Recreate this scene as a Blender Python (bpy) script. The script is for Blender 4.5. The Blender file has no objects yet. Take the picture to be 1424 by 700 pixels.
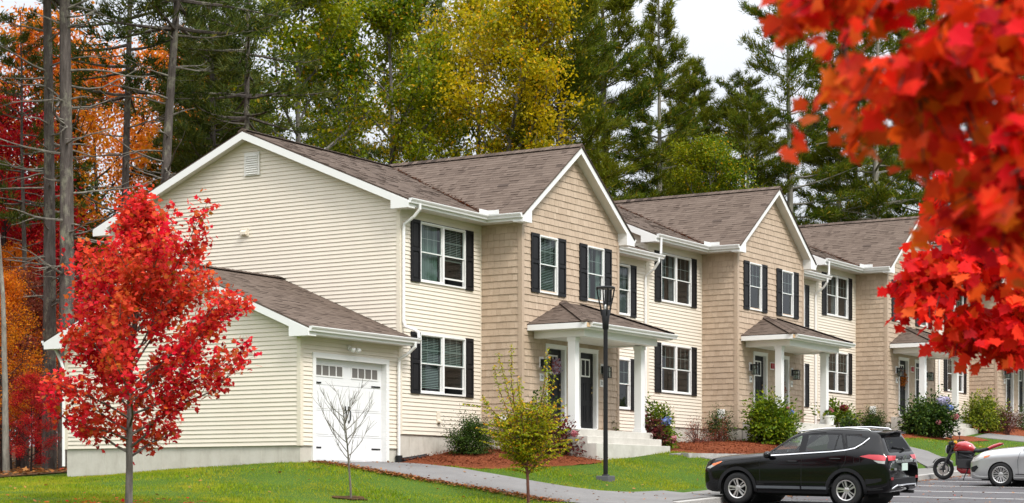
import bpy, bmesh, math, random
import numpy as np
from mathutils import Vector, Matrix
from mathutils.bvhtree import BVHTree

random.seed(7)
SC = bpy.context.scene
COL = SC.collection
PI = math.pi

# ------------------------------------------------------------------ materials
MATS = {}


class NT:
    def __init__(s, m):
        s.m = m
        m.use_nodes = True
        s.t = m.node_tree
        s.t.nodes.clear()
        s.out = s.n('ShaderNodeOutputMaterial')

    def n(s, typ, **kw):
        nd = s.t.nodes.new(typ)
        for k, v in kw.items():
            setattr(nd, k, v)
        return nd

    def set(s, nd, **kw):
        for k, v in kw.items():
            k = k.replace('_', ' ')
            if hasattr(v, 'is_output') or isinstance(v, bpy.types.NodeSocket):
                s.t.links.new(v, nd.inputs[k])
            else:
                nd.inputs[k].default_value = v
        return nd

    def link(s, a, b):
        s.t.links.new(a, b)

    def ramp(s, fac, stops, interp='LINEAR'):
        r = s.n('ShaderNodeValToRGB')
        cr = r.color_ramp
        cr.interpolation = interp
        while len(cr.elements) < len(stops):
            cr.elements.new(0.5)
        for e, (p, c) in zip(cr.elements, stops):
            e.position = p
            e.color = (c[0], c[1], c[2], 1) if not isinstance(c, (int, float)) else (c, c, c, 1)
        s.link(fac, r.inputs['Fac'])
        return r.outputs['Color']

    def noise(s, scale, detail=4, rough=.6, coord=None, stretch=None, dist=0.):
        if coord is None:
            coord = s.n('ShaderNodeTexCoord').outputs['Object']
        if stretch is not None:
            mp = s.n('ShaderNodeMapping')
            mp.inputs['Scale'].default_value = stretch
            s.link(coord, mp.inputs['Vector'])
            coord = mp.outputs['Vector']
        t = s.n('ShaderNodeTexNoise')
        t.inputs['Scale'].default_value = scale
        t.inputs['Detail'].default_value = detail
        t.inputs['Roughness'].default_value = rough
        t.inputs['Distortion'].default_value = dist
        s.link(coord, t.inputs['Vector'])
        return t.outputs['Fac']

    def mix(s, fac, a, b, mode='MIX'):
        m = s.n('ShaderNodeMix')
        m.data_type = 'RGBA'
        m.blend_type = mode
        for i, v in ((0, fac), (6, a), (7, b)):
            if isinstance(v, bpy.types.NodeSocket):
                s.link(v, m.inputs[i])
            else:
                m.inputs[i].default_value = v if isinstance(v, float) else (v[0], v[1], v[2], 1)
        return m.outputs[2]

    def math(s, op, a, b=0.):
        m = s.n('ShaderNodeMath', operation=op)
        for i, v in ((0, a), (1, b)):
            if isinstance(v, bpy.types.NodeSocket):
                s.link(v, m.inputs[i])
            else:
                m.inputs[i].default_value = v
        return m.outputs[0]

    def attr(s, name='rnd'):
        a = s.n('ShaderNodeAttribute')
        a.attribute_name = name
        return a.outputs['Fac']

    def bump(s, h, strength=.3, dist=.02):
        b = s.n('ShaderNodeBump')
        b.inputs['Strength'].default_value = strength
        b.inputs['Distance'].default_value = dist
        s.link(h, b.inputs['Height'])
        return b.outputs['Normal']

    def pbr(s, color, rough=.5, metal=0., normal=None, spec=.5, coat=0., finish=True):
        p = s.n('ShaderNodeBsdfPrincipled')
        for k, v in (('Base Color', color), ('Roughness', rough), ('Metallic', metal), ('Specular IOR Level', spec), ('Coat Weight', coat)):
            if isinstance(v, bpy.types.NodeSocket):
                s.link(v, p.inputs[k])
            elif k == 'Base Color':
                p.inputs[k].default_value = (v[0], v[1], v[2], 1)
            else:
                p.inputs[k].default_value = v
        if normal is not None:
            s.link(normal, p.inputs['Normal'])
        if finish:
            s.link(p.outputs[0], s.out.inputs['Surface'])
        return p.outputs[0]


def newmat(name):
    m = bpy.data.materials.new(name)
    MATS[name] = m
    return NT(m)


def simple(name, color, rough=.5, metal=0., var=.08, scale=3., spec=.5, coat=0., bump=0., bscale=60.):
    t = newmat(name)
    n = t.noise(scale, 5, .65)
    c = t.mix(n, tuple(max(0, x * (1 - var)) for x in color), tuple(min(1, x * (1 + var)) for x in color))
    nm = t.bump(t.noise(bscale, 3), bump, .01) if bump else None
    t.pbr(c, rough, metal, nm, spec, coat)
    return MATS[name]


# siding (dirt streaks follow the vertical, a little dust low down comes from noise only)
t = newmat('cream_siding')
n = t.noise(.6, 5, .6)
n2 = t.noise(2.2, 4, .7, stretch=(1, 1, .25))
c = t.mix(n, (.755, .680, .575), (.81, .742, .645))
c = t.mix(t.math('MULTIPLY', n2, .5), c, (.62, .565, .475))
t.pbr(c, .5, 0, t.bump(t.noise(25, 3, .5, stretch=(.15, .15, 1)), .06, .005), .35)

t = newmat('tan_shake')
n = t.attr()
c = t.ramp(n, [(0, (.435, .328, .240)), (.5, (.49, .376, .279)), (1, (.54, .42, .318))])
g = t.noise(38, 4, .7, stretch=(1, 1, .07))
c = t.mix(t.math('MULTIPLY', g, .30), c, (.33, .235, .155))
c = t.mix(t.math('MULTIPLY', t.noise(.8, 4), .25), c, (.62, .50, .38))
t.pbr(c, .55, 0, t.bump(g, .35, .006), .3)

t = newmat('roof_shingle')
n = t.attr()
c = t.ramp(n, [(0, (.040, .028, .022)), (.3, (.098, .071, .055)), (.55, (.142, .106, .084)), (1, (.185, .142, .115))])
g = t.noise(160, 2, .8)
c = t.mix(g, c, t.mix(.5, c, (.05, .035, .03)))
c = t.mix(t.ramp(t.noise(.45, 5, .7), [(.45, 0.), (.75, .25)]), c, (.20, .155, .13))
t.pbr(c, .93, 0, t.bump(g, .4, .006), .2)

t = newmat('concrete')
a = t.noise(1.6, 6, .7)
b = t.noise(14, 5, .7)
c = t.ramp(a, [(.25, (.43, .40, .345)), (.55, (.58, .548, .485)), (.8, (.65, .625, .57))])
st = t.noise(3.2, 5, .75, stretch=(1, 1, .18))
c = t.mix(t.ramp(st, [(.52, 0.), (.78, .55)]), c, (.30, .255, .20))
c = t.mix(t.math('MULTIPLY', b, .3), c, (.42, .40, .37))
t.pbr(c, .85, 0, t.bump(b, .25, .01), .25)

t = newmat('step_concrete')
a = t.noise(2.1, 6, .7)
b = t.noise(20, 5, .7)
c = t.ramp(a, [(.25, (.42, .40, .36)), (.55, (.54, .52, .475)), (.8, (.62, .60, .56))])
c = t.mix(t.ramp(t.noise(5, 5, .8), [(.55, 0.), (.8, .5)]), c, (.36, .33, .28))
t.pbr(c, .85, 0, t.bump(b, .25, .008), .25)

t = newmat('asphalt')
a = t.noise(1.1, 6, .7)
b = t.noise(140, 2, .8)
c = t.ramp(a, [(.3, (.050, .047, .052)), (.7, (.085, .08, .085))])
c = t.mix(t.math('MULTIPLY', b, .5), c, (.13, .125, .13))
v = t.n('ShaderNodeTexVoronoi', feature='DISTANCE_TO_EDGE')
v.inputs['Scale'].default_value = .35
t.link(t.mix(.08, t.n('ShaderNodeTexCoord').outputs['Object'], t.n('ShaderNodeTexNoise').outputs['Color']), v.inputs['Vector'])
c = t.mix(t.ramp(v.outputs['Distance'], [(0, .7), (.012, 0.)]), c, (.02, .02, .02))
t.pbr(c, .82, 0, t.bump(b, .5, .008), .3)

t = newmat('drive_asphalt')
a = t.noise(.9, 6, .7)
b = t.noise(110, 2, .8)
c = t.ramp(a, [(.3, (.125, .12, .12)), (.7, (.185, .18, .178))])
c = t.mix(t.math('MULTIPLY', b, .35), c, (.24, .235, .23))
c = t.mix(t.ramp(t.noise(5, 5, .75), [(.60, 0.), (.78, .5)]), c, (.30, .19, .10))
t.pbr(c, .88, 0, t.bump(b, .4, .008), .25)

t = newmat('walk_concrete')
a = t.noise(1.3, 6, .7)
b = t.noise(90, 2, .8)
c = t.ramp(a, [(.3, (.165, .158, .15)), (.7, (.225, .217, .207))])
c = t.mix(t.math('MULTIPLY', b, .3), c, (.15, .145, .14))
t.pbr(c, .88, 0, t.bump(b, .3, .008), .25)

t = newmat('granite')
v = t.noise(45, 4, .9)
c = t.ramp(v, [(.3, (.22, .215, .21)), (.55, (.42, .41, .395)), (.75, (.58, .57, .55))])
c = t.mix(t.math('MULTIPLY', t.noise(2, 5, .7), .5), c, (.30, .28, .25))
t.pbr(c, .8, 0, t.bump(t.noise(18, 5, .8), .6, .03), .3)

t = newmat('mulch')
a = t.noise(34, 4, .85, stretch=(1, 1.7, 1))
c = t.ramp(a, [(.25, (.09, .022, .010)), (.5, (.31, .080, .032)), (.75, (.50, .165, .07))])
c = t.mix(t.math('MULTIPLY', t.noise(1.2, 4), .5), c, (.15, .055, .03))
t.pbr(c, .95, 0, t.bump(a, 1.0, .06), .1)

t = newmat('soil_grass')
a = t.noise(.5, 6, .75)
b = t.noise(30, 4, .8)
c = t.ramp(a, [(.3, (.055, .105, .012)), (.6, (.085, .16, .018)), (.8, (.15, .17, .03))])
c = t.mix(b, c, (.045, .085, .012))
t.pbr(c, .95, 0, t.bump(b, .7, .05), .1)

t = newmat('forest_floor')
a = t.noise(1.3, 6, .75)
c = t.ramp(a, [(.3, (.035, .022, .012)), (.55, (.09, .048, .02)), (.8, (.16, .085, .03))])
t.pbr(c, .95, 0, t.bump(t.noise(25, 4, .8), .8, .05), .1)

t = newmat('grass_blade')
pos = t.n('ShaderNodeNewGeometry').outputs['Position']
c = t.ramp(t.attr(), [(0, (.10, .17, .004)), (.4, (.20, .295, .005)), (.8, (.33, .42, .010)), (.97, (.32, .32, .05)), (1, (.38, .28, .10))])
pt = t.noise(.55, 5, .7, coord=pos)
c = t.mix(t.ramp(pt, [(.46, 0.), (.64, .9)]), c, (.46, .42, .03))
pt2 = t.noise(.9, 5, .7, coord=pos, dist=.6)
c = t.mix(t.ramp(pt2, [(.32, .6), (.46, 0.)]), c, (.08, .16, .006))
d = t.pbr(c, .6, 0, None, .25, finish=False)
tr = t.n('ShaderNodeBsdfTranslucent')
t.link(c, tr.inputs['Color'])
mx = t.n('ShaderNodeMixShader')
mx.inputs[0].default_value = .5
t.link(d, mx.inputs[1])
t.link(tr.outputs[0], mx.inputs[2])
t.link(mx.outputs[0], t.out.inputs['Surface'])


def leafmat(name, stops, trans=.35, rough=.45, patch=None):
    t = newmat(name)
    c = t.ramp(t.attr(), stops)
    if patch:
        pt = t.noise(patch[0], 3, .6)
        c = t.mix(t.ramp(pt, [(.42, 0.), (.66, patch[2])]), c, patch[1])
    d = t.pbr(c, rough, 0, None, .14, finish=False)
    tr = t.n('ShaderNodeBsdfTranslucent')
    t.link(c, tr.inputs['Color'])
    mx = t.n('ShaderNodeMixShader')
    mx.inputs[0].default_value = trans
    t.link(d, mx.inputs[1])
    t.link(tr.outputs[0], mx.inputs[2])
    t.link(mx.outputs[0], t.out.inputs['Surface'])
    return MATS[name]


leafmat('red_leaf', [(0, (.24, .004, .014)), (.3, (.62, .006, .028)), (.6, (.92, .014, .055)), (.82, (.90, .075, .04)), (.94, (.66, .15, .03)), (1, (.36, .15, .02))], .45, .6, patch=(.55, (.58, .15, .018), .6))
leafmat('near_red_leaf', [(0, (.42, .004, .014)), (.3, (.84, .008, .025)), (.6, (.94, .025, .014)), (.85, (.90, .12, .012)), (1, (.55, .14, .014))], .55, .6, patch=(2.2, (.78, .17, .010), .6))
leafmat('scarlet_leaf', [(0, (.46, .008, .014)), (.4, (.84, .014, .014)), (.75, (.88, .04, .014)), (1, (.80, .11, .018))], .45, .6)
leafmat('crimson_leaf', [(0, (.20, .006, .014)), (.5, (.52, .010, .022)), (.85, (.66, .02, .022)), (1, (.55, .12, .02))], .4)
leafmat('orange_leaf', [(0, (.36, .10, .006)), (.4, (.68, .23, .008)), (.75, (.78, .36, .012)), (1, (.70, .13, .01))], .45, patch=(.22, (.66, .12, .01), .8))
leafmat('green_leaf', [(0, (.028, .066, .004)), (.4, (.080, .145, .004)), (.75, (.175, .225, .004)), (.93, (.36, .33, .006)), (1, (.68, .28, .01))], .45, patch=(.25, (.30, .30, .004), .65))
leafmat('yellow_green_leaf', [(0, (.09, .115, .004)), (.4, (.23, .235, .004)), (.7, (.38, .33, .005)), (.9, (.62, .42, .006)), (1, (.78, .33, .01))], .45, patch=(.22, (.60, .42, .005), .7))
leafmat('pine_needle', [(0, (.020, .042, .005)), (.5, (.060, .105, .006)), (.85, (.125, .165, .007)), (1, (.30, .19, .012))], .32, .7, patch=(.17, (.165, .165, .005), .75))
leafmat('dark_pine_needle', [(0, (.018, .036, .007)), (.5, (.05, .08, .010)), (.9, (.095, .12, .012)), (1, (.2, .15, .02))], .25, .6, patch=(.3, (.10, .105, .012), .6))
leafmat('birch_yellow_leaf', [(0, (.11, .17, .006)), (.4, (.26, .30, .008)), (.75, (.46, .43, .010)), (.92, (.66, .36, .015)), (1, (.60, .20, .02))], .4)
leafmat('shrub_leaf', [(0, (.012, .03, .006)), (.5, (.034, .072, .010)), (.9, (.075, .13, .016)), (1, (.15, .18, .025))], .25, .5)
leafmat('hydrangea_leaf', [(0, (.035, .075, .006)), (.45, (.10, .18, .008)), (.85, (.21, .28, .010)), (1, (.32, .32, .02))], .35, .45, patch=(1.6, (.07, .085, .012), .4))
leafmat('lime_leaf', [(0, (.06, .10, .012)), (.5, (.16, .21, .015)), (1, (.34, .34, .025))], .3, .4)
leafmat('burgundy_leaf', [(0, (.05, .012, .014)), (.5, (.12, .025, .025)), (.85, (.20, .05, .04)), (1, (.12, .10, .03))], .25, .45)
leafmat('russet_leaf', [(0, (.16, .03, .02)), (.6, (.32, .07, .04)), (1, (.40, .14, .07))], .3)
leafmat('litter_leaf', [(0, (.13, .045, .015)), (.4, (.28, .11, .03)), (.8, (.42, .18, .045)), (1, (.36, .04, .02))], .2)
leafmat('blue_petal', [(0, (.16, .26, .62)), (1, (.36, .44, .80))], .3)
leafmat('pink_petal', [(0, (.42, .10, .14)), (1, (.65, .28, .30))], .3)
leafmat('lilac_petal', [(0, (.45, .42, .62)), (1, (.70, .66, .78))], .3)
leafmat('maroon_petal', [(0, (.14, .012, .02)), (1, (.25, .03, .04))], .3)


def barkmat(name, dark, mid, light, lich=None):
    t = newmat(name)
    a = t.noise(9, 6, .75, stretch=(1, 1, .22))
    c = t.ramp(a, [(.28, dark), (.52, mid), (.78, light)])
    if lich:
        c = t.mix(t.ramp(t.noise(2.6, 5, .75, stretch=(1, 1, .6)), [(.52, 0.), (.66, .85)]), c, lich)
    t.pbr(c, .92, 0, t.bump(a, .9, .05), .15)


barkmat('pine_bark', (.036, .029, .025), (.102, .086, .077), (.18, .155, .14), (.25, .245, .18))
barkmat('grey_bark', (.06, .055, .05), (.14, .13, .12), (.25, .24, .22), (.28, .27, .21))
barkmat('pale_bark', (.12, .11, .09), (.24, .225, .19), (.36, .345, .30), (.34, .33, .26))
barkmat('dead_twig', (.07, .06, .05), (.17, .155, .13), (.29, .275, .23), (.33, .32, .26))
barkmat('maple_bark', (.07, .06, .055), (.15, .135, .125), (.25, .23, .21))
barkmat('red_twig', (.07, .03, .025), (.14, .06, .045), (.22, .11, .08))
barkmat('dark_twig', (.02, .015, .014), (.045, .034, .03), (.08, .062, .055))

simple('white_trim', (.80, .80, .79), .4, var=.03)
simple('white_gutter', (.80, .80, .80), .3, var=.03)
simple('white_door', (.79, .80, .81), .35, var=.02)
simple('cream_trim', (.73, .66, .545), .42, var=.03)
simple('tan_trim', (.46, .35, .258), .5, var=.04)
simple('porch_white', (.74, .735, .705), .5, var=.03)
simple('vent_white', (.72, .70, .66), .5)
simple('shutter_black', (.010, .010, .012), .55, var=.1, spec=.25)
simple('door_black', (.011, .011, .013), .5, spec=.25)
simple('metal_black', (.007, .007, .008), .45, spec=.3)
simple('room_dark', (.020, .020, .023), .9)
simple('room_wall', (.16, .15, .14), .9)
simple('blind', (.30, .35, .33), .6)
simple('curtain_green', (.16, .22, .19), .8, var=.25, scale=8)
simple('curtain_grey', (.13, .14, .155), .8, var=.4, scale=9)
simple('horn_red', (.42, .012, .015), .35)
simple('brass', (.55, .42, .22), .3, 1.)
simple('lantern_glass', (.30, .31, .30), .1)
simple('plate_white', (.82, .82, .80), .4)
simple('ink', (.02, .02, .022), .5)
simple('primer_wood', (.62, .42, .24), .6)
simple('chrome', (.75, .75, .77), .12, 1., var=.02)
simple('alloy', (.62, .61, .60), .28, .9, var=.04)
simple('dark_alloy', (.05, .05, .055), .4, .6)
simple('rubber', (.010, .010, .011), .8, var=.2, scale=20)
simple('black_plastic', (.013, .013, .015), .6, bump=.1, spec=.25)
simple('grey_plastic', (.11, .12, .135), .45)
simple('well_black', (.006, .006, .006), .9)
simple('car_interior', (.05, .05, .055), .8)
simple('reflector_red', (.25, .008, .014), .3)
simple('car_seat', (.24, .235, .225), .7)
simple('black_paint', (.003, .003, .004), .12, spec=.22, coat=.35, var=.02)
simple('silver_paint', (.46, .465, .47), .28, .55, coat=.9, var=.02)
simple('red_paint', (.36, .004, .010), .18, coat=1., var=.02)
simple('engine_grey', (.07, .07, .075), .45, .7)
simple('lamp_red', (.55, .035, .05), .12, coat=.8)
simple('grille_grey', (.42, .43, .42), .5)
simple('lamp_clear', (.45, .45, .43), .08, coat=.8)
simple('lamp_amber', (.75, .16, .03), .15, coat=.6)
simple('plate_green', (.55, .68, .62), .4)
simple('line_paint', (.66, .66, .65), .7, var=.2, scale=7)
simple('orange_strip', (.42, .17, .05), .9, var=.4, scale=20)
simple('needle_brown', (.42, .19, .08), .9, var=.4, scale=30)
simple('wreath_pink', (.62, .30, .25), .8, var=.3, scale=30)
simple('ribbon_white', (.75, .70, .66), .7)
simple('yellow_plastic', (.72, .42, .03), .4)
simple('terracotta', (.55, .53, .50), .6)
simple('base_grey', (.09, .092, .1), .7)


def glassmat(name, tint, rough=.02, ior=1.5, boost=1.0):
    t = newmat(name)
    fr = t.n('ShaderNodeFresnel')
    fr.inputs['IOR'].default_value = ior
    gl = t.n('ShaderNodeBsdfGlossy')
    gl.inputs['Roughness'].default_value = rough
    gl.inputs['Color'].default_value = (.95, .97, 1, 1)
    tr = t.n('ShaderNodeBsdfTransparent')
    tr.inputs['Color'].default_value = (tint[0], tint[1], tint[2], 1)
    bf = t.n('ShaderNodeNewGeometry').outputs['Backfacing']
    fac = t.math('ADD', t.math('MULTIPLY', t.math('MULTIPLY', fr.outputs[0], boost), t.math('SUBTRACT', 1., bf)), t.math('MULTIPLY', bf, .05))
    mx = t.n('ShaderNodeMixShader')
    t.link(fac, mx.inputs[0])
    t.link(tr.outputs[0], mx.inputs[1])
    t.link(gl.outputs[0], mx.inputs[2])
    t.link(mx.outputs[0], t.out.inputs['Surface'])


glassmat('window_glass', (.60, .68, .66), .015)
glassmat('car_glass', (.74, .86, .82), .01, 1.45, .6)
glassmat('tinted_glass', (.10, .105, .105), .01, 1.4, .45)


# ------------------------------------------------------------------ object helpers
def link(o, parent=None):
    COL.objects.link(o)
    if parent is not None:
        o.parent = parent
    return o


def tag(o, label=None, cat=None, group=None, kind=None):
    if label:
        o['label'] = label
    if cat:
        o['category'] = cat
    if group:
        o['group'] = group
    if kind:
        o['kind'] = kind
    return o


def empty(name, loc=(0, 0, 0), rz=0., parent=None):
    o = bpy.data.objects.new(name, None)
    o.empty_display_size = .2
    o.location = loc
    o.rotation_euler = (0, 0, rz)
    return link(o, parent)


def copy_tree(o, parent=None, skip=None):
    kids = list(o.children)
    c = o.copy()
    link(c)
    c.parent = parent
    for ch in kids:
        if skip and skip(ch):
            continue
        copy_tree(ch, c, skip)
    return c


def mesh_from(name, V, F, mats, parent=None, mi=None, rnd=None, smooth=False):
    me = bpy.data.meshes.new(name)
    me.from_pydata(V, [], F)
    for m in mats:
        me.materials.append(MATS[m])
    if mi is not None and len(mats) > 1:
        me.polygons.foreach_set('material_index', np.asarray(mi, np.int32))
    if rnd is not None:
        a = me.attributes.new('rnd', 'FLOAT', 'FACE')
        a.data.foreach_set('value', np.asarray(rnd, np.float32))
    if smooth:
        me.polygons.foreach_set('use_smooth', np.ones(len(me.polygons), bool))
    me.update()
    o = bpy.data.objects.new(name, me)
    return link(o, parent)


def fast_mesh(name, V, faces, mat, parent=None, rnd=None, smooth=False):
    """V (n,3); faces (m,k) constant k"""
    me = bpy.data.meshes.new(name)
    V = np.asarray(V, np.float32)
    faces = np.asarray(faces, np.int32)
    m, k = faces.shape
    me.vertices.add(len(V))
    me.vertices.foreach_set('co', V.ravel())
    me.loops.add(m * k)
    me.loops.foreach_set('vertex_index', faces.ravel())
    me.polygons.add(m)
    me.polygons.foreach_set('loop_start', np.arange(0, m * k, k, dtype=np.int32))
    if smooth:
        me.polygons.foreach_set('use_smooth', np.ones(m, bool))
    me.materials.append(MATS[mat])
    if rnd is not None:
        a = me.attributes.new('rnd', 'FLOAT', 'FACE')
        a.data.foreach_set('value', np.asarray(rnd, np.float32))
    me.update(calc_edges=True)
    me.validate()
    o = bpy.data.objects.new(name, me)
    return link(o, parent)


class MB:
    def __init__(s):
        s.v, s.f, s.m, s.r = [], [], [], []
        s.mi = 0

    def add(s, pts, faces, r=None):
        b = len(s.v)
        s.v.extend([tuple(p) for p in pts])
        for f in faces:
            s.f.append([b + i for i in f])
            s.m.append(s.mi)
            s.r.append(random.random() if r is None else r)

    def quad(s, a, b, c, d, r=None):
        s.add([a, b, c, d], [(0, 1, 2, 3)], r)

    def box(s, x0, x1, y0, y1, z0, z1):
        x0, x1 = min(x0, x1), max(x0, x1)
        y0, y1 = min(y0, y1), max(y0, y1)
        z0, z1 = min(z0, z1), max(z0, z1)
        s.add([(x0, y0, z0), (x1, y0, z0), (x1, y1, z0), (x0, y1, z0), (x0, y0, z1), (x1, y0, z1), (x1, y1, z1), (x0, y1, z1)],
              [(0, 3, 2, 1), (4, 5, 6, 7), (0, 1, 5, 4), (1, 2, 6, 5), (2, 3, 7, 6), (3, 0, 4, 7)])

    def beam(s, p0, p1, w, h):
        """box swept from p0 to p1; cross-section p, p+w, p+w+h, p+h"""
        p0, p1, w, h = map(Vector, (p0, p1, w, h))
        P = [p0, p0 + w, p0 + w + h, p0 + h, p1, p1 + w, p1 + w + h, p1 + h]
        s.add(P, [(0, 3, 2, 1), (4, 5, 6, 7), (0, 1, 5, 4), (1, 2, 6, 5), (2, 3, 7, 6), (3, 0, 4, 7)])

    def prism(s, poly, d):
        """extrude a planar 3d polygon along d"""
        n = len(poly)
        d = Vector(d)
        P = [Vector(p) for p in poly]
        s.add(P + [p + d for p in P], [tuple(range(n - 1, -1, -1)), tuple(range(n, 2 * n))] + [(i, (i + 1) % n, n + (i + 1) % n, n + i) for i in range(n)])

    def tube(s, pts, radii, n=8, cap=True):
        pts = [Vector(p) for p in pts]
        if not hasattr(radii, '__len__'):
            radii = [radii] * len(pts)
        V = []
        prev = None
        for i, p in enumerate(pts):
            d = (pts[min(i + 1, len(pts) - 1)] - pts[max(i - 1, 0)])
            d = d.normalized() if d.length > 1e-9 else Vector((0, 0, 1))
            if prev is None:
                a = Vector((1, 0, 0)) if abs(d.x) < .8 else Vector((0, 1, 0))
                u = d.cross(a).normalized()
            else:
                u = prev - d * prev.dot(d)
                u = u.normalized() if u.length > 1e-6 else d.orthogonal().normalized()
            prev = u
            w = d.cross(u)
            for k in range(n):
                an = 2 * PI * k / n
                V.append(p + (u * math.cos(an) + w * math.sin(an)) * radii[i])
        F = []
        for i in range(len(pts) - 1):
            for k in range(n):
                F.append((i * n + k, i * n + (k + 1) % n, (i + 1) * n + (k + 1) % n, (i + 1) * n + k))
        if cap:
            F.append(tuple(range(n - 1, -1, -1)))
            F.append(tuple(range((len(pts) - 1) * n, len(pts) * n)))
        s.add(V, F, random.random())

    def lathe(s, prof, n=24, M=None, cap=False):
        """prof list of (r,z) around local z; M matrix"""
        V = []
        for r, z in prof:
            for k in range(n):
                a = 2 * PI * k / n
                V.append(Vector((r * math.cos(a), r * math.sin(a), z)))
        if M is not None:
            V = [M @ v for v in V]
        F = []
        for i in range(len(prof) - 1):
            for k in range(n):
                F.append((i * n + k, i * n + (k + 1) % n, (i + 1) * n + (k + 1) % n, (i + 1) * n + k))
        if cap:
            F.append(tuple(range(n - 1, -1, -1)))
            F.append(tuple(range((len(prof) - 1) * n, len(prof) * n)))
        s.add(V, F)

    def build(s, name, mats, parent=None, smooth=False, bevel=0.):
        if isinstance(mats, str):
            mats = [mats]
        o = mesh_from(name, s.v, s.f, mats, parent, s.m, s.r, smooth)
        if bevel:
            b = o.modifiers.new('bevel', 'BEVEL')
            b.width = bevel
            b.segments = 2
            b.limit_method = 'ANGLE'
        return o


# ------------------------------------------------------------------ the lie of the land
def park_z(x, y):
    return -1.75 + .047 * (x - .6) + .02 * (y + 9.5)


SPOT = [(-4, 7.35, -1.07), (-4, 3.5, -.92), (-4, 0, -.77), (-2, 0, -.755), (0, 0, -.71), (2.3, -.1, -.44), (3.8, -1.4, -.44), (6, -2, -.42), (8.2, -4.0, -.44),
        (9.6, -1, -.25), (12.5, -.2, -.08), (16.8, -.3, .12), (17, -1.6, .14), (21.5, -4, .22), (25.8, -.3, .58), (30.3, -1.6, .78), (35, -4, .82), (39, -.3, 1.2),
        (43.7, -1.6, 1.45), (50, -2, 1.75), (60, -2, 2.2), (13.2, -3.5, -.25), (26.5, -4.5, .35), (1.6, -4.9, -1.16), (4.5, -5.2, -.95), (-1.5, -3.2, -1.02),
        (-13.5, -3.4, -1.69), (-7.7, -4.1, -1.62), (-4.1, -6.2, -1.72), (-8, 0, -1.28), (-9, 6, -1.33), (-12, 14, -1.4), (-20, 20, -1.7), (-20, 5, -1.62),
        (-20, -12, -2.2), (-30, -20, -2.75), (-40, -28, -3.2), (-45, -10, -2.9), (-40, 10, -2.4), (-25, -30, -2.6), (0, 12, -.9), (20, 12, 0), (45, 14, 1.5),
        (10, 30, -.6), (40, 40, 1.2), (-20, 40, -1.4), (80, 30, 3), (70, -5, 2.6)]
for x in (-8, -4, 0, 4, 8, 13, 18, 24, 32, 42, 55, 70):
    z = park_z(x, -8.35)
    SPOT += [(x, -8.2, z + .15), (x, -6.7 if x > -1 else -7.2, z + .22), (x, -14, park_z(x, -14) - .02), (x, -24, park_z(x, -24) - .02)]
SPOT = np.array(SPOT, float)


def _phi(r2):
    return np.where(r2 > 1e-12, .5 * r2 * np.log(np.maximum(r2, 1e-12)), 0.)


def _fit():
    P = SPOT[:, :2] / 10
    n = len(P)
    K = _phi(((P[:, None] - P[None]) ** 2).sum(-1)) + np.eye(n) * .0005
    A = np.zeros((n + 3, n + 3))
    A[:n, :n] = K
    A[:n, n] = 1
    A[:n, n + 1:] = P
    A[n, :n] = 1
    A[n + 1:, :n] = P.T
    b = np.zeros(n + 3)
    b[:n] = SPOT[:, 2]
    return np.linalg.solve(A, b)


_W = _fit()


def ground(x, y):
    x = np.atleast_1d(np.asarray(x, float)).ravel()
    y = np.atleast_1d(np.asarray(y, float)).ravel()
    P = SPOT[:, :2] / 10
    q = np.stack([x, y], 1) / 10
    out = np.empty(len(x))
    for i in range(0, len(x), 20000):
        s = q[i:i + 20000]
        out[i:i + 20000] = _phi(((s[:, None] - P[None]) ** 2).sum(-1)) @ _W[:len(P)] + _W[len(P)] + s @ _W[len(P) + 1:]
    # far away the land levels out
    d = np.hypot(x - 5, y)
    w = np.clip((d - 70) / 60, 0, 1)
    return out * (1 - w) + np.clip(.02 * x - 1.2, -4, 4) * w


def gz(x, y):
    return float(ground(x, y)[0])


# the camera: standing down the street, looking up at the row
CAM = Vector((-40.06, -27.83, -1.541))
FWD = Vector((.8525, .5228, 0)).normalized()
RGT = Vector((FWD.y, -FWD.x, 0))


def inside(px, py, poly):
    c = np.zeros(len(px), bool)
    n = len(poly)
    for i in range(n):
        x0, y0 = poly[i]
        x1, y1 = poly[(i + 1) % n]
        if y0 == y1:
            continue
        k = ((y0 > py) != (y1 > py)) & (px < (x1 - x0) * (py - y0) / (y1 - y0) + x0)
        c ^= k
    return c


def clip_poly(poly, x0, x1, y0, y1):
    """Sutherland-Hodgman against an axis-aligned cell"""
    def cut(P, ax, val, sgn):
        R = []
        for i in range(len(P)):
            a, b = P[i], P[(i + 1) % len(P)]
            da, db = sgn * (a[ax] - val), sgn * (b[ax] - val)
            if da >= 0:
                R.append(a)
            if (da > 0 and db < 0) or (da < 0 and db > 0):
                t_ = da / (da - db)
                R.append((a[0] + (b[0] - a[0]) * t_, a[1] + (b[1] - a[1]) * t_))
        return R
    for ax, val, sg in ((0, x0, 1), (0, x1, -1), (1, y0, 1), (1, y1, -1)):
        poly = cut(poly, ax, val, sg)
        if len(poly) < 3:
            return []
    return poly


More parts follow.
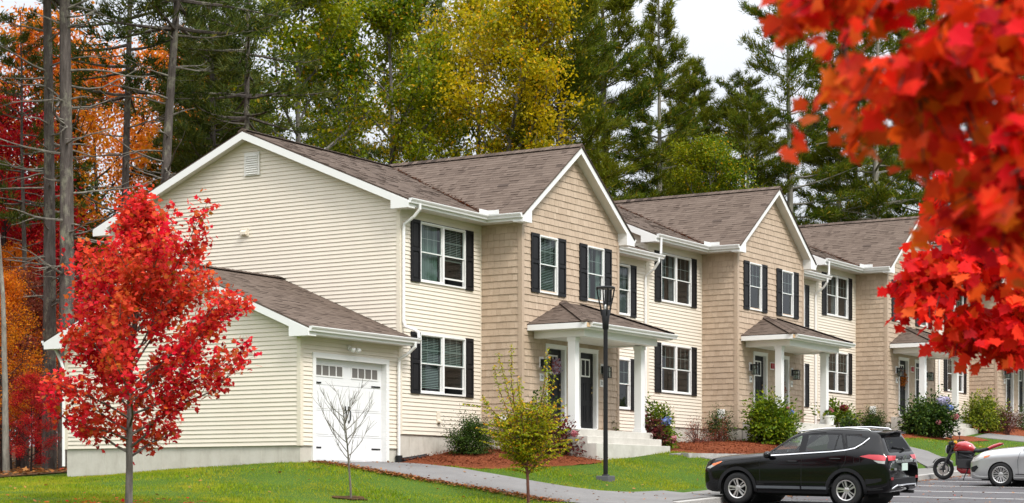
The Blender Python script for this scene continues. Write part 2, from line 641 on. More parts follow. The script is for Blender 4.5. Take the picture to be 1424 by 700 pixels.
def sheet(name, poly, res, zfun, mat, skirt=0.):
    xs = [p[0] for p in poly]
    ys = [p[1] for p in poly]
    idx = {}
    V, F = [], []

    def vid(p):
        k = (round(p[0], 4), round(p[1], 4))
        if k not in idx:
            idx[k] = len(V)
            V.append(k)
        return idx[k]
    for i in range(math.floor(min(xs) / res), math.ceil(max(xs) / res)):
        for j in range(math.floor(min(ys) / res), math.ceil(max(ys) / res)):
            c = clip_poly(poly, i * res, (i + 1) * res, j * res, (j + 1) * res)
            if len(c) >= 3:
                f = []
                for p in c:
                    k = vid(p)
                    if k not in f:
                        f.append(k)
                if len(f) >= 3:
                    F.append(f)
    A = np.array(V)
    Z = zfun(A[:, 0], A[:, 1])
    P = [(a[0], a[1], z) for a, z in zip(V, Z)]
    if skirt:
        cnt = {}
        for f in F:
            for a, b in zip(f, f[1:] + f[:1]):
                cnt[(a, b)] = 1
        low = {}
        for (a, b) in list(cnt):
            if (b, a) not in cnt:
                for q in (a, b):
                    if q not in low:
                        low[q] = len(P)
                        P.append((P[q][0], P[q][1], P[q][2] - skirt))
                F.append([b, a, low[a], low[b]])
    return mesh_from(name, P, F, [mat], smooth=False)
# ------------------------------------------------------------------ townhouse row
LEN, STEP_X, STEP_Z = 13.15, 13.2, .62
COURSE, SHAKE = .1016, .178
SL, BSL = .417, .72                     # main and bay roof slopes
EAVE = 5.76
RIDGE_Y = 4.75


def minus(iv, cuts):
    for c0, c1 in cuts:
        r = []
        for a, b in iv:
            if c1 <= a or c0 >= b:
                r.append((a, b))
            else:
                if c0 > a:
                    r.append((a, c0))
                if c1 < b:
                    r.append((c1, b))
        iv = r
    return iv


def clap_wall(O, T, N, iv_fun, z0, z1, openings=(), parent=None, name='clapboard_wall', mat='cream_siding'):
    """real lapped boards: O origin, T along the wall, N outward"""
    O, T, N = Vector(O), Vector(T), Vector(N)
    mb = MB()
    Z = Vector((0, 0, 1))
    n = math.ceil((z1 - z0) / COURSE - 1e-6)
    for k in range(n):
        a = z0 + k * COURSE
        b = min(a + COURSE, z1)
        zc = (a + b) / 2
        iv = minus(iv_fun(zc), [(o[0], o[1]) for o in openings if o[2] < zc < o[3]])
        for t0, t1 in iv:
            if t1 - t0 < .01:
                continue
            # each board: shadow lip then two shallow laps
            P = lambda t_, z_, o_: O + T * t_ + Z * z_ + N * o_
            lo, mid = .023, .003
            mb.quad(P(t0, a, lo), P(t1, a, lo), P(t1, b, mid), P(t0, b, mid))
            mb.quad(P(t0, a, -.004), P(t1, a, -.004), P(t1, a, lo), P(t0, a, lo))
    return mb.build(name, mat, parent)


def shake_wall(O, T, N, iv_fun, z0, z1, openings=(), parent=None, name='shake_wall', seed=0):
    rng = random.Random(seed)
    O, T, N = Vector(O), Vector(T), Vector(N)
    Z = Vector((0, 0, 1))
    mb = MB()
    n = math.ceil((z1 - z0) / SHAKE - 1e-6)
    for k in range(n):
        a = z0 + k * SHAKE
        b = min(a + SHAKE + .004, z1)
        zc = (a + b) / 2
        iv = minus(iv_fun(zc), [(o[0], o[1]) for o in openings if o[2] < zc < o[3]])
        for t0, t1 in iv:
            t = t0
            while t < t1 - .01:
                w = rng.choice((.11, .14, .17, .2, .15))
                e = min(t + w, t1)
                if t1 - e < .05:
                    e = t1
                g = .004
                lo = .020 + rng.uniform(0, .006)
                dz = rng.uniform(-.004, .004)
                P = lambda t_, z_, o_: O + T * t_ + Z * z_ + N * o_
                r = rng.random()
                x0, x1 = t + g * .5, e - g * .5
                mb.add([P(x0, a + dz, lo), P(x1, a + dz, lo), P(x1, b, .005), P(x0, b, .005), P(x0, a + dz, -.005), P(x1, a + dz, -.005), P(x0, b, -.01), P(x1, b, -.01)],
                       [(0, 1, 2, 3), (4, 5, 1, 0), (0, 3, 6, 4), (1, 5, 7, 2)], r)
                t = e
            # backing so the grooves are not see-through
            mb.quad(O + T * t0 + Z * a - N * .006, O + T * t1 + Z * a - N * .006, O + T * t1 + Z * b - N * .006, O + T * t0 + Z * b - N * .006, .0)
    return mb.build(name, 'tan_shake', parent)


def clip_convex(P, poly):
    """clip polygon P by convex CCW poly"""
    n = len(poly)
    for i in range(n):
        ax, ay = poly[i]
        bx, by = poly[(i + 1) % n]
        R = []
        for j in range(len(P)):
            p, q = P[j], P[(j + 1) % len(P)]
            dp = (bx - ax) * (p[1] - ay) - (by - ay) * (p[0] - ax)
            dq = (bx - ax) * (q[1] - ay) - (by - ay) * (q[0] - ax)
            if dp >= 0:
                R.append(p)
            if (dp > 1e-9 and dq < -1e-9) or (dp < -1e-9 and dq > 1e-9):
                t_ = dp / (dp - dq)
                R.append((p[0] + (q[0] - p[0]) * t_, p[1] + (q[1] - p[1]) * t_))
        P = R
        if len(P) < 3:
            return []
    return P


def shingles(mb, O, U, V, poly, seed=0, course=.142):
    """laminated shingles as real tabs on the plane O + U u + V v, clipped to poly (CCW seen from above)"""
    rng = random.Random(seed)
    O, U, V = Vector(O), Vector(U).normalized(), Vector(V).normalized()
    N = U.cross(V).normalized()
    if N.z < 0:
        N = -N
        poly = poly[::-1]
    area = sum(poly[i][0] * poly[(i + 1) % len(poly)][1] - poly[(i + 1) % len(poly)][0] * poly[i][1] for i in range(len(poly)))
    if area < 0:
        poly = poly[::-1]
    us = [p[0] for p in poly]
    vs = [p[1] for p in poly]
    k = 0
    v = min(vs)
    while v < max(vs):
        u = min(us) - rng.uniform(0, .3)
        while u < max(us):
            w = rng.choice((.12, .17, .2, .26, .33))
            c = clip_convex([(u, v), (u + w, v), (u + w, v + course + .01), (u, v + course + .01)], poly)
            if c:
                h = rng.choice((.004, .005, .006, .006, .013))
                r = min(1, max(0, rng.gauss(.54, .13)))
                hh = lambda q: .001 + h * max(0, 1 - (q - v) / (course + .01))
                P = [O + U * q[0] + V * q[1] + N * hh(q[1]) for q in c]
                mb.add(P, [tuple(range(len(P)))], r)
                lows = sorted([q for q in c if abs(q[1] - v) < 1e-6])
                if len(lows) >= 2:
                    a, b = lows[0], lows[-1]
                    mb.quad(O + U * a[0] + V * v - N * .004, O + U * b[0] + V * v - N * .004, O + U * b[0] + V * v + N * (h + .001), O + U * a[0] + V * v + N * (h + .001), r * (.1 if h > .01 else .8))  # tab lip, coloured darker on thick tabs to stand in for its shadow dash
            u += w
        v += course
        k += 1
    # deck underneath
    P = [O + U * q[0] + V * q[1] - N * .004 for q in poly]
    mb.prism(P, -N * .03)


def gutter(mb, p0, p1, out):
    """K-style gutter from p0 to p1 (top back edge), 'out' points away from the fascia"""
    p0, p1, o = Vector(p0), Vector(p1), Vector(out)
    prof = [(0, 0), (0, -.115), (.07, -.115), (.082, -.075), (.105, -.05), (.122, -.02), (.122, 0), (.108, 0), (.10, -.03), (.07, -.10), (.012, -.10), (.012, 0)]
    A = [p0 + o * a + Vector((0, 0, b)) for a, b in prof]
    B = [p1 + o * a + Vector((0, 0, b)) for a, b in prof]
    n = len(prof)
    mb.add(A + B, [(i, (i + 1) % n, n + (i + 1) % n, n + i) for i in range(n)] + [(0, 1, 2, 3, 4, 5, 6), tuple(n + i for i in (6, 5, 4, 3, 2, 1, 0))])


def spout(path, parent, name='downspout', w=.062, d=.045):
    mb = MB()
    pts = [Vector(p) for p in path]
    mb.tube(pts, .04, 8)
    return mb.build(name, 'white_gutter', parent, smooth=False)


def ridge_caps(mb, p0, p1, sl, seed=1):
    rng = random.Random(seed)
    p0, p1 = Vector(p0), Vector(p1)
    d = (p1 - p0)
    L = d.length
    d.normalize()
    side = d.cross(Vector((0, 0, 1))).normalized()
    n = max(1, int(L / .16))
    for i in range(n):
        a = p0 + d * (L * i / n)
        b = p0 + d * (L * (i + 1) / n + .02)
        r = min(1, max(0, rng.gauss(.4, .2)))
        wv = side * .14 + Vector((0, 0, -.14 * sl))
        wv2 = -side * .14 + Vector((0, 0, -.14 * sl))
        up0, up1 = Vector((0, 0, .055)), Vector((0, 0, .045))
        mb.quad(a + wv + up0, a + up0, b + up1, b + wv + up1, r)
        mb.quad(a + up0, a + wv2 + up0, b + wv2 + up1, b + up1, r)
        mb.quad(a + wv + up0, a + wv, a, a + up0, r * .5)
        mb.quad(a + up0, a, a + wv2, a + wv2 + up0, r * .5)


def window(root, x0, x1, z0, z1, y, pair=False, cover='none', cover2=None, open_right=False):
    """double-hung window on a wall facing -Y; outer casing x0..x1, z0..z1"""
    C, F = .04, .045
    mb = MB()
    yo = y - .045
    mb.box(x0, x0 + C, yo, y + .04, z0, z1)
    mb.box(x1 - C, x1, yo, y + .04, z0, z1)
    mb.box(x0 + C, x1 - C, yo - .004, y + .04, z1 - C, z1)
    mb.box(x0 + C, x1 - C, yo - .012, y + .04, z0, z0 + C)
    bays = []
    if pair:
        xm = (x0 + x1) / 2
        mb.box(xm - .045, xm + .045, yo, y + .04, z0 + C, z1 - C)
        bays = [(x0 + C, xm - .045), (xm + .045, x1 - C)]
    else:
        bays = [(x0 + C, x1 - C)]
    w = mb.build('window', 'white_trim', root)
    zm = (z0 + z1) / 2 + .01
    for i, (a, b) in enumerate(bays):
        cv = cover if i == 0 else (cover2 or cover)
        # upper sash (outer) with a 3 x 2 grid, lower sash (inner, 25 mm back)
        for up in (True, False):
            lo, hi = (zm - .02, z1 - C) if up else (z0 + C, zm + .02)
            if not up and open_right and i == len(bays) - 1:
                lo += .14
            ya, yb = (y - .02, y + .008) if up else (y + .01, y + .036)
            s = MB()
            r = .022
            s.box(a, a + r, ya, yb, lo, hi)
            s.box(b - r, b, ya, yb, lo, hi)
            s.box(a + r, b - r, ya, yb, lo, lo + (.038 if not up else r))
            s.box(a + r, b - r, ya, yb, hi - r, hi)
            sh = s.build('sash', 'white_trim', w)
            if up:
                gb = MB()
                for k in (1, 2):
                    xx = a + r + (b - a - 2 * r) * k / 3
                    gb.box(xx - .006, xx + .006, yb - .006, yb - .001, lo + r, hi - r)
                zz = (lo + hi) / 2
                gb.box(a + r, b - r, yb - .0065, yb - .0015, zz - .006, zz + .006)
                gb.build('grille', 'grille_grey', w)
            g = MB()
            yg = (ya + yb) / 2 + .003
            g.quad((a + r, yg, lo + r), (b - r, yg, lo + r), (b - r, yg, hi - r), (a + r, yg, hi - r))
            g.build('pane', 'window_glass', w)
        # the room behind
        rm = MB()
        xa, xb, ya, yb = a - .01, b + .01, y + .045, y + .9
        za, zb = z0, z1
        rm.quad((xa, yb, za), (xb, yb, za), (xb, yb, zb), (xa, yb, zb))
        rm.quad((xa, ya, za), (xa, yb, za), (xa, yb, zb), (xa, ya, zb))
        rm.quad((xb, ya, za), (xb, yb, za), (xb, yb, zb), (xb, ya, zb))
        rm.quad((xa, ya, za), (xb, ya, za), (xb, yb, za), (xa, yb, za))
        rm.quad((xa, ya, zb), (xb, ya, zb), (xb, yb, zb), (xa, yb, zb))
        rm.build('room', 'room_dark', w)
        if cv.startswith('blind'):
            frac = float(cv[5:] or 1)
            bl = MB()
            zz = z1 - C - .03
            zend = z1 - C - (z1 - z0 - 2 * C) * frac
            while zz > zend:
                bl.quad((a + .02, y + .06, zz - .018), (b - .02, y + .06, zz - .018), (b - .02, y + .09, zz + .008), (a + .02, y + .09, zz + .008))
                zz -= .042
            bl.box(a + .02, b - .02, y + .058, y + .085, zend - .03, zend - .005)
            bl.build('blind', 'blind', w)
        elif cv.startswith('curtain'):
            m = 'curtain_green' if 'green' in cv else 'curtain_grey'
            cu = MB()
            full = 'full' in cv
            spans = [(a + .01, b - .01)] if full else [(a + .01, a + (b - a) * .42), (b - (b - a) * .25, b - .01)]
            for sa, sb in spans:
                n = max(6, int((sb - sa) / .03))
                for k in range(n):
                    q0 = sa + (sb - sa) * k / n
                    q1 = sa + (sb - sa) * (k + 1) / n
                    o0 = .10 + .03 * math.sin(k * 1.9) + .01 * math.sin(k * .7)
                    o1 = .10 + .03 * math.sin((k + 1) * 1.9) + .01 * math.sin((k + 1) * .7)
                    cu.quad((q0, y + o0, z0), (q1, y + o1, z0), (q1, y + o1, z1), (q0, y + o0, z1))
            cu.build('curtain', m, w)
    return w


def shutter(root, x0, x1, z0, z1, y):
    mb = MB()
    a, b = y - .055, y - .012
    s = .055
    mb.box(x0, x0 + s, a, b, z0, z1)
    mb.box(x1 - s, x1, a, b, z0, z1)
    zm = z0 + (z1 - z0) * .52
    for lo, hi in ((z0, z0 + .08), (zm - .04, zm + .04), (z1 - .08, z1)):
        mb.box(x0 + s, x1 - s, a, b, lo, hi)
    for lo, hi in ((z0 + .08, zm - .04), (zm + .04, z1 - .08)):
        mb.box(x0 + s, x1 - s, a + .026, b, lo, hi)
        # raised field
        mb.prism([(x0 + s + .03, a + .012, lo + .035), (x1 - s - .03, a + .012, lo + .035), (x1 - s - .03, a + .012, hi - .035), (x0 + s + .03, a + .012, hi - .035)], (0, .013, 0))
    return mb.build('shutter', 'shutter_black', root)


def digits(root, text, x, y, z, size, parent):
    cu = bpy.data.curves.new('digits', 'FONT')
    cu.body = text
    cu.size = size
    cu.extrude = .002
    cu.align_x = 'CENTER'
    cu.align_y = 'CENTER'
    o = bpy.data.objects.new('tmp', cu)
    COL.objects.link(o)
    bpy.context.view_layer.update()
    me = bpy.data.meshes.new_from_object(o.evaluated_get(bpy.context.evaluated_depsgraph_get()))
    COL.objects.unlink(o)
    bpy.data.objects.remove(o)
    me.transform(Matrix.Translation((x, y, z)) @ Matrix.Rotation(PI / 2, 4, 'X'))
    me.materials.clear()
    me.materials.append(MATS['ink'])
    d = bpy.data.objects.new('digits', me)
    link(d, parent)
    return d


def lantern(root, x, y, z, base=True):
    """square outdoor wall lantern on a white block"""
    mb = MB()
    mb.box(x - .09, x + .09, y - .045, y - .008, z - .02, z + .26)
    L = mb.build('wall_lantern', 'white_trim', root)
    b = MB()
    b.box(x - .06, x + .06, y - .07, y - .045, z + .0, z + .2)
    b.box(x - .02, x + .02, y - .18, y - .07, z + .17, z + .19)
    b.prism([(x - .1, y - .1, z + .16), (x + .1, y - .1, z + .16), (x + .1, y - .3, z + .16), (x - .1, y - .3, z + .16)], (0, 0, .015))
    b.prism([(x - .06, y - .14, z + .175), (x + .06, y - .14, z + .175), (x + .06, y - .26, z + .175), (x - .06, y - .26, z + .175)], (0, 0, .02))
    for sx in (-1, 1):
        for sy in (-.11, -.29):
            b.box(x + sx * .085 - .008, x + sx * .085 + .008, y + sy - .008, y + sy + .008, z - .12, z + .16)
    b.box(x - .095, x + .095, y - .3, y - .1, z - .135, z - .118)
    b.box(x - .095, x + .095, y - .3, y - .1, z + .04, z + .05)
    b.build('lantern_cage', 'metal_black', L)
    g = MB()
    g.box(x - .078, x + .078, y - .278, y - .122, z - .118, z + .158)
    g.build('lantern_glass', 'window_glass', L)
    bu = MB()
    bu.tube([(x, y - .2, z - .115), (x, y - .2, z + .03)], .022, 8)
    bu.build('bulb', 'plate_white', L)
    return L


def door(root, x0, x1, z0, z1, y, hinge_left=True):
    """flush dark door recessed in a white frame; x0..x1 opening"""
    fr = MB()
    T = .095
    fr.box(x0 - T, x0, y - .035, y + .14, z0 - .02, z1)
    fr.box(x1, x1 + T, y - .035, y + .14, z0 - .02, z1)
    fr.box(x0 - T, x1 + T, y - .039, y + .14, z1, z1 + T)
    fr.box(x0 - T - .012, x1 + T + .012, y - .05, y + .14, z1 + T, z1 + T + .02)
    fr.box(x0 - .0, x1 + .0, y - .06, y + .14, z0 - .07, z0 - .021)
    d = MB()
    d.box(x0 + .003, x1 - .003, y + .085, y + .13, z0 - .02, z1 - .004)
    D = d.build('front_door', 'door_black', root)
    fr.build('door_frame', 'white_trim', D)
    p = MB()
    xm = (x0 + x1) / 2
    for a, b in ((x0 + .13, xm - .05), (xm + .05, x1 - .13)):
        for lo, hi in ((z0 + .15, z0 + .62), (z0 + .75, z0 + 1.25)):
            for q in ((a, a + .02, lo, hi), (b - .02, b, lo, hi), (a + .02, b - .02, lo, lo + .02), (a + .02, b - .02, hi - .02, hi)):
                p.box(q[0], q[1], y + .076, y + .0849, q[2], q[3])
    p.build('door_panel', 'door_black', D)
    l = MB()
    a, b, lo, hi = xm - .25, xm + .25, z1 - .66, z1 - .16
    for q in ((a, a + .04, lo, hi), (b - .04, b, lo, hi), (a + .04, b - .04, lo, lo + .04), (a + .04, b - .04, hi - .04, hi), (xm - .015, xm + .015, lo + .04, hi - .04)):
        l.box(q[0], q[1], y + .068, y + .0848, q[2], q[3])
    l.build('door_lite', 'white_trim', D)
    g = MB()
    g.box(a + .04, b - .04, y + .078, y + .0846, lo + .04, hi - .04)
    g.build('door_glass', 'room_dark', D)
    h = MB()
    hx = x1 - .075 if hinge_left else x0 + .075
    h.lathe([(.0, 0), (.03, 0), (.03, .012), (.014, .016), (.014, .045), (.0, .05)], 12, Matrix.Translation((hx, y + .085, z0 + .98)) @ Matrix.Rotation(PI / 2, 4, 'X'))
    h.box(hx - .09 if hinge_left else hx, hx if hinge_left else hx + .09, y + .04, y + .052, z0 + .97, z0 + .99)
    h.lathe([(.0, 0), (.03, 0), (.026, .02), (.0, .022)], 12, Matrix.Translation((hx, y + .085, z0 + 1.12)) @ Matrix.Rotation(PI / 2, 4, 'X'))
    h.build('door_handle', 'brass', D)
    return D


def rake(mb, p0, p1, wdir, hgt=.2, th=.028):
    """sloping barge board between two points; its top edge lies on p0-p1"""
    mb.beam(Vector(p0) - Vector((0, 0, hgt)), Vector(p1) - Vector((0, 0, hgt)), Vector(wdir) * th, (0, 0, hgt))


BX0, BX1, BY = 3.76, 9.02, -1.25
BXM = (BX0 + BX1) / 2
BE = 3.33                                  # bay eave x
BR_Z = EAVE + BSL * (BXM - BE)             # bay ridge height


def main_z(y):
    return EAVE + SL * ((y + .45) if y <= RIDGE_Y else (2 * RIDGE_Y - y + .45))


PU, PL = (.86, 2.95, 3.84, 5.36), (.86, 2.95, 1.04, 2.55)
FIRST = set()


def pair_windows(root, first):
    if first:
        for w in (window(root, *PU, 0, True, 'curtain_green_full', 'blind.55', True), window(root, *PL, 0, True, 'blind.9', 'blind.5', True)):
            FIRST.add(w.name)
    else:
        window(root, *PU, 0, True, 'curtain_grey', 'none')
        window(root, *PL, 0, True, 'none', 'none')


def build_townhouse(root):
    # -------- openings in the front (casings)
    RU, RL = (11.12, 12.04, 3.84, 5.36), (11.12, 12.04, 1.04, 2.55)
    ops = [(o[0] + .02, o[1] - .02, o[2] + .02, o[3] - .02) for o in (PU, PL, RU, RL)]
    hi = EAVE - .1
    clap_wall((0, 0, 0), (1, 0, 0), (0, -1, 0), lambda z: [(0, BX0)], 0, hi, ops, root)
    clap_wall((0, 0, 0), (1, 0, 0), (0, -1, 0), lambda z: [(BX1, LEN)], 0, hi, ops, root)
    # left and right gable ends, back
    zr = main_z(RIDGE_Y)

    def gab(z):
        if z < hi:
            return [(0, 9.5)]
        h = (zr - .1 - z) / SL
        a = max(0, RIDGE_Y - h)
        b = min(9.5, RIDGE_Y + h)
        return [(a, b)] if b > a else []
    g = clap_wall((0, 0, 0), (0, 1, 0), (-1, 0, 0), gab, 0, zr - .1, (), root, 'gable_wall')
    clap_wall((LEN, 0, 0), (0, 1, 0), (1, 0, 0), gab, 0, zr - .1, (), root, 'gable_wall')
    clap_wall((0, 9.5, 0), (1, 0, 0), (0, 1, 0), lambda z: [(0, LEN)], 0, hi, (), root, 'rear_wall')
    # -------- bay in shakes
    W1, W2 = (4.62, 5.58, 3.84, 5.36), (7.19, 8.15, 3.84, 5.36)
    D1, D2 = (5.05, 5.95), (6.82, 7.72)
    DZ0, DZ1 = .34, 2.40
    bops = [(w[0] - BX0 + .02, w[1] - BX0 - .02, w[2] + .02, w[3] - .02) for w in (W1, W2)] + [(d[0] - BX0 - .02, d[1] - BX0 + .02, .2, DZ1 + .02) for d in (D1, D2)]

    def bay(z):
        h = (BR_Z - .12 - z) / BSL
        a = max(0, BXM - BX0 - h)
        b = min(BX1 - BX0, BXM - BX0 + h)
        return [(a, b)] if b > a else []
    shake_wall((BX0, BY, 0), (1, 0, 0), (0, -1, 0), bay, 0, BR_Z - .12, bops, root, 'shake_wall', 1)
    shake_wall((BX0, BY, 0), (0, 1, 0), (-1, 0, 0), lambda z: [(0, -BY)], 0, hi, (), root, 'shake_wall', 2)
    shake_wall((BX1, BY, 0), (0, 1, 0), (1, 0, 0), lambda z: [(0, -BY)], 0, hi, (), root, 'shake_wall', 3)
    # -------- corner posts
    for (x, y, sx, sy) in ((0, 0, -1, -1), (0, 9.5, -1, 1)):
        cp = MB()
        cp.box(x + sx * .024, x - sx * .085, y + sy * .024, y + sy * .002, -.01, hi)
        cp.box(x + sx * .024, x + sx * .002, y + sy * .0015, y - sy * .085, -.01, hi)
        cp.build('corner_trim', 'cream_trim', root)
    for xa, xb, ya, zb in ((BX0 - .06, BX0 - .028, -.03, hi - .1), (BX1 + .028, BX1 + .06, -.03, hi - .1), (LEN - .08, LEN + .02, -.026, hi)):
        cp = MB()
        cp.box(xa, xb, ya, -.002, -.01, zb)
        cp.build('corner_trim', 'cream_trim', root)
    for x, sx in ((BX0, -1), (BX1, 1)):
        cp = MB()
        cp.box(x + sx * .032, x - sx * .085, BY - .032, BY - .002, -.01, hi - .02)
        cp.box(x + sx * .032, x + sx * .002, BY - .0015, BY + .085, -.01, hi - .02)
        cp.build('corner_trim', 'tan_trim', root)
    # -------- foundation
    f = MB()
    f.box(.02, LEN - .02, .02, 9.48, -2.2, -.002)
    f.box(BX0 + .02, BX1 - .02, BY + .02, .02, -2.2, -.002)
    for k in range(6):
        xx = .45 + k * .61
        if xx < BX0 - .1:
            f.box(xx - .004, xx + .004, .014, .02, -1.5, -.003)
    fo = f.build('foundation', 'concrete', root)
    # -------- windows and shutters
    pair_windows(root, True)
    window(root, *RU, 0, False, 'curtain_grey_full')
    window(root, *RL, 0, False, 'none')
    window(root, *W1, BY, False, 'blind1')
    window(root, *W2, BY, False, 'curtain_green')
    for o in (PU, PL):
        shutter(root, o[0] - .41, o[0] - .01, o[2] - .02, o[3] + .02, 0)
        shutter(root, o[1] + .01, o[1] + .37, o[2] - .02, o[3] + .02, 0)
    for o in (RU, RL):
        shutter(root, o[0] - .41, o[0] - .01, o[2] - .02, o[3] + .02, 0)
        shutter(root, o[1] + .01, o[1] + .38, o[2] - .02, o[3] + .02, 0)
    for o in (W1, W2):
        shutter(root, o[0] - .42, o[0] - .01, o[2] - .02, o[3] + .02, BY)
        shutter(root, o[1] + .01, o[1] + .42, o[2] - .02, o[3] + .02, BY)
    # -------- doors
    door(root, D1[0], D1[1], DZ0, DZ1, BY, True)
    door(root, D2[0], D2[1], DZ0, DZ1, BY, True)
    lantern(root, 4.72, BY, 1.88)
    lantern(root, 8.02, BY, 1.88)
    for x in (4.74, 8.0):
        p = MB()
        p.box(x - .085, x + .085, BY - .042, BY - .012, 1.50, 1.70)
        hn = p.build('number_plate', 'plate_white', root)
    hb = MB()
    hb.box(6.31, 6.40, BY - .08, BY - .02, 2.03, 2.20)
    hb.box(6.43, 6.52, BY - .08, BY - .02, 2.03, 2.20)
    hb.mi = 1
    hb.box(6.26, 6.56, BY - .03, BY - .018, 1.99, 2.24)
    hb.build('fire_horn', ['horn_red', 'plate_white'], root)
    # -------- roof, main and bay
    r = MB()
    ridge = RIDGE_Y + .45
    k = math.hypot(1, SL)
    vy = lambda y: (y + .45) * k
    x0, x1 = -.3, LEN + .06
    vx = BE + (zr - EAVE) / BSL              # where the valley meets the main ridge
    Vm = (0, 1, SL)
    shingles(r, (0, -.47, EAVE - .02 * SL), (1, 0, 0), Vm, [(x0, 0), (BE, 0), (vx, vy(RIDGE_Y)), (x0, vy(RIDGE_Y))], 11)
    shingles(r, (0, -.47, EAVE - .02 * SL), (1, 0, 0), Vm, [(2 * BXM - BE, 0), (x1, 0), (x1, vy(RIDGE_Y)), (2 * BXM - vx, vy(RIDGE_Y))], 12)
    shingles(r, (0, 9.97, EAVE - .02 * SL), (-1, 0, 0), (0, -1, SL), [(-x1, 0), (-x0, 0), (-x0, vy(RIDGE_Y)), (-x1, vy(RIDGE_Y))], 13)
    kb = math.hypot(1, BSL)
    bl = (BXM - BE) * kb
    yv = -1.58
    # bay slopes: u runs along Y
    shingles(r, (BE - .02, 0, EAVE - .02 * BSL), (0, -1, 0), (1, 0, BSL), [(.45, 0), (-yv, 0), (-yv, bl), (-RIDGE_Y, bl), (-RIDGE_Y, (vx - BE) * kb)], 14)
    shingles(r, (2 * BXM - BE + .02, 0, EAVE - .02 * BSL), (0, 1, 0), (-1, 0, BSL), [(yv, 0), (-.45, 0), (RIDGE_Y, (vx - BE) * kb), (RIDGE_Y, bl), (yv, bl)], 15)
    R = r.build('roof', 'roof_shingle', root)
    rc = MB()
    ridge_caps(rc, (x0, RIDGE_Y, zr + .0), (x1, RIDGE_Y, zr + .0), SL, 2)
    ridge_caps(rc, (BXM, yv, BR_Z), (BXM, RIDGE_Y, BR_Z), BSL, 3)
    rc.build('ridge_cap', 'roof_shingle', R)
    nd = MB()
    rg = random.Random(5)
    for q in range(300):
        t_ = rg.random() ** 1.4 * .95
        s_ = rg.gauss(0, .03)
        x = BE + (vx - BE) * t_ + s_ * .7
        y = -.45 + ridge * t_ - s_
        z = max(EAVE + SL * (y + .45), EAVE + BSL * (x - BE)) + .016
        a = rg.uniform(0, PI)
        l = rg.uniform(.03, .10)
        dx, dy = math.cos(a) * l, math.sin(a) * l
        ex, ey = -math.sin(a) * .012, math.cos(a) * .012
        if y < -.4:
            continue
        nd.quad((x - dx - ex, y - dy - ey, z), (x + dx - ex, y + dy - ey, z + .004), (x + dx + ex, y + dy + ey, z + .004), (x - dx + ex, y - dy + ey, z))
    o = nd.build('needle_litter', 'needle_brown', R)
    o['kind'] = 'stuff'
    # white trim of the eaves and rakes
    t_ = MB()
    ez = EAVE - .03
    t_.box(x0 + .03, BE, -.45, -.428, ez - .15, ez)
    t_.box(2 * BXM - BE, x1, -.45, -.428, ez - .15, ez)
    t_.box(BE, BE + .022, -1.55, -.45, ez - .15, ez)
    t_.box(2 * BXM - BE - .022, 2 * BXM - BE, -1.55, -.45, ez - .15, ez)
    # barge boards on the left gable, front bay and right end
    top = lambda y: main_z(y) - .03
    for xx in (x0 - .0, ):
        rake(t_, (xx, -.45, top(-.45)), (xx, RIDGE_Y, top(RIDGE_Y)), (1, 0, 0))
        rake(t_, (xx, RIDGE_Y, top(RIDGE_Y)), (xx, 9.95, top(9.95)), (1, 0, 0))
    rake(t_, (BE, -1.55, EAVE - .03), (BXM, -1.55, BR_Z - .03), (0, 1, 0))
    rake(t_, (BXM, -1.55, BR_Z - .03), (2 * BXM - BE, -1.55, EAVE - .03), (0, 1, 0))
    # boxed returns at the feet of the rakes
    for (ya, yb) in ((-.46, .06), ):
        t_.prism([(x0 - .004, ya, EAVE - .22), (x0 - .004, yb, EAVE - .22), (x0 - .004, yb, EAVE + SL * (yb + .45) - .06), (x0 - .004, ya, EAVE - .06)], (.30, 0, 0))
    t_.prism([(x0 - .004, 9.46, EAVE - .22), (x0 - .004, 9.96, EAVE - .22), (x0 - .004, 9.96, EAVE - .06), (x0 - .004, 9.46, EAVE + SL * .5 - .06)], (.3, 0, 0))
    for sgn in (-1, 1):
        e = BXM + sgn * (BXM - BE + .004)
        i = BXM + sgn * (BXM - BX0 - .02)
        t_.prism([(e, -1.556, EAVE - .21), (i, -1.556, EAVE - .21), (i, -1.556, EAVE + BSL * abs(i - e) - .08), (e, -1.556, EAVE - .05)], (0, .30, 0))
    t_.build('eave_trim', 'white_trim', R)
    so = MB()
    # soffits
    so.box(.0, BE + .02, -.43, -.0, EAVE - .17, EAVE - .155)
    so.box(2 * BXM - BE, LEN, -.43, 0, EAVE - .17, EAVE - .155)
    so.box(BE + .023, BX0 + .0, -1.25, .0, EAVE - .172, EAVE - .157)
    so.box(BX1, 2 * BXM - BE - .023, -1.25, .0, EAVE - .172, EAVE - .157)
    for a, b in (((0, -.1), (0, RIDGE_Y)), ((0, RIDGE_Y), (0, 9.6))):
        so.beam((x0 + .03, a[1], main_z(a[1]) - .19), (x0 + .03, b[1], main_z(b[1]) - .19), (.30, 0, 0), (0, 0, .012))
    for sgn in (-1, 1):
        so.beam((BXM + sgn * (BXM - BX0), -1.52, BR_Z - BSL * (BXM - BX0) - .2), (BXM, -1.52, BR_Z - .2), (0, .30, 0), (0, 0, .012))
    so.build('soffit', 'vent_white', R)
    gz_ = EAVE + .005
    for a, b, ov in (((x0 + .02, -.45, gz_), (BE, -.45, gz_), (0, -1, 0)), ((BE - .003, -.45, gz_ - .001), (BE - .003, -1.545, gz_ - .001), (-1, 0, 0)),
                     ((2 * BXM - BE, -.45, gz_), (x1 + .1, -.45, gz_), (0, -1, 0)), ((2 * BXM - BE + .003, -.45, gz_ - .001), (2 * BXM - BE + .003, -1.545, gz_ - .001), (1, 0, 0))):
        gt = MB()
        gutter(gt, a, b, ov)
        gt.build('gutter', 'white_gutter', R)
    gt = MB()
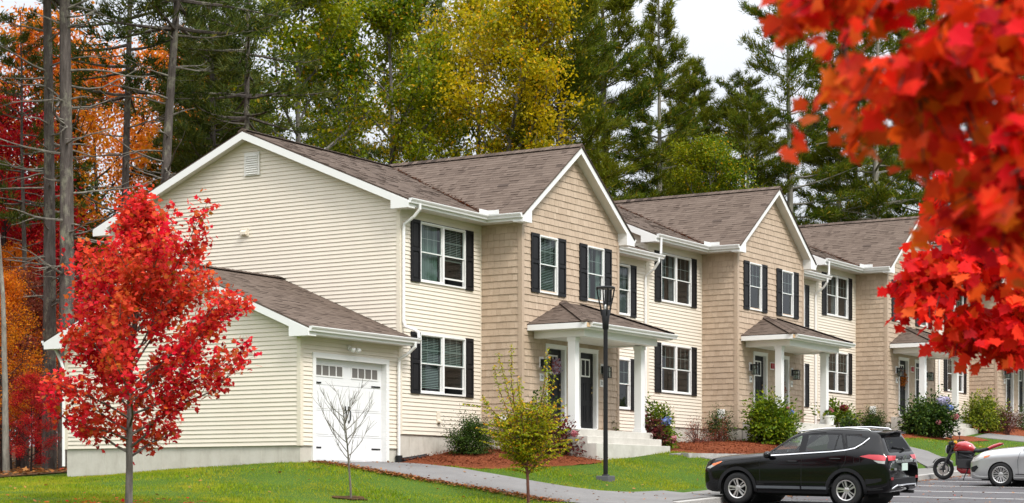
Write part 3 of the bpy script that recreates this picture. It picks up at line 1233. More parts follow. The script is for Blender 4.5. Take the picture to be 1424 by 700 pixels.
    # splash guard over the inside corner
    gt.box(BE - .13, BE - .12, -.9, -.45, gz_, gz_ + .11)
    gt.box(BE - .55, BE - .12, -.575, -.565, gz_, gz_ + .11)
    gt.build('splash_guard', 'white_gutter', R)
    # -------- downspout at the right end
    spout([(12.98, -.51, EAVE - .1), (12.98, -.51, EAVE - .22), (12.98, -.36, EAVE - .42), (12.98, -.07, EAVE - .62), (12.98, -.055, EAVE - .75), (12.98, -.055, -.2)], root)
    # -------- porch
    PX0, PX1, PY, PZT = 4.0, 8.88, -3.06, 2.95
    ax0, ax1, az = 5.9, 6.88, 3.69
    pr = MB()
    sv = (az - PZT) / (BY - PY)
    kk = math.hypot(1, sv)
    d = (BY - PY)
    shingles(pr, (0, PY, PZT), (1, 0, 0), (0, 1, sv), [(PX0, 0), (PX1, 0), (ax1, d * kk), (ax0, d * kk)], 21)
    sl = (az - PZT) / (ax0 - PX0)
    kl = math.hypot(1, sl)
    shingles(pr, (PX0, 0, PZT), (0, -1, 0), (1, 0, sl), [(-BY, 0), (-PY, 0), (-BY, (ax0 - PX0) * kl)], 22)
    sr = (az - PZT) / (PX1 - ax1)
    kr = math.hypot(1, sr)
    shingles(pr, (PX1, 0, PZT), (0, 1, 0), (-1, 0, sr), [(PY, 0), (BY, 0), (BY, (PX1 - ax1) * kr)], 23)
    P = pr.build('porch_roof', 'roof_shingle', root)
    for xa, xb, sd in ((PX0, ax0, 31), (PX1, ax1, 32)):
        hc = MB()
        ridge_caps(hc, (xa, PY, PZT + .01), (xb, BY, az), .3, sd)
        hc.build('hip_cap', 'roof_shingle', P)
    pt = MB()
    pt.box(PX0, PX0 + .022, PY, BY - .03, PZT - .165, PZT - .02)
    pt.box(PX1 - .022, PX1, PY, BY - .03, PZT - .165, PZT - .02)
    pt.box(PX0 + .022, PX1 - .022, PY + .0, PY + .022, PZT - .165, PZT - .02)
    # beams
    bx0, bx1, by = 4.34, 8.44, -2.8
    pt.box(bx0, bx1, by, by + .26, 2.60, PZT - .15)
    pt.box(bx0, bx0 + .26, by + .26, BY - .03, 2.601, PZT - .151)
    pt.box(bx1 - .26, bx1, by + .26, BY - .03, 2.601, PZT - .151)
    pt.box(PX0 + .023, PX1 - .023, PY + .023, BY - .03, PZT - .165, PZT - .152)
    pt.build('porch_beam', 'white_trim', P)
    ce = MB()
    ce.box(bx0 + .261, bx1 - .261, by + .261, BY - .03, 2.63, 2.645)
    ce.build('porch_ceiling', 'porch_white', P)
    pg = MB()
    gutter(pg, (PX0 + .14, PY, PZT - .015), (PX1 + .1, PY, PZT - .015), (0, -1, 0))
    pg.build('gutter', 'white_gutter', P)
    pw = MB()
    pw.box(PX0 - .001, PX0 + .14, PY - .02, PY - .0005, PZT - .14, PZT - .03)
    pw.build('fascia_end', 'primer_wood', P)
    for x in (4.38, 8.06):
        c = MB()
        y0 = -2.5
        c.box(x, x + .22, y0, y0 + .22, .26, 2.599)
        for z0_, z1_, w_ in ((.20, .27, .035), (.27, .33, .018), (2.50, 2.598, .02)):
            c.box(x - w_, x + .22 + w_, y0 - w_, y0 + .22 + w_, z0_, z1_)
        c.build('porch_column', 'white_trim', root, bevel=.006)
    st = MB()
    sx0, sx1 = 4.15, 8.34
    st.box(sx0, sx1, -2.72, BY - .005, -1.2, .199)
    st.box(sx0 + .02, sx1 - .002, -2.99, -2.718, -1.2, .012)
    st.box(sx0 + .018, sx1 - .004, -3.26, -2.988, -1.2, -.175)
    st.build('porch_steps', 'step_concrete', root, bevel=.012)
    # meter box and vents
    mbx = MB()
    mbx.box(BX0 - .14, BX0 - .025, -.84, -.62, .30, .60)
    mbx.box(BX0 - .148, BX0 - .138, -.81, -.65, .33, .57)
    mbx.build('meter_box', 'plate_white', root, bevel=.006)
    dv = MB()
    dv.box(1.62, 1.78, -.03, -.012, .30, .62)
    dv.prism([(1.635, -.03, .40), (1.635, -.11, .36), (1.635, -.11, .33), (1.635, -.03, .33)], (.13, 0, 0))
    dv.build('dryer_vent', 'cream_trim', root)
    lv = MB()
    vy0, vy1 = 4.38, 4.88
    lv.box(-.055, -.012, vy0, vy1, 6.78, 7.38)
    lv2 = MB()
    for q in range(9):
        z = 6.83 + q * .058
        lv.prism([(-.056, vy0 + .06, z), (-.075, vy0 + .06, z - .01), (-.075, vy0 + .06, z - .018), (-.056, vy0 + .06, z + .03)], (0, vy1 - vy0 - .12, 0))
    lv.build('gable_vent', 'vent_white', root)
    wv = MB()
    wv.box(-.045, -.012, 4.75, 5.02, 5.22, 5.42)
    wv.prism([(-.045, 4.8, 5.38), (-.12, 4.8, 5.33), (-.12, 4.8, 5.26), (-.045, 4.8, 5.26)], (0, .17, 0))
    wv.build('wall_vent', 'cream_trim', root)


def build_garage(root):
    GX, GYB, B = -4.0, 7.35, -.37
    e = 2.33                                   # eave (roof edge) height
    ym = GYB / 2
    gzf = lambda y: e + SL * ((y + .45) if y <= ym else (2 * ym - y + .45))
    zt = gzf(ym)
    hi = e - .1
    dx0, dx1, dz = -3.45, -.62, 1.68
    clap_wall((GX, 0, 0), (1, 0, 0), (0, -1, 0), lambda z: [(0, 4.0)], B, hi, [(dx0 - GX - .08, dx1 - GX + .08, B - 1, dz + .1)], root, 'garage_wall')

    def gab(z):
        if z < hi:
            return [(0, GYB)]
        h = (zt - .1 - z) / SL
        return [(max(0, ym - h), min(GYB, ym + h))] if h > 0 else []
    clap_wall((GX, 0, 0), (0, 1, 0), (-1, 0, 0), gab, B, zt - .1, (), root, 'garage_wall')
    clap_wall((GX, GYB, 0), (1, 0, 0), (0, 1, 0), lambda z: [(0, 4.0)], B, hi, (), root, 'garage_wall')
    for (x, y, sx, sy) in ((GX, 0, -1, -1), (GX, GYB, -1, 1)):
        cp = MB()
        cp.box(x + sx * .024, x - sx * .085, y + sy * .024, y + sy * .002, B - .01, hi)
        cp.box(x + sx * .024, x + sx * .002, y + sy * .0015, y - sy * .085, B - .01, hi)
        cp.build('corner_trim', 'cream_trim', root)
    cp = MB()
    cp.box(-.09, -.03, -.026, -.002, B - .01, hi)
    cp.build('corner_trim', 'cream_trim', root)
    f = MB()
    f.box(GX + .02, dx0 - .1, .02, .3, -2.2, B - .002)
    f.box(dx1 + .1, .0, .02, .3, -2.2, B - .002)
    f.box(GX + .02, GX + .25, .3, GYB - .02, -2.2, B - .002)
    f.box(GX + .25, 0, GYB - .25, GYB - .02, -2.2, B - .002)
    for k in range(11):
        y = .55 + k * .61
        f.box(GX + .0155, GX + .02, y - .005, y + .005, -1.6, B - .003)
        f.lathe([(.0, .006), (.02, .006), (.024, 0)], 8, Matrix.Translation((GX + .02, y, -.70 - .03 * k)) @ Matrix.Rotation(-PI / 2, 4, 'Y'))
    f.build('foundation', 'concrete', root)
    # overhead door
    d = MB()
    y = .12
    z0 = -.74
    n = 4
    hgt = (dz - z0) / n
    for k in range(n):
        d.box(dx0, dx1, y, y + .045, z0 + k * hgt + .004, z0 + (k + 1) * hgt - .004)
    d.box(dx0, dx1, y + .02, y + .04, z0, dz)
    # carriage-style battens
    xm = (dx0 + dx1) / 2
    for k in range(3):
        za, zb = z0 + k * hgt + .05, z0 + (k + 1) * hgt - .05
        for a, b in ((dx0 + .08, xm - .06), (xm + .06, dx1 - .08)):
            m = (a + b) / 2
            for q0, q1 in ((a, m - .05), (m + .05, b)):
                d.box(q0, q1, y - .008, y + .001, za, zb)
    D = d.build('garage_door', 'white_door', root)
    fr = MB()
    fr.box(dx0 - .12, dx0, -.04, .125, -.78, dz + .0)
    fr.box(dx1, dx1 + .12, -.04, .125, -.78, dz + .0)
    fr.box(dx0 - .12, dx1 + .12, -.044, .125, dz, dz + .12)
    fr.build('door_frame', 'white_trim', D)
    wi, gl = MB(), MB()
    for a, b in ((dx0 + .14, xm - .16), (xm + .16, dx1 - .14)):
        za, zb = dz - .42, dz - .12
        for q in ((a, a + .035, za, zb), (b - .035, b, za, zb), (a + .035, b - .035, za, za + .035), (a + .035, b - .035, zb - .035, zb)):
            wi.box(q[0], q[1], y - .014, y - .0005, q[2], q[3])
        for k in (1, 2, 3):
            xx = a + (b - a) * k / 4
            wi.box(xx - .016, xx + .016, y - .013, y - .0005, za + .035, zb - .035)
        gl.quad((a + .035, y - .004, za + .035), (b - .035, y - .004, za + .035), (b - .035, y - .004, zb - .035), (a + .035, y - .004, zb - .035))
    wi.build('window_frame', 'white_trim', D)
    gl.build('window_glass', 'room_wall', D)
    for zz in (dz - .58, z0 + .32):
        for xa, xb in ((dx0 + .02, dx0 + .38), (dx1 - .42, dx1 - .06)):
            h = MB()
            h.box(xa, xb, y - .02, y - .0085, zz, zz + .035)
            h.build('strap_hinge', 'metal_black', D)
    for sx in (-1, 1):
        g = MB()
        x = xm + sx * .07
        g.tube([(x, y - .01, z0 + .98), (x + sx * .01, y - .05, z0 + 1.02), (x + sx * .012, y - .055, z0 + 1.12), (x + sx * .01, y - .05, z0 + 1.22), (x, y - .01, z0 + 1.26)], [.022, .013, .016, .013, .022], 8)
        g.box(x - .025, x + .025, y - .016, y - .0085, z0 + .94, z0 + 1.0)
        g.box(x - .025, x + .025, y - .016, y - .0085, z0 + 1.24, z0 + 1.34)
        g.build('pull_handle', 'metal_black', D)
    # roof
    r = MB()
    k = math.hypot(1, SL)
    shingles(r, (0, -.47, e - .02 * SL), (1, 0, 0), (0, 1, SL), [(GX - .3, 0), (-.026, 0), (-.026, (ym + .45) * k), (GX - .3, (ym + .45) * k)], 41)
    # the front overhang carries on a little past the corner of the house
    shingles(r, (0, -.47, e - .02 * SL), (1, 0, 0), (0, 1, SL), [(-.0259, 0), (.06, 0), (.06, .42 * k), (-.0259, .42 * k)], 43)
    shingles(r, (0, 2 * ym + .47, e - .02 * SL), (-1, 0, 0), (0, -1, SL), [(.026, 0), (-GX + .3, 0), (-GX + .3, (ym + .45) * k), (.026, (ym + .45) * k)], 42)
    R = r.build('garage_roof', 'roof_shingle', root)
    rc = MB()
    ridge_caps(rc, (GX - .3, ym, zt), (-.03, ym, zt), SL, 44)
    rc.build('ridge_cap', 'roof_shingle', R)
    t_ = MB()
    x0 = GX - .3
    t_.box(x0 + .03, .06, -.45, -.428, e - .18, e - .03)
    rake(t_, (x0, -.45, e - .03), (x0, ym, zt - .03), (1, 0, 0), .18)
    rake(t_, (x0, ym, zt - .03), (x0, 2 * ym + .45, e - .03), (1, 0, 0), .18)
    t_.prism([(x0 - .004, -.46, e - .21), (x0 - .004, .10, e - .21), (x0 - .004, .10, e + SL * .55 - .06), (x0 - .004, -.46, e - .06)], (.30, 0, 0))
    t_.prism([(x0 - .004, GYB - .1, e - .21), (x0 - .004, GYB + .46, e - .21), (x0 - .004, GYB + .46, e - .06), (x0 - .004, GYB - .1, e + SL * .55 - .06)], (.30, 0, 0))
    t_.build('eave_trim', 'white_trim', R)
    so = MB()
    so.box(GX, .05, -.43, 0, e - .17, e - .155)
    for a, b in ((-.1, ym), (ym, GYB + .1)):
        so.beam((x0 + .03, a, gzf(a) - .18), (x0 + .03, b, gzf(b) - .18), (.3, 0, 0), (0, 0, .012))
    so.build('soffit', 'vent_white', R)
    for a, b, ov in (((x0 + .02, -.45, e + .005), (.13, -.45, e + .005), (0, -1, 0)), ((x0 + .02, GYB + .45, e + .005), (.0, GYB + .45, e + .005), (0, 1, 0))):
        g = MB()
        gutter(g, a, b, ov)
        g.build('gutter', 'white_gutter', R)
    spout([(-.06, -.51, e - .1), (-.06, -.51, e - .2), (-.10, -.3, e - .38), (-.14, -.09, e - .5), (-.14, -.075, e - .65), (-.14, -.075, -.56)], root)
    # black drain pipe at its foot
    b = MB()
    b.tube([(-.14, -.08, -.75), (-.14, -.08, -.54)], [.09, .085], 14)
    pts, rr = [], []
    for q in range(46):
        s_ = q / 45
        pts.append((-.1 + 1.0 * s_, -.16 - .05 * math.sin(s_ * 3), -.665 + .11 * s_))
        rr.append(.075 if q % 2 else .062)
    b.tube(pts, rr, 10)
    b.build('drain_pipe', 'black_plastic', root)
    # leader from the high gutter, over the garage roof, into the low gutter
    spout([(.14, -.51, EAVE - .1), (.14, -.51, EAVE - .22), (.10, -.36, EAVE - .40), (.07, -.09, EAVE - .58), (.07, -.075, EAVE - .72), (.07, -.075, 2.78), (.08, -.12, 2.66), (.085, -.40, 2.56), (.09, -.5, 2.5), (.09, -.52, 2.36)], root)
    # downspout on the far corner of the garage
    spout([(GX + .1, GYB + .5, e - .1), (GX - .02, GYB + .15, e - .5), (GX - .02, GYB + .06, e - .7), (GX - .02, GYB + .06, -.8)], root)
    # twin floodlight
    fl = MB()
    M = Matrix.Translation((-2.15, -.02, 1.98))
    fl.lathe([(0, .0), (.07, .0), (.065, .03), (.03, .045), (0, .045)], 14, M @ Matrix.Rotation(PI / 2, 4, 'X'))
    for sx in (-.09, .13):
        fl.tube([(-2.15, -.06, 1.98), (-2.15 + sx, -.14, 1.96)], .014, 6)
        fl.lathe([(.0, -.05), (.03, -.05), (.05, .02), (.06, .08), (.0, .085)], 14, Matrix.Translation((-2.15 + sx, -.17, 1.94)) @ Matrix.Rotation(PI * .62, 4, 'X'))
    fl.build('floodlight', 'plate_white', root, smooth=True)


ZK = lambda k: k * STEP_Z
house = empty('townhouse', (0, 0, 0))
build_townhouse(house)
tag(house, 'nearest townhouse of the row, the one with the single attached garage', 'townhouse', 'townhouses of the stepped row')
houses = [house]
DISTINCT = {'gable_vent': 1, 'wall_vent': 1}
for k in (1, 2, 3):
    h = copy_tree(house, None, lambda ch: ch.name.split('.')[0] in ('gable_vent', 'wall_vent', 'blind', 'curtain') or ch.name in FIRST)
    pair_windows(h, False)
    h.location = (STEP_X * k, 0, ZK(k))
    houses.append(h)
    # short leader from this gutter down into the gutter of the house below
    spout([(-.06, -.51, EAVE - .1), (-.08, -.51, EAVE - .58)], h)
tag(houses[1], 'second townhouse of the row, its porch rising behind the black SUV', 'townhouse')
tag(houses[2], 'third townhouse of the row, partly behind the scarlet branch', 'townhouse')
tag(houses[3], 'farthest townhouse of the row, almost hidden by red foliage', 'townhouse')
build_garage(house)
NUM = [('20', '22'), ('24', '26'), ('28', '30'), ('32', '34')]
for h, nn in zip(houses, NUM):
    plates = [c for c in h.children if c.name.startswith('number_plate')]
    for p, x, s in zip(plates, (4.74, 8.0), nn):
        digits(h, s, x, BY - .0445, 1.6, .12, p)
# the two windows of the other houses that show a curtain
# ------------------------------------------------------------------ vehicles
def pchip(xk, yk, x):
    xk, yk = np.asarray(xk, float), np.asarray(yk, float)
    h = np.diff(xk)
    d = np.diff(yk) / h
    m = np.zeros(len(xk))
    m[0], m[-1] = d[0], d[-1]
    for i in range(1, len(xk) - 1):
        if d[i - 1] * d[i] > 0:
            w1, w2 = 2 * h[i] + h[i - 1], h[i] + 2 * h[i - 1]
            m[i] = (w1 + w2) / (w1 / d[i - 1] + w2 / d[i])
    i = np.clip(np.searchsorted(xk, x) - 1, 0, len(h) - 1)
    t_ = (x - xk[i]) / h[i]
    return ((2 * t_**3 - 3 * t_**2 + 1) * yk[i] + (t_**3 - 2 * t_**2 + t_) * h[i] * m[i] + (-2 * t_**3 + 3 * t_**2) * yk[i + 1] + (t_**3 - t_**2) * h[i] * m[i + 1])


class Car:
    """lofted hull; s runs backwards from the front axle, local +Y is forward"""

    def __init__(c, root, ST, wb, arch_r, axle_z, paint, zmid):
        c.root, c.wb, c.R, c.az = root, wb, arch_r, axle_z
        c.y = lambda s: wb / 2 - s
        ST = np.array(ST, float)
        ss = np.concatenate([np.linspace(ST[0, 0], ST[0, 0] + .12, 8)[:-1], np.linspace(ST[0, 0] + .12, ST[-1, 0] - .12, 118), np.linspace(ST[-1, 0] - .12, ST[-1, 0], 10)[1:]])
        q = [pchip(ST[:, 0], ST[:, i], ss) for i in range(1, 8)]
        rows = []
        for i, s in enumerate(ss):
            zl, wm, zb, wbt, zr, wr, zt = [a[i] for a in q]
            zm = min(zmid, zb - .06)
            P = [(0, zl), (wm * .55, zl), (wm * .90, zl + .01), (wm * .975, zl + .09), (wm, (zl + zm) / 2 + .05), (wm * .998, zm + (zb - zm) * .35), (wm * .985, zb - .10 * (zb - zm) / .4), (wbt, zb),
                 (wbt + (wr - wbt) * .60, zb + .64 * (zr - zb)), (wr, zr), (wr * .82, zr + (zt - zr) * .62), (wr * .45, zr + (zt - zr) * .93), (0, zt)]
            P = np.array(P)
            E = np.vstack([2 * P[0] - P[1], P, 2 * P[-1] - P[-2]])
            E[0] = (-P[1][0], P[1][1])
            E[-1] = (-P[-2][0], P[-2][1])
            out = []
            for k in range(len(P) - 1):
                p0, p1, p2, p3 = E[k], E[k + 1], E[k + 2], E[k + 3]
                for u in np.linspace(0, 1, 5)[:-1]:
                    # centripetal-ish: damped tangents
                    m1, m2 = (p2 - p0) * .42, (p3 - p1) * .42
                    lim = np.linalg.norm(p2 - p1)
                    for m in (m1, m2):
                        n_ = np.linalg.norm(m)
                        if n_ > lim:
                            m *= lim / n_
                    out.append((2 * u**3 - 3 * u**2 + 1) * p1 + (u**3 - 2 * u**2 + u) * m1 + (-2 * u**3 + 3 * u**2) * p2 + (u**3 - u**2) * m2)
            out.append(P[-1])
            rows.append(out)
        rows = np.array(rows)
        ns, nk, _ = rows.shape
        V = np.zeros((ns, 2 * nk - 2, 3))
        V[:, :nk, 0] = rows[:, :, 0]
        V[:, :nk, 2] = rows[:, :, 1]
        V[:, nk:, 0] = -rows[:, nk - 2:0:-1, 0]
        V[:, nk:, 2] = rows[:, nk - 2:0:-1, 1]
        V[:, :, 1] = (wb / 2 - ss)[:, None]
        n2 = 2 * nk - 2
        F = []
        for i in range(ns - 1):
            for k in range(n2):
                a = (i * n2 + k, i * n2 + (k + 1) % n2, (i + 1) * n2 + (k + 1) % n2, (i + 1) * n2 + k)
                F.append(a)
        F.append(tuple(range(n2)))
        F.append(tuple(range(ns * n2 - 1, (ns - 1) * n2 - 1, -1)))
        c.V = V.reshape(-1, 3)
        c.F = F
        c.bvh = BVHTree.FromPolygons([tuple(v) for v in c.V], F)
        c.paint = paint

    def body(c, windows):
        """drop the wheel arches and window openings out of the hull"""
        V = c.V.copy()
        kill = np.zeros(len(V), bool)
        for s in (0, c.wb):
            dy, dz = V[:, 1] - c.y(s), V[:, 2] - c.az
            r = np.hypot(dy, dz)
            m = (np.abs(V[:, 0]) > .45) & (r < c.R)
            snap = m & (r > c.R - .055)
            f = c.R / np.maximum(r, 1e-6)
            V[snap, 1] = c.y(s) + dy[snap] * f[snap]
            V[snap, 2] = c.az + dz[snap] * f[snap]
            kill |= m & ~snap
        fk = []
        for kind, poly in windows:
            if kind == 'side':
                m = inside(V[:, 1], V[:, 2], poly) & (np.abs(V[:, 0]) > .4)
            elif kind == 'front':
                m = inside(V[:, 0], V[:, 2], poly) & (V[:, 1] > c.y(1.5))
            else:
                m = inside(V[:, 0], V[:, 2], poly) & (V[:, 1] < c.y(2.9))
            kill |= m
        F = [f for f in c.F if len(f) > 4 or not any(kill[i] for i in f)]
        o = mesh_from('body', [tuple(v) for v in V], F, [c.paint], c.root, smooth=True)
        return o

    def hit(c, mode, a, b, off, sgn=1):
        if mode == 'side':
            h = c.bvh.ray_cast(Vector((3 * sgn, a, b)), Vector((-sgn, 0, 0)))
        elif mode == 'front':
            h = c.bvh.ray_cast(Vector((a, 4, b)), Vector((0, -1, 0)))
        elif mode == 'rear':
            h = c.bvh.ray_cast(Vector((a, -4, b)), Vector((0, 1, 0)))
        else:
            h = c.bvh.ray_cast(Vector((a, b, 4)), Vector((0, 0, -1)))
        if h[0] is None:
            pt = {'side': Vector((sgn * .9, a, b)), 'front': Vector((a, 2, b)), 'rear': Vector((a, -2, b)), 'top': Vector((a, b, 1.6))}[mode]
            h = c.bvh.find_nearest(pt)
        n = h[1]
        if mode == 'side' and n.x * sgn < 0 or mode == 'front' and n.y < 0 or mode == 'rear' and n.y > 0 or mode == 'top' and n.z < 0:
            n = -n
        return h[0] + n * off

    def patch(c, name, mode, poly, off, mat, parent, sgn=1, res=.045, smooth=True):
        idx, P, F = {}, [], []
        xs = [p[0] for p in poly]
        ys = [p[1] for p in poly]
        for i in range(math.floor(min(xs) / res), math.ceil(max(xs) / res)):
            for j in range(math.floor(min(ys) / res), math.ceil(max(ys) / res)):
                cl = clip_poly(poly, i * res, (i + 1) * res, j * res, (j + 1) * res)
                f = []
                for p in cl:
                    k = (round(p[0], 4), round(p[1], 4))
                    if k not in idx:
                        idx[k] = len(P)
                        P.append(tuple(c.hit(mode, p[0], p[1], off, sgn)))
                    if idx[k] not in f:
                        f.append(idx[k])
                if len(f) >= 3:
                    F.append(f)
        return mesh_from(name, P, F, [mat], parent, smooth=smooth)

    def strip(c, mb, mode, path, width, off, sgn=1, closed=False, res=.04):
        pts = []
        n = len(path)
        for i in range(n if closed else n - 1):
            a, b = np.array(path[i]), np.array(path[(i + 1) % n])
            k = max(1, int(np.linalg.norm(b - a) / res))
            pts += [a + (b - a) * t_ / k for t_ in range(k)]
        if not closed:
            pts.append(np.array(path[-1]))
        m = len(pts)
        V = []
        for i in range(m):
            p, q = (pts[i - 1], pts[(i + 1) % m]) if closed else (pts[max(i - 1, 0)], pts[min(i + 1, m - 1)])
            d = q - p
            d = d / (np.linalg.norm(d) + 1e-9)
            nn = np.array((-d[1], d[0])) * width / 2
            for s_ in (1, -1):
                w = pts[i] + nn * s_
                V.append(c.hit(mode, w[0], w[1], off, sgn))
        F = [(2 * i, 2 * i + 1, 2 * ((i + 1) % m) + 1, 2 * ((i + 1) % m)) for i in range(m if closed else m - 1)]
        mb.add(V, F)


def wheel(root, x, y, z, r, rr, w, spokes, out):
    """tyre with a rim of split spokes; out = +-1 is the outer side along x"""
    M = Matrix.Translation((x, y, z)) @ Matrix.Rotation(PI / 2 * out, 4, 'Y')
    t_ = MB()
    h = w / 2
    t_.lathe([(rr, -h * .9), (rr + .02, -h), (r - .05, -h), (r - .012, -h * .88), (r, -h * .6), (r, -h * .2), (r - .006, -h * .18), (r - .006, -h * .12), (r, -h * .1), (r, h * .1), (r - .006, h * .12), (r - .006, h * .18), (r, h * .2), (r, h * .6), (r - .012, h * .88), (r - .05, h), (rr + .02, h), (rr, h * .9), (rr - .015, h * .5), (rr - .015, -h * .9)], 40, M)
    T = t_.build('wheel', 'rubber', root, smooth=True)
    b = MB()
    b.lathe([(rr - .012, -h * .8), (rr - .02, h * .2), (0.0, h * .15)], 32, M)
    b.lathe([(.14, h * .16), (.14, h * .3), (.05, h * .32), (0, h * .32)], 24, M)
    b.build('wheel_barrel', 'well_black', T)
    a = MB()
    a.lathe([(rr - .004, h * .93), (rr + .004, h * .99), (rr - .006, h * 1.0), (rr - .022, h * .9), (rr - .02, h * .5)], 40, M)
    a.lathe([(.075, h * .4), (.07, h * .62), (.05, h * .72), (.03, h * .75), (0, h * .75)], 20, M)
    for k in range(spokes):
        an = 2 * PI * k / spokes + .3
        for side, wd in (((-1, .046), (1, .022)) if spokes <= 5 else ((-1, .030), (1, .022))):
            dd = .062 if spokes <= 5 else .05
            p0 = (.05, side * .022)
            p1 = (rr - .018, side * (dd * rr / .22 * .62))
            pts = []
            for (px, py), ww in ((p0, wd * .8), (p1, wd)):
                pts.append(((px, py - ww / 2), (px, py + ww / 2)))
            ca, sa = math.cos(an), math.sin(an)
            Q = []
            for zz0, zz1 in ((.58, .70), (.74, .90)):
                pass
            q = [pts[0][0], pts[0][1], pts[1][1], pts[1][0]]
            top = [h * .70, h * .70, h * .88, h * .88]
            bot = [h * .40, h * .40, h * .60, h * .60]
            R_ = lambda p, zz: M @ Vector((p[0] * ca - p[1] * sa, p[0] * sa + p[1] * ca, zz))
            P = [R_(p, zz) for p, zz in zip(q, top)] + [R_(p, zz) for p, zz in zip(q, bot)]
            a.add(P, [(0, 1, 2, 3), (7, 6, 5, 4), (0, 4, 5, 1), (1, 5, 6, 2), (2, 6, 7, 3), (3, 7, 4, 0)])
    a.build('rim', 'alloy', T)
    return T


def seat(root, x, y, z):
    mb = MB()
    mb.box(x - .25, x + .25, y - .25, y + .27, z, z + .16)
    mb.beam((x - .25, y - .34, z + .12), (x - .22, y - .52, z + .68), (.48, 0, 0), (0, .13, 0))
    mb.beam((x - .13, y - .54, z + .71), (x - .12, y - .58, z + .90), (.25, 0, 0), (0, .09, 0))
    return mb.build('seat', 'car_seat', root, bevel=.04)


def steering(root, x, y, z):
    mb = MB()
    M = Matrix.Translation((x, y, z)) @ Matrix.Rotation(PI / 2 - .45, 4, 'X')
    mb.lathe([(.185 + .016 * math.cos(a), .016 * math.sin(a)) for a in np.linspace(0, 2 * PI, 9)], 28, M)
    for an in (0, PI, -PI / 2):
        mb.tube([M @ Vector((0, 0, -.02)), M @ Vector((.18 * math.cos(an), .18 * math.sin(an), 0))], .018, 6)
    mb.tube([M @ Vector((0, 0, 0)), M @ Vector((0, 0, -.3))], .05, 8)
    return mb.build('steering_wheel', 'car_interior', root)


def mirror(root, x, y, z, sgn, mat):
    mb = MB()
    pr = [(.0, -.085), (.055, -.08), (.095, -.045), (.11, .0), (.10, .045), (.06, .08), (0, .09)]
    M = Matrix.Translation((x + sgn * .13, y, z)) @ Matrix.Rotation(PI / 2 * sgn, 4, 'Y') @ Matrix.Diagonal((.75, .75, 1.1, 1))
    mb.lathe([(max(r_, .001), z_) for r_, z_ in pr], 16, M)
    mb.tube([(x - sgn * .05, y + .0, z - .07), (x + sgn * .08, y, z - .03)], [.035, .03], 8)
    return mb.build('wing_mirror', mat, root, smooth=True)


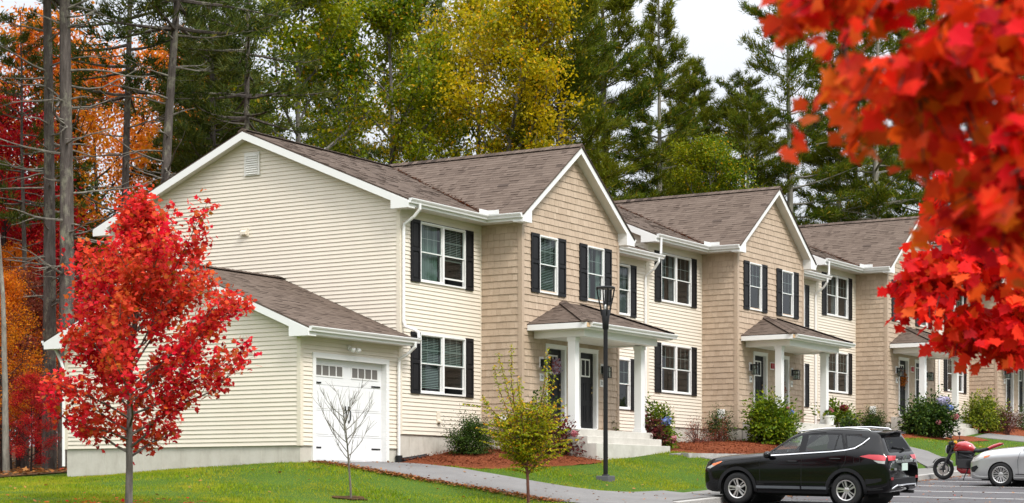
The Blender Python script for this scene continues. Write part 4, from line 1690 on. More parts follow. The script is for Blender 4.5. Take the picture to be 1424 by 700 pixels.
def make_suv():
    root = empty('parked_suv')
    wb, R, az = 2.66, .425, .362
    ST = [(-.935, .42, .64, .72, .62, .84, .52, .87), (-.90, .34, .77, .80, .74, .92, .63, .95), (-.80, .29, .86, .89, .80, .985, .69, 1.015), (-.6, .26, .91, .96, .845, 1.035, .75, 1.07), (-.2, .26, .92, 1.015, .862, 1.085, .765, 1.115),
          (.3, .26, .922, 1.06, .872, 1.125, .765, 1.155), (.60, .26, .922, 1.09, .874, 1.15, .765, 1.18), (1.0, .26, .922, 1.105, .878, 1.37, .69, 1.405), (1.34, .26, .922, 1.125, .88, 1.57, .63, 1.61),
          (1.85, .26, .922, 1.155, .88, 1.655, .62, 1.70), (2.4, .26, .922, 1.19, .88, 1.675, .615, 1.72), (3.0, .26, .92, 1.23, .866, 1.65, .61, 1.70), (3.27, .28, .91, 1.24, .845, 1.61, .60, 1.66),
          (3.42, .30, .905, 1.22, .83, 1.43, .63, 1.465), (3.55, .34, .89, 1.13, .81, 1.20, .70, 1.22), (3.61, .37, .87, 1.0, .79, 1.10, .71, 1.12), (3.645, .42, .81, .85, .75, .95, .67, .97)]
    c = Car(root, ST, wb, R, az, 'black_paint', .62)
    Y = c.y
    P = lambda *q: [(Y(s), z) for s, z in q]
    w1 = P((.74, 1.135), (1.0, 1.33), (1.28, 1.49), (1.50, 1.575), (1.53, 1.54), (1.52, 1.18))
    w2 = P((1.64, 1.19), (1.65, 1.58), (2.0, 1.60), (2.46, 1.595), (2.60, 1.27), (2.3, 1.235))
    w3 = P((2.66, 1.285), (2.56, 1.585), (2.85, 1.565), (3.10, 1.51), (2.95, 1.38), (2.82, 1.31))
    ws = [(-.62, 1.20), (-.58, 1.45), (-.5, 1.57), (.5, 1.57), (.58, 1.45), (.62, 1.20)]
    rw = [(-.60, 1.22), (-.55, 1.36), (-.48, 1.50), (.48, 1.50), (.55, 1.36), (.60, 1.22)]
    shrink = lambda poly, f=.94: [((p[0] - np.mean([q[0] for q in poly])) * f + np.mean([q[0] for q in poly]), (p[1] - np.mean([q[1] for q in poly])) * f + np.mean([q[1] for q in poly])) for p in poly]
    B = c.body([('side', shrink(w)) for w in (w1, w2, w3)] + [('front', shrink(ws)), ('rear', shrink(rw))])
    for sg in (-1, 1):
        c.patch('side_window', 'side', w1, .004, 'car_glass', root, sg)
        c.patch('side_window', 'side', w2, .004, 'tinted_glass', root, sg)
        c.patch('quarter_window', 'side', w3, .004, 'tinted_glass', root, sg)
        fr = MB()
        for w in (w1, w2, w3):
            c.strip(fr, 'side', w, .035, .006, sg, True)
        c.strip(fr, 'side', P((2.36, 1.24), (2.40, 1.595)), .03, .0065, sg)
        c.strip(fr, 'side', P((1.58, 1.17), (1.58, 1.59)), .10, .0055, sg)
        fr.build('window_seal', 'black_plastic', root)
        cl = MB()
        c.strip(cl, 'side', P((.70, 1.105), (1.2, 1.135), (1.6, 1.165), (2.3, 1.212), (2.62, 1.245), (2.84, 1.29), (3.0, 1.39), (3.13, 1.51)), .022, .012, sg)
        cl.build('chrome_strip', 'chrome', root)
        se = MB()
        for pth in (P((.58, 1.08), (.56, .9), (.58, .46)), P((1.585, 1.15), (1.59, .46)), P((2.66, 1.26), (2.64, 1.0), (2.52, .80), (2.36, .70), (2.22, .46)), P((2.84, .97), (2.84, 1.1), (2.98, 1.1), (2.98, .97), (2.84, .97)), P((-.35, .95), (-.2, .99), (.3, 1.03), (.56, 1.06))):
            c.strip(se, 'side', pth, .010, .002, sg)
        se.build('door_seam', 'well_black', root)
        cd = MB()
        for s0 in (0, wb):
            arc = [(Y(s0) - (R + .03) * math.cos(a), az + (R + .03) * math.sin(a)) for a in np.linspace(-.12, PI + .12, 34)]
            c.strip(cd, 'side', arc, .075, .014, sg)
            for k in range(len(arc) - 1):
                pass
        c.strip(cd, 'side', P((.47, .335), (1.3, .335), (2.2, .335)), .19, .014, sg)
        c.strip(cd, 'side', P((-.47, .42), (-.62, .40), (-.74, .38)), .22, .008, sg)
        c.strip(cd, 'side', P((3.12, .50), (3.3, .50), (3.5, .52)), .25, .008, sg)
        cd.build('cladding', 'black_plastic', root)
        sk = MB()
        c.strip(sk, 'side', P((.48, .41), (1.56, .41)), .06, .022, sg)
        c.strip(sk, 'side', P((1.60, .41), (2.20, .41)), .06, .022, sg)
        sk.build('sill_strip', 'grey_plastic', root)
        hd = MB()
        for s0, zz in ((1.36, .985), (2.40, 1.055)):
            c.strip(hd, 'side', P((s0 - .13, zz - .022), (s0 + .13, zz - .022)), .03, .004, sg)
            a, b, m = [c.hit('side', Y(q), zz, .035, sg) for q in (s0 - .12, s0 + .12, s0)]
            hd.tube([c.hit('side', Y(s0 - .13), zz, .0, sg), a, m, b, c.hit('side', Y(s0 + .13), zz, .0, sg)], [.016, .017, .017, .017, .016], 8)
        hd.build('door_handle', 'black_paint', root, smooth=True)
        c.patch('tail_light', 'side', P((2.98, 1.115), (3.2, 1.155), (3.42, 1.15), (3.56, 1.12), (3.56, 1.02), (3.38, 1.03)), .012, 'lamp_red', root, sg)
        c.patch('reversing_light', 'side', P((3.30, 1.03), (3.56, 1.015), (3.56, .955), (3.42, .97)), .011, 'lamp_clear', root, sg)
        c.patch('headlight', 'side', P((-.80, .82), (-.62, .90), (-.38, .965), (-.48, .91), (-.70, .80)), .008, 'lamp_clear', root, sg)
        c.patch('side_marker', 'side', P((-.66, .895), (-.40, .972), (-.42, .935), (-.60, .862)), .013, 'lamp_amber', root, sg)
        mirror(root, sg * .88, Y(.80), 1.13, sg, 'black_paint')
        # roof rail
        rl = MB()
        pts = [(sg * .585, Y(1.34), 1.59), (sg * .60, Y(1.44), 1.655), (sg * .60, Y(2.0), 1.715), (sg * .595, Y(2.6), 1.73), (sg * .585, Y(3.05), 1.70), (sg * .58, Y(3.12), 1.64)]
        rl.tube(pts, [.014, .017, .019, .019, .017, .014], 8)
        rl.build('roof_rail', 'chrome', root, smooth=True)
    c.patch('windscreen', 'front', ws, .004, 'car_glass', root)
    c.patch('rear_window', 'rear', rw, .005, 'tinted_glass', root)
    for md, w_ in (('rear', rw), ('front', ws)):
        fr = MB()
        c.strip(fr, md, w_, .045, .007, 1, True)
        fr.build('screen_seal', 'black_plastic', root)
    # spoiler over the rear window
    sp = MB()
    A = [(-.61, Y(3.0), 1.652), (0, Y(3.0), 1.705), (.61, Y(3.0), 1.652)]
    Bq = [(-.57, Y(3.46), 1.625), (0, Y(3.50), 1.665), (.57, Y(3.46), 1.625)]
    Cq = [(-.57, Y(3.44), 1.59), (0, Y(3.48), 1.63), (.57, Y(3.44), 1.59)]
    Dq = [(-.60, Y(3.2), 1.56), (0, Y(3.2), 1.61), (.60, Y(3.2), 1.56)]
    sp.add(A + Bq + Cq + Dq, [(0, 1, 4, 3), (1, 2, 5, 4), (3, 4, 7, 6), (4, 5, 8, 7), (6, 7, 10, 9), (7, 8, 11, 10), (0, 3, 6, 9), (2, 11, 8, 5)])
    sp.build('spoiler', 'black_paint', root, bevel=.01)
    wp = MB()
    a = c.hit('rear', .1, 1.25, .03)
    b = c.hit('rear', -.38, 1.30, .03)
    wp.tube([a, b], .012, 6)
    wp.tube([c.hit('rear', .1, 1.22, .0), c.hit('rear', .1, 1.24, .06)], .04, 8)
    wp.build('rear_wiper', 'black_plastic', root)
    for sg in (-1, 1):
        c.patch('tail_light', 'rear', [(sg * .40, 1.12), (sg * .78, 1.13), (sg * .80, 1.02), (sg * .5, 1.03)], .010, 'lamp_red', root)
        c.patch('reversing_light', 'rear', [(sg * .34, 1.05), (sg * .48, 1.05), (sg * .48, .99), (sg * .36, .99)], .012, 'lamp_clear', root)
        c.patch('fog_reflector', 'rear', [(sg * .62, .66), (sg * .76, .66), (sg * .76, .60), (sg * .62, .60)], .012, 'reflector_red', root)
    c.patch('tailgate_trim', 'rear', [(-.45, 1.02), (.45, 1.02), (.45, .965), (-.45, .965)], .014, 'chrome', root)
    nb = MB()
    yb = Y(3.645)
    nb.box(-.155, .155, yb - .022, yb - .004, .79, .95)
    nb.build('number_plate', 'plate_green', root)
    bp = MB()
    # rear bumper, two-tone
    for i in range(14):
        x0_, x1_ = -.84 + 1.68 * i / 14, -.84 + 1.68 * (i + 1) / 14
        f = lambda x: yb + .02 - .07 * (1 - (abs(x) / .84) ** 3) + .05 * (abs(x) / .84) ** 6
        bp.add([(x0_, f(x0_) + .1, .66), (x1_, f(x1_) + .1, .66), (x1_, f(x1_), .62), (x0_, f(x0_), .62), (x0_, f(x0_), .46), (x1_, f(x1_), .46), (x1_, f(x1_) + .12, .36), (x0_, f(x0_) + .12, .36)],
               [(0, 1, 2, 3), (3, 2, 5, 4), (4, 5, 6, 7)])
    bp.build('rear_bumper', 'black_plastic', root)
    df = MB()
    df.tube([(-.70, yb - .0, .40), (-.5, yb - .055, .475), (0, yb - .06, .48), (.5, yb - .055, .475), (.70, yb - .0, .40)], .022, 8)
    df.build('bumper_trim', 'chrome', root)
    ex = MB()
    ex.tube([(.48, yb + .35, .30), (.48, yb - .03, .30)], .035, 10)
    ex.build('exhaust', 'engine_grey', root)
    bg = MB()
    bg.lathe([(.055, 0), (.055, .008), (.04, .008), (.04, 0)], 18, Matrix.Translation((-.0, yb - .012, 1.07)) @ Matrix.Rotation(PI / 2, 4, 'X') @ Matrix.Diagonal((1.3, 1, 1, 1)))
    bg.build('badge', 'chrome', root)
    q = c.hit('rear', -.52, .82, .01)
    bg = MB()
    bg.box(q.x - .07, q.x + .07, q.y - .004, q.y + .01, .805, .855)
    bg.build('trim_badge', 'chrome', root)
    gr = MB()
    for zz in (.56, .62, .68, .74):
        c.strip(gr, 'front', [(-.42, zz), (.42, zz)], .03, .012)
    gr.build('grille', 'black_plastic', root)
    # wheel wells, wheels, floor, cabin
    ww = MB()
    for s0 in (0, wb):
        for sg in (-1, 1):
            M = Matrix.Translation((0, Y(s0), az)) @ Matrix.Rotation(PI / 2, 4, 'Y')
        ww.lathe([(R + .004, -.86), (R + .004, .86)], 40, M)
    ww.box(-.6, .6, Y(3.3), Y(-.6), .20, .28)
    ww.build('wheel_well', 'well_black', root)
    for s0 in (0, wb):
        for sg in (-1, 1):
            wheel(root, sg * .80, Y(s0), az, .362, .228, .225, 5, sg)
    it = MB()
    it.box(-.80, .80, Y(3.3), Y(.5), .42, .5)
    it.box(-.78, .78, Y(.95), Y(.55), .5, 1.07)
    it.box(-.75, .75, Y(3.25), Y(2.75), .5, 1.0)
    it.build('cabin', 'car_interior', root)
    for x in (-.38, .38):
        seat(root, x, Y(1.55), .55)
        seat(root, x, Y(2.4), .60)
    steering(root, -.38, Y(1.12), 1.06)
    return root


def make_sedan():
    root = empty('parked_car')
    wb, R, az = 2.64, .355, .32
    ST = [(-.93, .30, .46, .56, .44, .64, .36, .66), (-.88, .22, .66, .65, .60, .72, .50, .74), (-.75, .19, .80, .745, .71, .80, .60, .825), (-.55, .18, .862, .84, .765, .90, .66, .93), (-.2, .18, .876, .905, .79, .965, .69, 1.0),
          (.25, .18, .878, .94, .80, 1.01, .69, 1.045), (.5, .18, .878, .955, .80, 1.035, .69, 1.07), (.95, .18, .878, .935, .82, 1.19, .62, 1.225), (1.38, .18, .878, .945, .82, 1.36, .56, 1.40), (1.9, .18, .878, .955, .82, 1.42, .545, 1.465),
          (2.5, .18, .878, .97, .82, 1.39, .54, 1.43), (2.95, .18, .87, .985, .80, 1.22, .56, 1.26), (3.22, .19, .86, 1.0, .78, 1.05, .62, 1.08), (3.45, .22, .82, .97, .74, 1.02, .63, 1.045), (3.54, .26, .76, .86, .68, .95, .58, .97), (3.57, .32, .68, .76, .6, .86, .5, .88)]
    c = Car(root, ST, wb, R, az, 'silver_paint', .52)
    Y = c.y
    P = lambda *q: [(Y(s), z) for s, z in q]
    w1 = P((.62, .965), (.95, 1.14), (1.30, 1.285), (1.55, 1.335), (1.56, .985))
    w2 = P((1.66, .99), (1.65, 1.34), (2.1, 1.345), (2.5, 1.28), (2.72, 1.15), (2.62, 1.03))
    ws = [(-.58, 1.09), (-.53, 1.24), (-.47, 1.36), (.47, 1.36), (.53, 1.24), (.58, 1.09)]
    rw = [(-.54, 1.10), (-.48, 1.33), (.48, 1.33), (.54, 1.10)]
    sh = lambda poly, f=.94: [((p[0] - np.mean([q[0] for q in poly])) * f + np.mean([q[0] for q in poly]), (p[1] - np.mean([q[1] for q in poly])) * f + np.mean([q[1] for q in poly])) for p in poly]
    c.body([('side', sh(w1)), ('side', sh(w2)), ('front', sh(ws)), ('rear', sh(rw))])
    for sg in (-1, 1):
        c.patch('side_window', 'side', w1, .004, 'car_glass', root, sg)
        c.patch('side_window', 'side', w2, .004, 'car_glass', root, sg)
        fr = MB()
        for w in (w1, w2):
            c.strip(fr, 'side', w, .03, .006, sg, True)
        c.strip(fr, 'side', P((1.605, .98), (1.605, 1.34)), .10, .0055, sg)
        fr.build('window_seal', 'black_plastic', root)
        se = MB()
        for pth in (P((.52, .93), (.46, .7), (.48, .32)), P((1.60, .95), (1.6, .32)), P((2.62, .98), (2.5, .72), (2.26, .32))):
            c.strip(se, 'side', pth, .010, .002, sg)
        c.strip(se, 'side', P((.40, .335), (2.2, .335)), .022, .003, sg)
        se.build('door_seam', 'well_black', root)
        lip = MB()
        for s0 in (0, wb):
            arc = [(Y(s0) - (R + .006) * math.cos(a), az + (R + .006) * math.sin(a)) for a in np.linspace(-.2, PI + .2, 30)]
            c.strip(lip, 'side', arc, .03, .004, sg)
        c.strip(lip, 'side', P((.37, .235), (2.25, .235)), .10, .012, sg)
        lip.build('arch_lip', 'silver_paint', root)
        c.patch('headlight', 'side', P((-.85, .655), (-.70, .735), (-.38, .83), (-.30, .825), (-.45, .745), (-.70, .65)), .008, 'lamp_clear', root, sg)
        c.patch('side_marker', 'side', P((-.44, .80), (-.28, .832), (-.34, .785), (-.46, .75)), .012, 'lamp_amber', root, sg)
        c.patch('fog_light', 'side', P((-.84, .50), (-.66, .56), (-.60, .50), (-.72, .38), (-.83, .38)), .007, 'black_plastic', root, sg)
        c.patch('tail_light', 'side', P((3.1, .96), (3.48, .94), (3.5, .84), (3.3, .84)), .008, 'lamp_red', root, sg)
        mirror(root, sg * .82, Y(.72), .985, sg, 'silver_paint')
        hd = MB()
        for s0, zz in ((1.35, .82), (2.36, .85)):
            hd.tube([c.hit('side', Y(s0 - .11), zz, .0, sg), c.hit('side', Y(s0 - .09), zz, .03, sg), c.hit('side', Y(s0 + .09), zz, .03, sg), c.hit('side', Y(s0 + .11), zz, .0, sg)], .014, 8)
        hd.build('door_handle', 'silver_paint', root, smooth=True)
    c.patch('windscreen', 'front', ws, .004, 'car_glass', root)
    c.patch('rear_window', 'rear', rw, .004, 'tinted_glass', root)
    for md, w_ in (('rear', rw), ('front', ws)):
        fr = MB()
        c.strip(fr, md, w_, .04, .006, 1, True)
        fr.build('screen_seal', 'black_plastic', root)
    c.patch('grille', 'front', [(-.40, .52), (.40, .52), (.32, .34), (-.32, .34)], .008, 'black_plastic', root)
    ww = MB()
    for s0 in (0, wb):
        ww.lathe([(R + .003, -.82), (R + .003, .82)], 40, Matrix.Translation((0, Y(s0), az)) @ Matrix.Rotation(PI / 2, 4, 'Y'))
    ww.box(-.6, .6, Y(3.3), Y(-.6), .15, .22)
    ww.build('wheel_well', 'well_black', root)
    for s0 in (0, wb):
        for sg in (-1, 1):
            wheel(root, sg * .775, Y(s0), az, .32, .222, .205, 10, sg)
    it = MB()
    it.box(-.74, .74, Y(3.2), Y(.45), .34, .40)
    it.box(-.72, .72, Y(.85), Y(.48), .40, .92)
    it.build('cabin', 'car_interior', root)
    for x in (-.36, .36):
        seat(root, x, Y(1.5), .40)
        seat(root, x, Y(2.35), .42)
    steering(root, -.36, Y(1.05), .90)
    return root


def make_motorcycle():
    root = empty('parked_motorcycle')
    wb, r = 1.45, .30
    yf, yr = wb / 2, -wb / 2
    for y, wd in ((yf, .12), (yr, .17)):
        M = Matrix.Translation((0, y, r)) @ Matrix.Rotation(PI / 2, 4, 'Y')
        t_ = MB()
        h = wd / 2
        t_.lathe([(.215, -h * .6), (.23, -h), (.27, -h * .95), (.29, -h * .6), (r, 0), (.29, h * .6), (.27, h * .95), (.23, h), (.215, h * .6), (.21, 0), (.215, -h * .6)], 40, M)
        T = t_.build('wheel', 'rubber', root, smooth=True)
        a = MB()
        a.lathe([(.213, -h * .6), (.20, -h * .5), (.19, 0), (.20, h * .5), (.213, h * .6)], 36, M)
        a.lathe([(.0, -.06), (.045, -.06), (.045, .06), (.0, .06)], 16, M)
        for k in range(5):
            an = 2 * PI * k / 5
            a.tube([M @ Vector((.04 * math.cos(an), .04 * math.sin(an), 0)), M @ Vector((.2 * math.cos(an + .12), .2 * math.sin(an + .12), 0))], [.02, .013], 6)
        a.build('rim', 'dark_alloy', T)
        d = MB()
        for sx in (-.07, .07):
            d.lathe([(.15, sx - .003), (.15, sx + .003), (.09, sx + .003), (.09, sx - .003), (.15, sx - .003)], 32, M)
        d.build('brake_disc', 'alloy', T)
    fk = MB()
    top = Vector((0, yf - .34, .96))
    for sx in (-.10, .10):
        fk.tube([(sx, yf, r), (sx, yf - .16, .62), (sx, top.y, top.z)], [.03, .028, .024], 10)
    fk.box(-.13, .13, top.y - .04, top.y + .06, .90, .94)
    fk.box(-.13, .13, top.y + .06, top.y + .12, .72, .76)
    fk.build('fork', 'engine_grey', root)
    fd = MB()
    for k in range(8):
        a0, a1 = .5 + k * .22, .5 + (k + 1) * .22
        f = lambda a, x: (x, yf + .33 * math.cos(a), r + .33 * math.sin(a))
        fd.add([f(a0, -.07), f(a0, .07), f(a1, .07), f(a1, -.07)], [(0, 1, 2, 3)])
    fd.build('mudguard', 'black_plastic', root)
    hl = MB()
    hl.lathe([(.0, .10), (.07, .09), (.105, .03), (.10, 0), (.0, .0)], 20, Matrix.Translation((0, yf - .135, .84)) @ Matrix.Rotation(PI / 2 + .1, 4, 'X') @ Matrix.Diagonal((1, 1.25, 1.2, 1)))
    H = hl.build('headlight', 'black_plastic', root, smooth=True)
    ln = MB()
    ln.lathe([(.098, .0), (.08, .035), (.0, .05)], 20, Matrix.Translation((0, yf - .135, .84)) @ Matrix.Rotation(-PI / 2 + .1, 4, 'X') @ Matrix.Diagonal((1, 1.25, 1, 1)))
    ln.build('headlight_lens', 'lamp_clear', H, smooth=True)
    ck = MB()
    ck.box(-.11, .11, top.y + .02, top.y + .14, .95, 1.06)
    ck.build('instrument', 'black_plastic', root, bevel=.02)
    cf = MB()
    cf.box(-.03, .05, top.y - .06, top.y + .02, 1.0, 1.07)
    cf.build('fluid_cup', 'yellow_plastic', root, bevel=.015)
    hb = MB()
    hb.tube([(-.40, top.y - .14, 1.04), (-.28, top.y - .04, 1.06), (-.1, top.y, 1.0), (.1, top.y, 1.0), (.28, top.y - .04, 1.06), (.40, top.y - .14, 1.04)], [.02, .016, .014, .014, .016, .02], 8)
    for sx in (-1, 1):
        hb.tube([(sx * .30, top.y - .02, 1.07), (sx * .40, top.y + .06, 1.04)], .008, 6)
    hb.build('handlebar', 'black_plastic', root)
    for sx in (-1, 1):
        m = MB()
        m.tube([(sx * .30, top.y - .05, 1.06), (sx * .34, top.y - .02, 1.2)], .009, 6)
        m.lathe([(.0, .015), (.05, .012), (.058, 0), (.045, -.03), (.0, -.04)], 14, Matrix.Translation((sx * .37, top.y - .02, 1.23)) @ Matrix.Rotation(PI / 2, 4, 'X') @ Matrix.Diagonal((1.3, .8, 1, 1)))
        m.build('mirror', 'black_plastic', root, smooth=True)

    def loft(name, rows, mat, n=20):
        mb = MB()
        V, F = [], []
        for y, zc, hx, hz, pw in rows:
            for k in range(n):
                a = 2 * PI * k / n
                ca, sa = math.cos(a), math.sin(a)
                V.append((hx * math.copysign(abs(ca) ** pw, ca), y, zc + hz * math.copysign(abs(sa) ** pw, sa)))
        for i in range(len(rows) - 1):
            for k in range(n):
                F.append((i * n + k, i * n + (k + 1) % n, (i + 1) * n + (k + 1) % n, (i + 1) * n + k))
        F += [tuple(range(n)), tuple(range(len(rows) * n - 1, (len(rows) - 1) * n - 1, -1))]
        mb.add(V, F)
        return mb.build(name, mat, root, smooth=True)
    loft('fuel_tank', [(.40, .86, .06, .06, .8), (.36, .88, .13, .11, .8), (.22, .92, .18, .14, .75), (.05, .92, .18, .14, .75), (-.10, .87, .14, .12, .8), (-.20, .82, .09, .06, .8)], 'red_paint')
    loft('tank_panel', [(.26, .80, .150, .05, .8), (.10, .78, .185, .07, .8), (-.08, .77, .16, .07, .8), (-.16, .76, .12, .05, .8)], 'black_plastic')
    loft('saddle', [(-.12, .82, .09, .04, .7), (-.30, .80, .13, .05, .7), (-.50, .84, .13, .05, .7), (-.62, .88, .11, .04, .7)], 'black_plastic')
    loft('tail_cowl', [(-.52, .84, .11, .05, .8), (-.70, .92, .11, .06, .8), (-.88, .98, .07, .05, .8), (-.98, 1.0, .03, .02, .8)], 'red_paint')
    loft('belly_pan', [(.32, .33, .08, .07, .7), (.20, .28, .13, .11, .7), (-.1, .26, .14, .10, .7), (-.22, .27, .10, .07, .7)], 'red_paint')
    en = MB()
    en.box(-.19, .19, -.30, .26, .35, .60)
    en.box(-.16, .16, .26, .32, .42, .78)
    en.beam((-.12, .08, .55), (-.12, .26, .74), (.24, 0, 0), (0, -.16, .05))
    en.beam((-.12, -.04, .55), (-.12, -.16, .74), (.24, 0, 0), (0, .14, .05))
    for k in range(6):
        en.box(-.145, .145, .02 + k * .03, .035 + k * .03, .56, .70)
    en.lathe([(.0, .02), (.11, .02), (.12, 0), (.12, -.04)], 18, Matrix.Translation((-.17, -.08, .46)) @ Matrix.Rotation(-PI / 2, 4, 'Y'))
    en.build('engine', 'engine_grey', root, bevel=.012)
    fr = MB()
    for sx in (-.13, .13):
        fr.tube([(sx * .4, top.y, .90), (sx, .12, .70), (sx, -.18, .62), (sx, -.30, .42)], .018, 8)
        fr.tube([(sx * .4, top.y, .78), (sx, .14, .62), (sx, -.02, .74), (sx, -.18, .64), (sx * .9, -.55, .82)], .015, 8)
        fr.beam((sx - .015, -.24, .42), (sx - .015, yr, r - .03), (.03, 0, 0), (0, 0, .07))
    fr.build('frame', 'engine_grey', root)
    ex = MB()
    ex.tube([(.10, .28, .62), (.13, .36, .40), (.12, .1, .22), (.14, -.3, .28), (.17, -.52, .42)], [.025, .025, .025, .028, .03], 8)
    ex.tube([(.17, -.50, .40), (.19, -.90, .62)], [.055, .06], 12)
    ex.build('exhaust', 'alloy', root, smooth=True)
    ks = MB()
    ks.tube([(-.12, -.02, .34), (-.22, .04, .17), (-.30, .08, .012)], .014, 6)
    ks.box(-.34, -.28, .05, .11, .0, .014)
    ks.build('kickstand', 'metal_black', root)
    # leans on its stand
    return root


# ------------------------------------------------------------------ plants
T_DIAMOND = (np.array([(0, 0, 0), (.45, .30, .06), (1, 0, 0), (.45, -.30, .06)], float), [(0, 1, 2, 3)])
T_NEEDLE = (np.array([(0, -.5, 0), (0, .5, 0), (1, 0, 0)], float), [(0, 1, 2)])
T_MAPLE = (np.array([(0, 0, 0), (.05, .36, 0), (.30, .30, 0), (.46, .58, 0), (.58, .26, 0), (1, 0, 0), (.58, -.26, 0), (.46, -.58, 0), (.30, -.30, 0), (.05, -.36, 0)], float), [tuple(range(10))])
_h = [(0, 0), (-.04, .14), (.04, .44), (.17, .33), (.25, .36), (.34, .66), (.44, .50), (.53, .56), (.50, .30), (.66, .33), (.72, .18), (1, 0)]
T_MAPLE2 = (np.array([(a, b, .16 * b + .10 * a * a) for a, b in _h] + [(a, -b, .16 * b + .10 * a * a) for a, b in _h], float), [tuple(range(11, -1, -1)), tuple(range(12, 24))])
T_OVAL = (np.array([(0, 0, 0), (.25, .22, .03), (.6, .24, .03), (1, 0, -.08), (.6, -.24, .03), (.25, -.22, .03)], float), [tuple(range(6))])


def unit(A):
    return A / np.maximum(np.linalg.norm(A, axis=-1, keepdims=True), 1e-9)


def leaf_cloud(name, P, A, N, size, tpl, mat, parent, rng, width=1.):
    """place a leaf template at every P, axis A, face normal roughly N"""
    P, A, N = np.asarray(P, float), unit(np.asarray(A, float)), np.asarray(N, float)
    B = unit(np.cross(N, A))
    N = np.cross(A, B)
    size = np.broadcast_to(np.asarray(size, float), (len(P),))
    tv, tf = tpl
    V = P[:, None] + size[:, None, None] * (tv[None, :, 0:1] * A[:, None] + tv[None, :, 1:2] * width * B[:, None] + tv[None, :, 2:3] * N[:, None])
    nv = len(tv)
    F = np.array(tf)
    faces = (np.arange(len(P))[:, None, None] * nv + F[None]).reshape(-1, F.shape[1])
    r = np.repeat(rng.random(len(P)), len(tf))
    return fast_mesh(name, V.reshape(-1, 3), faces, mat, parent, r)


def rot_about(v, axis, a):
    return Matrix.Rotation(a, 3, axis) @ v


def limb(mb, p, d, length, r0, r1, rng, n=5, wob=.12, up=.0, sides=6):
    """a wandering tapered limb; returns its points and directions"""
    pts, ds, rr = [p.copy()], [d.copy()], [r0]
    for i in range(n):
        d = (d + Vector((rng.gauss(0, wob), rng.gauss(0, wob), rng.gauss(0, wob) + up))).normalized()
        p = p + d * (length / n)
        pts.append(p.copy())
        ds.append(d.copy())
        rr.append(r0 + (r1 - r0) * (i + 1) / n)
    mb.tube(pts, rr, sides)
    return pts, ds


def sample(pts, ds, f):
    k = f * (len(pts) - 1)
    i = min(int(k), len(pts) - 2)
    t_ = k - i
    return pts[i].lerp(pts[i + 1], t_), ds[i + 1]


def broadleaf(name, seed, h, r_tr, crown_r, first, leaf, bark, n_limb=18, per_tip=42, leaf_size=.17, sig=.42, up=.35, shape='oval'):
    rng = random.Random(seed)
    ng = np.random.default_rng(seed)
    root = empty(name)
    mb = MB()
    tp, td = limb(mb, Vector((0, 0, -.3)), Vector((0, 0, 1)), h * .93 + .3, r_tr, r_tr * .12, rng, 12, .035, .03, 9)
    tips, tdirs = [], []
    for i in range(n_limb):
        f = first + (1 - first) * (i + rng.random() * .6) / n_limb
        f = min(f, .97)
        p, d0 = sample(tp, td, f)
        g = (f - first) / (1 - first)
        R_ = crown_r * (math.sin(PI * min(1, .22 + .78 * g)) ** .7 if shape == 'oval' else (1 - g) ** .8 + .08)
        az = i * 2.4 + rng.uniform(-.4, .4)
        d = Vector((math.cos(az), math.sin(az), up + .55 * g + rng.uniform(-.1, .2))).normalized()
        L = R_ * rng.uniform(.8, 1.15)
        lp, ld = limb(mb, p, d, L, r_tr * .42 * (1 - g * .7), .02, rng, 5, .13, .05, 6)
        nb = 6 if L > 1.5 else 3
        for j in range(nb):
            q, dq = sample(lp, ld, .25 + .75 * (j + rng.random()) / nb)
            ax = Vector((rng.gauss(0, 1), rng.gauss(0, 1), rng.gauss(0, 1))).normalized()
            d2 = (rot_about(dq, ax, rng.uniform(.5, 1.1)) + Vector((0, 0, .18))).normalized()
            bp, bd = limb(mb, q, d2, L * rng.uniform(.28, .5), .03, .008, rng, 3, .2, .03, 4)
            for m in range(4):
                w, dw = sample(bp, bd, .3 + .7 * (m + rng.random()) / 4)
                tips.append(w)
                tdirs.append(dw)
    mb.build('trunk', bark, root)
    T = np.array([tuple(t_) for t_ in tips])
    w = ng.uniform(.35, 1.6, len(T))
    cnt = np.maximum(2, (per_tip * w).astype(int))
    P = np.repeat(T, cnt, 0) + ng.normal(0, sig, (cnt.sum(), 3)) * np.array((1, 1, .62))
    n = len(P)
    N = unit(ng.normal(0, .6, (n, 3)) + np.array((0, 0, .8)))
    A = ng.normal(0, 1, (n, 3))
    A[:, 2] -= .5
    leaf_cloud('crown', P, A, N, ng.uniform(.65, 1.25, n) * leaf_size, T_DIAMOND, leaf, root, ng, 1.15)
    return root


